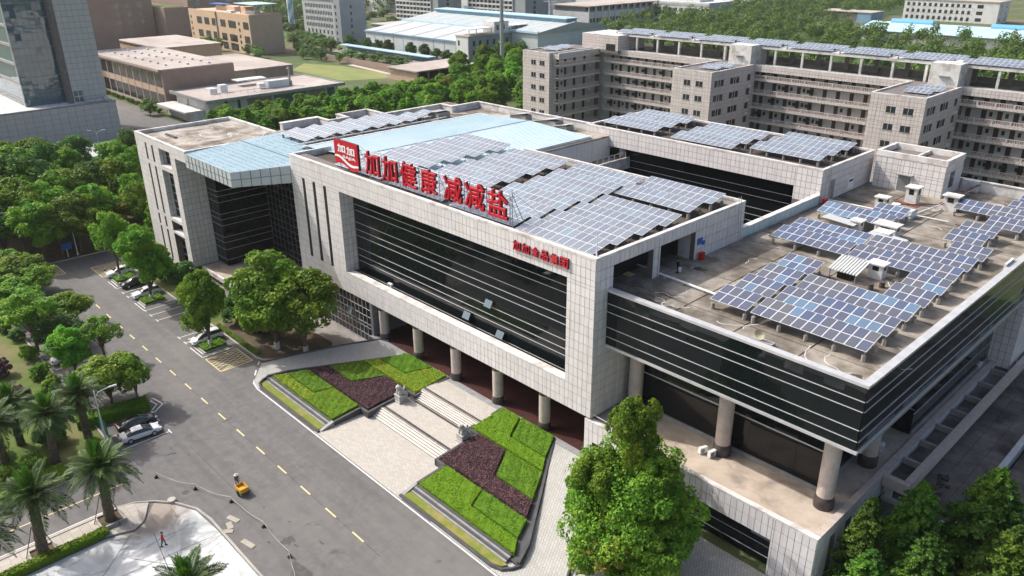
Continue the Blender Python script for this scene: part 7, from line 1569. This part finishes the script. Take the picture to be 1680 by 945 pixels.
bag = MB(); bag.box(-45.75, 68.35, 20.85, -45.5, 68.6, 21.3); tag(bag.build('bag', 'cloth_white', loc=(-45.6, 68.5, 20.85)), 'white bag held by the person on the roof deck', 'bag')
# handcart
t = thing('handcart', (-70.3, 26.25, 0), 'yellow two-wheeled handcart pushed along the road', 'handcart')
mb = MB(); mb.prism([(-70.95, 25.8), (-69.6, 25.8), (-69.6, 26.7), (-70.95, 26.7)], .5, .58); 
for b in ((-70.95, 25.78, .5, -69.6, 25.83, .98), (-70.95, 26.67, .5, -69.6, 26.72, .98), (-69.62, 25.83, .5, -69.57, 26.67, .98), (-70.98, 25.83, .5, -70.93, 26.67, .9)): mb.box(*b)
mb.build('tray', 'cart_yellow', t)
for s in (25.7, 26.8): mb = MB(); mb.tube([(-70.1, s-.04, .34), (-70.1, s+.04, .34)], .34, 16); mb.build('wheel', 'tyre', t)
mb = MB(); mb.tube([(-71.4, 25.95, .98), (-70.8, 25.95, .62), (-69.9, 25.95, .5)], .025, 5); mb.tube([(-71.4, 26.55, .98), (-70.8, 26.55, .62), (-69.9, 26.55, .5)], .025, 5); mb.build('handle', 'steel', t)
mb = MB(); mb.box(-71.15, 25.9, .56, -70.85, 26.6, .62); mb.build('front_board', 'plank', t)
# ================================================================== stone lions
def lion(x, y, z, label, flip=1):
    t = thing('stone_lion', (x, y, z), label, 'statue', 'pair of stone guardian lions')
    piece('pedestal', 'lion_stone', x-.62, y-.75, z, x+.62, y+.75, z+.22, t); piece('pedestal_block', 'lion_stone', x-.52, y-.66, z+.22, x+.52, y+.66, z+.95, t); piece('pedestal_cap', 'lion_stone', x-.58, y-.72, z+.95, x+.58, y+.72, z+1.07, t)
    V = [(0, .25, 1.35), (0, 0, 1.6), (0, -.22, 1.85), (0, -.35, 2.12), (0, -.55, 2.12), (0, -.68, 2.05)]; r = [.36, .33, .30, .33, .27, .17]; E_ = [(0, 1), (1, 2), (2, 3), (3, 4), (4, 5)]
    for s in (-1, 1):
        i = len(V); V += [(s*.24, -.3, 1.62), (s*.24, -.45, 1.3), (s*.24, -.5, 1.12)]; r += [.16, .12, .13]; E_ += [(2, i), (i, i+1), (i+1, i+2)]
        i = len(V); V += [(s*.34, .2, 1.25), (s*.36, -.1, 1.15)]; r += [.24, .14]; E_ += [(0, i), (i, i+1)]
        i = len(V); V += [(s*.27, -.3, 2.34)]; r += [.09]; E_ += [(3, i)]
    i = len(V); V += [(0, .55, 1.5), (0, .6, 1.95)]; r += [.13, .12]; E_ += [(0, i), (i, i+1)]
    me = bpy.data.meshes.new('lion'); me.from_pydata([(a, b, c) for a, b, c in V], E_, []); o = bpy.data.objects.new('lion_body', me); COL.objects.link(o); o.parent = t
    o.modifiers.new('skin', 'SKIN'); 
    for k, rr_ in enumerate(r): me.skin_vertices[0].data[k].radius = (rr_, rr_)
    me.skin_vertices[0].data[0].use_root = True; sb = o.modifiers.new('sub', 'SUBSURF'); sb.levels = 2; sb.render_levels = 2
    tx = bpy.data.textures.new('curls', 'VORONOI'); tx.noise_scale = .12; dm = o.modifiers.new('mane', 'DISPLACE'); dm.texture = tx; dm.strength = .07; dm.mid_level = .3
    dg = bpy.context.evaluated_depsgraph_get(); bm = bpy.data.meshes.new_from_object(o.evaluated_get(dg)); o.modifiers.clear(); o.data = bm; bm.materials.clear(); bm.materials.append(M['lion_stone'])
lion(-72.5, 49.0, .80, 'stone guardian lion on the left of the landing beside the purple hedge'); lion(-60.3, 49.0, .80, 'stone guardian lion on the right of the landing beside the light hedge')
# ================================================================== street furniture
def street_lamp(x, y, h, label, arm=1.6, ang=0.0, double=False):
    t = thing('street_lamp', (x, y, 0), label, 'street lamp'); mb = MB(); mb.cyl(x, y, 0, h, .1, .055, 10); mb.cyl(x, y, 0, .5, .16, n=10); mb.build('post', 'white_metal', t)
    for s in ((1, -1) if double else (1,)):
        c, sn = math.cos(ang)*s, math.sin(ang)*s; mb = MB(); mb.tube([(x, y, h-.9), (x+c*arm*.25, y+sn*arm*.25, h-.2), (x+c*arm, y+sn*arm, h+.15)], .04, 6); a = mb.build('arm', 'white_metal', t)
        mb = MB(); mb.tube([(x+c*arm*.9, y+sn*arm*.9, h+.13), (x+c*(arm+.75), y+sn*(arm+.75), h+.22)], [.09, .13], 6); mb.build('lamp_head', 'white_metal', a)
street_lamp(-90.2, 18.9, 7.2, 'white street lamp with one arm beside the green sign board', 1.7, R(72)); street_lamp(-159.5, 36.6, 7.0, 'white lamp post beside the blue board at the road bend', .7, R(0)); street_lamp(-206, 57.5, 13.5, 'tall twin-headed white lamp post among the trees before the grey tower', 1.3, R(60), True)
street_lamp(-290.5, 103.8, 8, 'white lamp post beside the brown workshop', 1.4, R(-60)); street_lamp(-262, 182, 9, 'white twin lamp standing in the grove behind the canteen', 1.2, R(40), True); street_lamp(-212, 205, 9.5, 'white twin lamp in the grove left of the dormitory', 1.2, R(40), True); street_lamp(-207, 331, 12, 'white twin lamp in the wood behind the dormitory', 1.3, R(20), True)
t = thing('sign_board', (-91.6, 19.3, 0), 'green notice board with white lettering and a round red emblem beside the white saloon', 'sign')
bo = piece('board', 'sign_green', -92.9, 19.25, .7, -90.3, 19.33, 2.5, t)
for x in (-92.7, -90.5): piece('post', 'steel', x-.05, 19.26, 0, x+.05, 19.34, .7, t)
for i, (x, z, w) in enumerate(((-92.6, 2.1, .8), (-92.6, 1.75, .7), (-92.6, 1.4, .85), (-92.6, 1.05, .6), (-91.4, 2.1, .7), (-91.4, 1.8, .55))): piece('lettering', 'white_sign', x, 19.335, z, x+w, 19.342, z+.16, t)
mb = MB(); mb.tube([(-90.95, 19.335, 1.2), (-90.95, 19.345, 1.2)], .26, 20); mb.build('emblem', 'ext_red', t); mb = MB(); mb.tube([(-90.95, 19.345, 1.2), (-90.95, 19.35, 1.2)], .17, 20); mb.build('emblem_disc', 'white_sign', t)
t = thing('direction_board', (-159.6, 34.9, 0), 'small blue board on two posts at the road bend', 'sign'); piece('board', 'sign_blue', -159.7, 34.2, 1.6, -159.6, 35.9, 2.8, t); piece('post', 'white_metal', -159.72, 34.9, 0, -159.6, 35.02, 1.6, t)
# cones and caution tape
cones = [(-79.5, 20.6, 'red and black traffic cone at the left end of the tape line'), (-74.45, 22.85, 'dark traffic cone second from the left on the tape line'), (-69.7, 24.7, 'dark traffic cone third on the tape line near the handcart'), (-63.7, 25.3, 'dark traffic cone fourth on the tape line by the oil stain'), (-58.0, 25.05, 'dark traffic cone last on the tape line near the bottom edge'), (-147.6, 37.6, 'small cone in the yellow hatching beside the far white car, left one'), (-146.3, 38.7, 'small cone in the yellow hatching beside the far white car, right one')]
def cone(x, y, label):
    t = thing('traffic_cone', (x, y, 0), label, 'traffic cone', 'traffic cones'); piece('base', 'tyre', x-.2, y-.2, 0, x+.2, y+.2, .05, t)
    for z0, z1, m_ in ((.05, .25, 'cloth_black'), (.25, .42, 'cone_orange'), (.42, .55, 'white_sign'), (.55, .72, 'cone_orange')):
        r = lambda z: .15-.17*z; mb = MB(); mb.cyl(x, y, z0, z1, r(z0), r(z1), 12); mb.build('cone_band', m_, t)
for c in cones: cone(*c)
mb = MB(); pts = []
for (a, b) in zip(cones[:5], cones[1:5]):
    for i in range(6): u = i/6; pts.append((a[0]+(b[0]-a[0])*u, a[1]+(b[1]-a[1])*u, .74-.35*math.sin(math.pi*u)))
pts.append((cones[4][0], cones[4][1], .74)); pts += [(-57, 24.7, .1), (-55.7, 24.3, .05), (-54.5, 23.6, .03)]
mb.tube(pts, .03, 5); tag(mb.build('barrier_tape', 'kerb', loc=(-79.5, 20.6, 0)), 'white barrier tape sagging between the traffic cones', 'tape')
for i, (x, y, a, l, lb) in enumerate(((-67.0, 23.6, .3, 1.5, 'pale board lying by the kerb, upper one'), (-66.3, 22.9, -.2, 1.1, 'pale board lying by the kerb, middle one'), (-65.6, 22.4, .9, 1.0, 'pale board lying by the kerb, lower one'), (-62.5, 23.0, .2, 1.7, 'single pale board lying alone on the asphalt'))):
    o = piece('board', 'plank', x-l/2, y-.28, .0, x+l/2, y+.28, .07, None, (0, 0, a)); tag(o, lb, 'board')
mb = MB(); mb.cyl(-74.2, 20.2, 0, .32, .42, n=20); tag(mb.build('concrete_ring', 'kerb', loc=(-74.2, 20.2, 0)), 'round concrete ring sitting on the curved kerb', 'concrete ring')
# ================================================================== rooftop things on the wing
Z = 20.5
def vent(x, y, w, d, h, label, roof=True):
    t = thing('roof_vent', (x, y, Z), label, 'roof vent'); piece('wall', 'white_paint', x-w/2, y-d/2, Z, x+w/2, y+d/2, Z+h, t); piece('cap', 'white_paint', x-w/2-.2, y-d/2-.2, Z+h, x+w/2+.2, y+d/2+.2, Z+h+.15, t); piece('opening', 'dark', x-w*.22, y-d/2-.02, Z+h*.6, x+w*.22, y-d/2-.001, Z+h-.15, t); piece('opening', 'dark', x+w/2+.001, y-d*.2, Z+h*.6, x+w/2+.02, y+d*.2, Z+h-.15, t)
vent(-30.2, 83.0, 1.5, 1.3, 1.6, 'white vent box attached to the striped shed roof'); vent(-38.5, 96.2, 1.2, 1.2, 1.3, 'white vent box in front of the far left array'); vent(-35.0, 96.8, 2.6, 1.6, 1.5, 'wide white vent housing in the middle of the wing roof'); vent(-34.4, 94.3, 1.6, 1.4, 1.3, 'white vent housing with a lean-to roof')
vent(-38.2, 112.6, 1.5, 1.5, 2.3, 'tall white vent tower before the roof house'); vent(-33.3, 113.2, 1.8, 1.5, 2.0, 'white vent block beside the red pipes'); vent(-40.4, 108.0, 1.4, 1.2, 1.4, 'small white vent near the red sheet roof')
t = thing('lean_to', (-32.0, 81.0, Z), 'striped corrugated lean-to roof beside the white vent box', 'shed')
for i in range(10): x = -34.0+.33*i; MB().prism([(x, 79.2), (x+.22, 79.2), (x+.22, 82.4), (x, 82.4)], lambda a, b: Z+1.0+(b-79.2)*.22, lambda a, b: Z+1.08+(b-79.2)*.22).build('sheet', 'metal_roof', t)
for x, y in ((-33.8, 79.4), (-31.0, 79.4)): piece('post', 'steel', x-.04, y-.04, Z, x+.04, y+.04, Z+1.0, t)
piece('machine', 'dark', -33.2, 79.9, Z, -31.6, 80.8, Z+.8, t)
for x, y, lb in ((-33.4, 93.2, 'pale sheet roof leaning on the white vent housing'), (-40.2, 95.4, 'white sheet shelter behind the pale blue array')):
    t = thing('shelter', (x, y, Z), lb, 'shelter'); MB().prism([(x-2.2, y-1.0), (x+2.0, y-1.0), (x+2.0, y+.9), (x-2.2, y+.9)], lambda a, b: Z+1.15-(a-x)*.06, lambda a, b: Z+1.22-(a-x)*.06).build('sheet_roof', 'metal_roof', t); piece('box', 'concrete', x-1.3, y-.5, Z, x+1.2, y+.5, Z+.9, t)
PH = thing('roof_house', (-41, 121, Z), 'tiled roof house with an open parapet top and a metal door', 'roof house')
mb = MB(); mb.box(-46.0, 117.6, Z, -36.2, 124.2, 25.1); mb.build('wall', 'joint', PH); mb = MB(); clad(mb, 'y', -1, 117.6, -46, -36.2, Z, 25.1, .85, .85, [(-42.4, -40.7, Z, 22.9)]); clad(mb, 'x', 1, -36.2, 117.6, 124.2, Z, 25.1, .85, .85, [(119.6, 121.2, 21.6, 23.9)]); o = mb.build('wall_tiles', 'tile', PH); o['kind'] = 'stuff'
piece('door', 'mullion_grey', -42.35, 117.53, Z, -40.75, 117.57, 22.85, PH); piece('door_hood', 'concrete', -42.7, 117.0, 22.95, -40.4, 117.57, 23.07, PH); piece('window', 'window', -36.17, 119.65, 21.65, -36.12, 121.15, 23.85, PH)
for b in ((-46.1, 117.5, 25.1, -36.1, 118.0, 25.9), (-46.1, 123.8, 25.1, -36.1, 124.3, 25.9), (-46.1, 118.0, 25.1, -45.6, 123.8, 25.9), (-36.6, 118, 25.1, -36.1, 123.8, 25.9)): piece('parapet', 'coping', *b, PH)
piece('roof_beam', 'coping', -41.0, 118, 25.1, -40.7, 123.8, 25.6, PH)
t = thing('pipe_run', (-33, 112, Z), 'long pale roof pipe on short stands with two red pipes beside it', 'pipes'); mb = MB(); mb.tube([(-36.2, 100.5, Z+.55), (-34.6, 112, Z+.55), (-34.0, 124.5, Z+.6)], .12, 8); mb.tube([(-35.2, 106.0, Z+.5), (-31.2, 106.4, Z+.5)], .08, 6); mb.build('white_pipe', 'white_metal', t); mb = MB(); mb.tube([(-34.4, 111.5, Z+.95), (-33.7, 124.5, Z+1.2)], .07, 6); mb.tube([(-34.1, 111.5, Z+.95), (-33.4, 124.5, Z+1.2)], .07, 6); mb.tube([(-38.5, 107.5, Z+.9), (-34.4, 111.5, Z+.95)], .06, 6); mb.build('red_pipe', 'rust', t)
for y in np.arange(101, 124, 2.3): piece('stand', 'steel', -36.2+(y-100.5)*.094-.05, y, Z, -36.2+(y-100.5)*.094+.05, y+.1, Z+.9 if y > 111 else Z+.5, t)
piece('link_pipe', 'white_metal', -43.0, 74.6, Z+.1, -42.9, 74.7, Z+.2, t) if False else None
t = thing('deck_pipe', (-46, 66.5, Z), 'white pipe lying on the roof deck from the covered bay to the narrow array', 'pipe'); mb = MB(); mb.tube([(-47.5, 66.55, Z+.3), (-38.5, 66.0, Z+.3)], .13, 8); mb.build('pipe', 'white_metal', t)
for x in (-46, -43.5, -41, -39): piece('pipe_stand', 'concrete', x-.1, 66.1, Z, x+.1, 66.5, Z+.2, t)
t = thing('rear_deck_pipe', (-46, 104.5, Z), 'white pipe on the roof deck starting at the rear block door', 'pipe'); mb = MB(); mb.tube([(-46.6, 104.6, Z+.5), (-39.5, 104.8, Z+.5)], .11, 8); mb.build('pipe', 'white_metal', t); [piece('pipe_stand', 'concrete', x-.1, 104.5, Z, x+.1, 104.9, Z+.4, t) for x in (-45.5, -42, -40)]
o = MB(); o.prism([(-39.2, 109.0), (-36.0, 108.5), (-35.9, 109.3), (-39.1, 110.0)], Z+.75, Z+.82); tag(o.build('sheet_metal', 'rust', loc=(-37, 109, Z)), 'dark red rusty sheet lying over roof plant', 'sheet metal')
t = thing('roof_plant', (-38.2, 106.9, Z), 'grey metal duct and pump set under the red sheet', 'machinery'); piece('duct', 'metal_white', -37.9, 105.2, Z+.2, -35.4, 106.6, Z+1.1, t); piece('pump', 'rust', -39.8, 106.2, Z, -38.6, 107.0, Z+.8, t); mb = MB(); mb.cyl(-38.4, 107.7, Z, Z+1.0, .55, n=14); mb.build('tank', 'white_metal', t); piece('frame', 'steel', -38.1, 105.0, Z, -35.2, 106.8, Z+.2, t)
def ladder(x, y, z0, z1, ax, label):
    t = thing('ladder', (x, y, z0), label, 'ladder'); mb = MB(); d = (.25, 0) if ax == 'x' else (0, .25)
    for s in (-1, 1): mb.tube([(x+s*d[0]+(.5 if ax == 'y' else 0), y+s*d[1], z0), (x+s*d[0], y+s*d[1], z1)], .035, 5)
    mb.build('rail', 'steel', t); mb = MB(); n = int((z1-z0)/.35)
    for i in range(n): z = z0+.3+.35*i; o_ = .5*(1-(z-z0)/(z1-z0)) if ax == 'y' else 0; mb.tube([(x-d[0]+o_, y-d[1], z), (x+d[0]+o_, y+d[1], z)], .022, 4)
    mb.build('rungs', 'steel', t)
ladder(-46.8, 81.6, Z, 26.3, 'y', 'steel ladder leaning on the tiled side wall of the front block'); ladder(-46.8, 104.6, Z, 26.0, 'y', 'steel ladder on the side wall of the rear block')
for x, y, lb in ((-46.5, 73.9, 'red fire cabinet beside the blue notice'), (-46.4, 103.5, 'red fire cabinet at the corner of the rear block')): t = thing('fire_cabinet', (x, y, Z), lb, 'fire cabinet'); piece('cabinet', 'ext_red', x-.2, y-.3, Z, x+.25, y+.35, Z+.8, t); piece('cabinet_lid', 'ext_red', x-.23, y-.33, Z+.8, x+.28, y+.38, Z+.86, t)
t = thing('notice_board', (-46.9, 74.2, 21.8), 'blue notice panels on the tiled side wall', 'sign'); piece('panel', 'sign_blue', -46.95, 73.5, 22.2, -46.9, 74.5, 23.0, t); piece('panel', 'sign_blue', -46.95, 74.5, 22.0, -46.88, 75.0, 22.5, t)
piece('door', 'mullion_grey', -46.96, 105.6, Z, -46.9, 107.0, 23.4, B); 
t = thing('notice_board', (-46.9, 112.2, Z), 'white notice panel on the rear block side wall', 'sign'); piece('panel', 'white_sign', -46.95, 111.3, 20.9, -46.88, 113.2, 22.6, t); piece('panel_text', 'cloth_dark', -46.88, 111.6, 22.0, -46.87, 112.9, 22.3, t)
t = thing('satellite_dish', (-30.9, 60.2, Z), 'pale yellow satellite dish on the front edge of the wing roof', 'satellite dish'); mb = MB(); n = 18
for i in range(4):
    r0, r1 = .5*i/4, .5*(i+1)/4
    for j in range(n):
        a0, a1 = 2*math.pi*j/n, 2*math.pi*(j+1)/n; f_ = lambda r, a: (-30.9+r*math.cos(a), 60.2-.35+r*r*-.7+.25, Z+.95+r*math.sin(a)); mb.quad(f_(r0, a0), f_(r1, a0), f_(r1, a1), f_(r0, a1))
mb.build('dish', 'dish', t); piece('mast', 'steel', -30.94, 60.15, Z, -30.86, 60.25, Z+.95, t); piece('plinth', 'concrete', -31.8, 59.9, Z, -29.6, 60.6, Z+.35, t)
for i, (x, y) in enumerate(((-29.2, 79.2), (-28.6, 80.6), (-27.8, 82.0))): mb = MB(); mb.cyl(x, y, Z, Z+.6, .3, n=12); mb.cyl(x, y, Z+.6, Z+.66, .34, n=12); tag(mb.build('roof_drum', 'deck_dark', loc=(x, y, Z)), ('nearest', 'middle', 'farthest')[i]+' of three small dark drums on the wing roof', 'drum')
def ac(x, y, z, label, rz=0.0):
    t = thing('air_conditioner', (x, y, z), label, 'air conditioner', None, rz); ORIG[t.name] = (0, 0, 0)
    piece('case', 'white_metal', -.45, -.18, .1, .45, .18, .75, t); mb = MB(); mb.tube([(-.12, -.185, .42), (-.12, -.2, .42)], .24, 14); mb.build('fan_grille', 'mullion_grey', t); piece('foot', 'steel', -.35, -.18, 0, -.28, .18, .1, t); piece('foot', 'steel', .28, -.18, 0, .35, .18, .1, t)
ac(-35.3, 59.8, 6.42, 'left one of two white air conditioner units by the terrace column', R(70)); ac(-34.3, 59.9, 6.42, 'right one of two white air conditioner units by the terrace column', R(80)); ac(-23.0, 73.2, 6.42, 'grey air conditioner unit on the shaded side terrace', R(90)); ac(-22.0, 98.5, 6.42, 'white air conditioner unit at the far end of the side terrace', R(90)); ac(-85.9, 57.6, 9.6, 'white air conditioner unit on the balcony behind the spandrel', R(0))
mb = MB(); mb.tube([(-47.6, 56.3, 6.6), (-47.4, 56.2, 7.3), (-44.5, 56.2, 7.2)], .03, 5); tag(mb.build('handrail', 'white_metal', loc=(-47.6, 56.3, 6.6)), 'short white rail at the left corner of the terrace', 'rail')
t = thing('roof_mast', (-47.5, 56.5, 25.4), 'thin white mast on the front corner of the roof parapet', 'mast'); mb = MB(); mb.cyl(-47.5, 56.5, 25.4, 28.0, .04, n=6); mb.cyl(-47.5, 56.5, 25.4, 26.0, .09, n=8); mb.build('mast', 'white_metal', t)
t = thing('rubble', (-17.6, 76.0, 3.7), 'small heap of brown rubble on the lower annex roof', 'rubble'); mb = MB()
for i in range(24): x, y = -17.6+rnd.gauss(0, .35), 76+rnd.gauss(0, .9); s_ = rnd.uniform(.08, .2); mb.box(x-s_, y-s_, 3.7, x+s_, y+s_, 3.7+s_*1.4)
o = mb.build('rubble_pieces', 'deck_dark', t); o['kind'] = 'stuff'

# ================================================================== stains, cracks and caulk lines
def blob(name, x, y, r, mat, z, sq=1.0, seed=0):
    rg = random.Random(seed); n = 22; mb = MB(); a0 = rg.uniform(0, 6); pts = []
    for i in range(n):
        a = 2*math.pi*i/n; q = r*(1+.28*math.sin(2*a+a0)+.18*math.sin(5*a+2*a0)+rg.uniform(-.12, .12)); pts.append((x+q*math.cos(a), y+q*sq*math.sin(a), z))
    mb.poly(pts); return tag(mb.build(name, mat), kind='structure')
for i, (x, y, r, q) in enumerate(((-60.2, 26.1, .75, .7), (-59.0, 26.3, .28, .6), (-62.6, 27.6, .22, .4), (-57.6, 28.3, .3, .5), (-61.3, 24.6, .2, .7), (-84.0, 24.0, .35, .3), (-81.2, 25.0, .5, .12), (-66.5, 26.8, .15, .8))): blob('oil_stain', x, y, r, 'asphalt_seam', .005+.0005*i, q, i)
def squiggle(mb, x, y, z, n, st, w, rg, ax=None):
    a = rg.uniform(0, 6.28) if ax is None else ax
    for i in range(n):
        a += rg.uniform(-.7, .7); x2, y2 = x+st*math.cos(a), y+st*math.sin(a); nx, ny = -math.sin(a)*w/2, math.cos(a)*w/2
        mb.quad((x+nx, y+ny, z), (x-nx, y-ny, z), (x2-nx, y2-ny, z), (x2+nx, y2+ny, z)); x, y = x2, y2
rg = random.Random(4); mb = MB()
for x, y, n in ((-44.5, 62.5, 9), (-41.5, 60.4, 8), (-42.6, 63.8, 6), (-39.8, 62.0, 9), (-36.2, 61.3, 8), (-33.4, 61.6, 7), (-26.0, 60.2, 9), (-22.6, 60.8, 12), (-21.8, 63.8, 8), (-21.9, 68.2, 6), (-44.9, 70.6, 6), (-42.2, 76.4, 7), (-45.2, 82.5, 10), (-22.0, 86, 9), (-29.6, 83.0, 6), (-41, 93.5, 8), (-31.0, 104.0, 8), (-35, 115, 9), (-30, 122, 10)):
    squiggle(mb, x, y, 20.512, n, .38, .085, rg)
o = mb.build('caulk_lines', 'coping', B); o['kind'] = 'stuff'
mb = MB()
for k in range(26): squiggle(mb, rg.uniform(-148, -131), rg.uniform(50, 65), 22.86, rg.randint(4, 9), .5, .12, rg)
o = mb.build('caulk_lines', 'coping', B); o['kind'] = 'stuff'
mb = MB()
for x, y, n, a in ((-120, 28, 30, .1), (-96, 34, 24, -.2), (-78, 29, 20, .4), (-70, 35.5, 26, 0), (-66, 23.5, 14, .8), (-140, 34, 20, .2), (-88, 28, 18, 1.2)): squiggle(mb, x, y, .0045, n, .5, .03, rg, a)
tag(mb.build('asphalt_crack', 'asphalt_seam'), kind='structure')
for i in range(16):
    x = rg.uniform(-46, -22); y = rg.uniform(60, 122); blobz = 20.511+.0004*i
    mb = MB(); n = 18; pts = []; r = rg.uniform(.5, 1.7)
    for k in range(n): a = 2*math.pi*k/n; q = r*(1+.3*math.sin(3*a+i)+rg.uniform(-.2, .2)); pts.append((x+q*math.cos(a), y+q*.6*math.sin(a), blobz))
    mb.poly(pts); mb.build('damp_stain', 'deck_dark' if i % 3 else 'deck_brown', B)
# ================================================================== summer haze
HZ = MB(); HZ.box(-1250, -260, -1.2, 260, 1100, 66)
hm = bpy.data.materials.new('haze'); hm.use_nodes = True; hn = hm.node_tree.nodes; hn.clear()
ho = hn.new('ShaderNodeOutputMaterial'); hv = hn.new('ShaderNodeVolumePrincipled'); hv.inputs['Color'].default_value = (0.93, 0.95, 0.96, 1); hv.inputs['Density'].default_value = 0.00008; hv.inputs['Anisotropy'].default_value = 0.2
hm.node_tree.links.new(hv.outputs[0], ho.inputs['Volume'])
o = HZ.build('haze', hm); tag(o, kind='stuff')
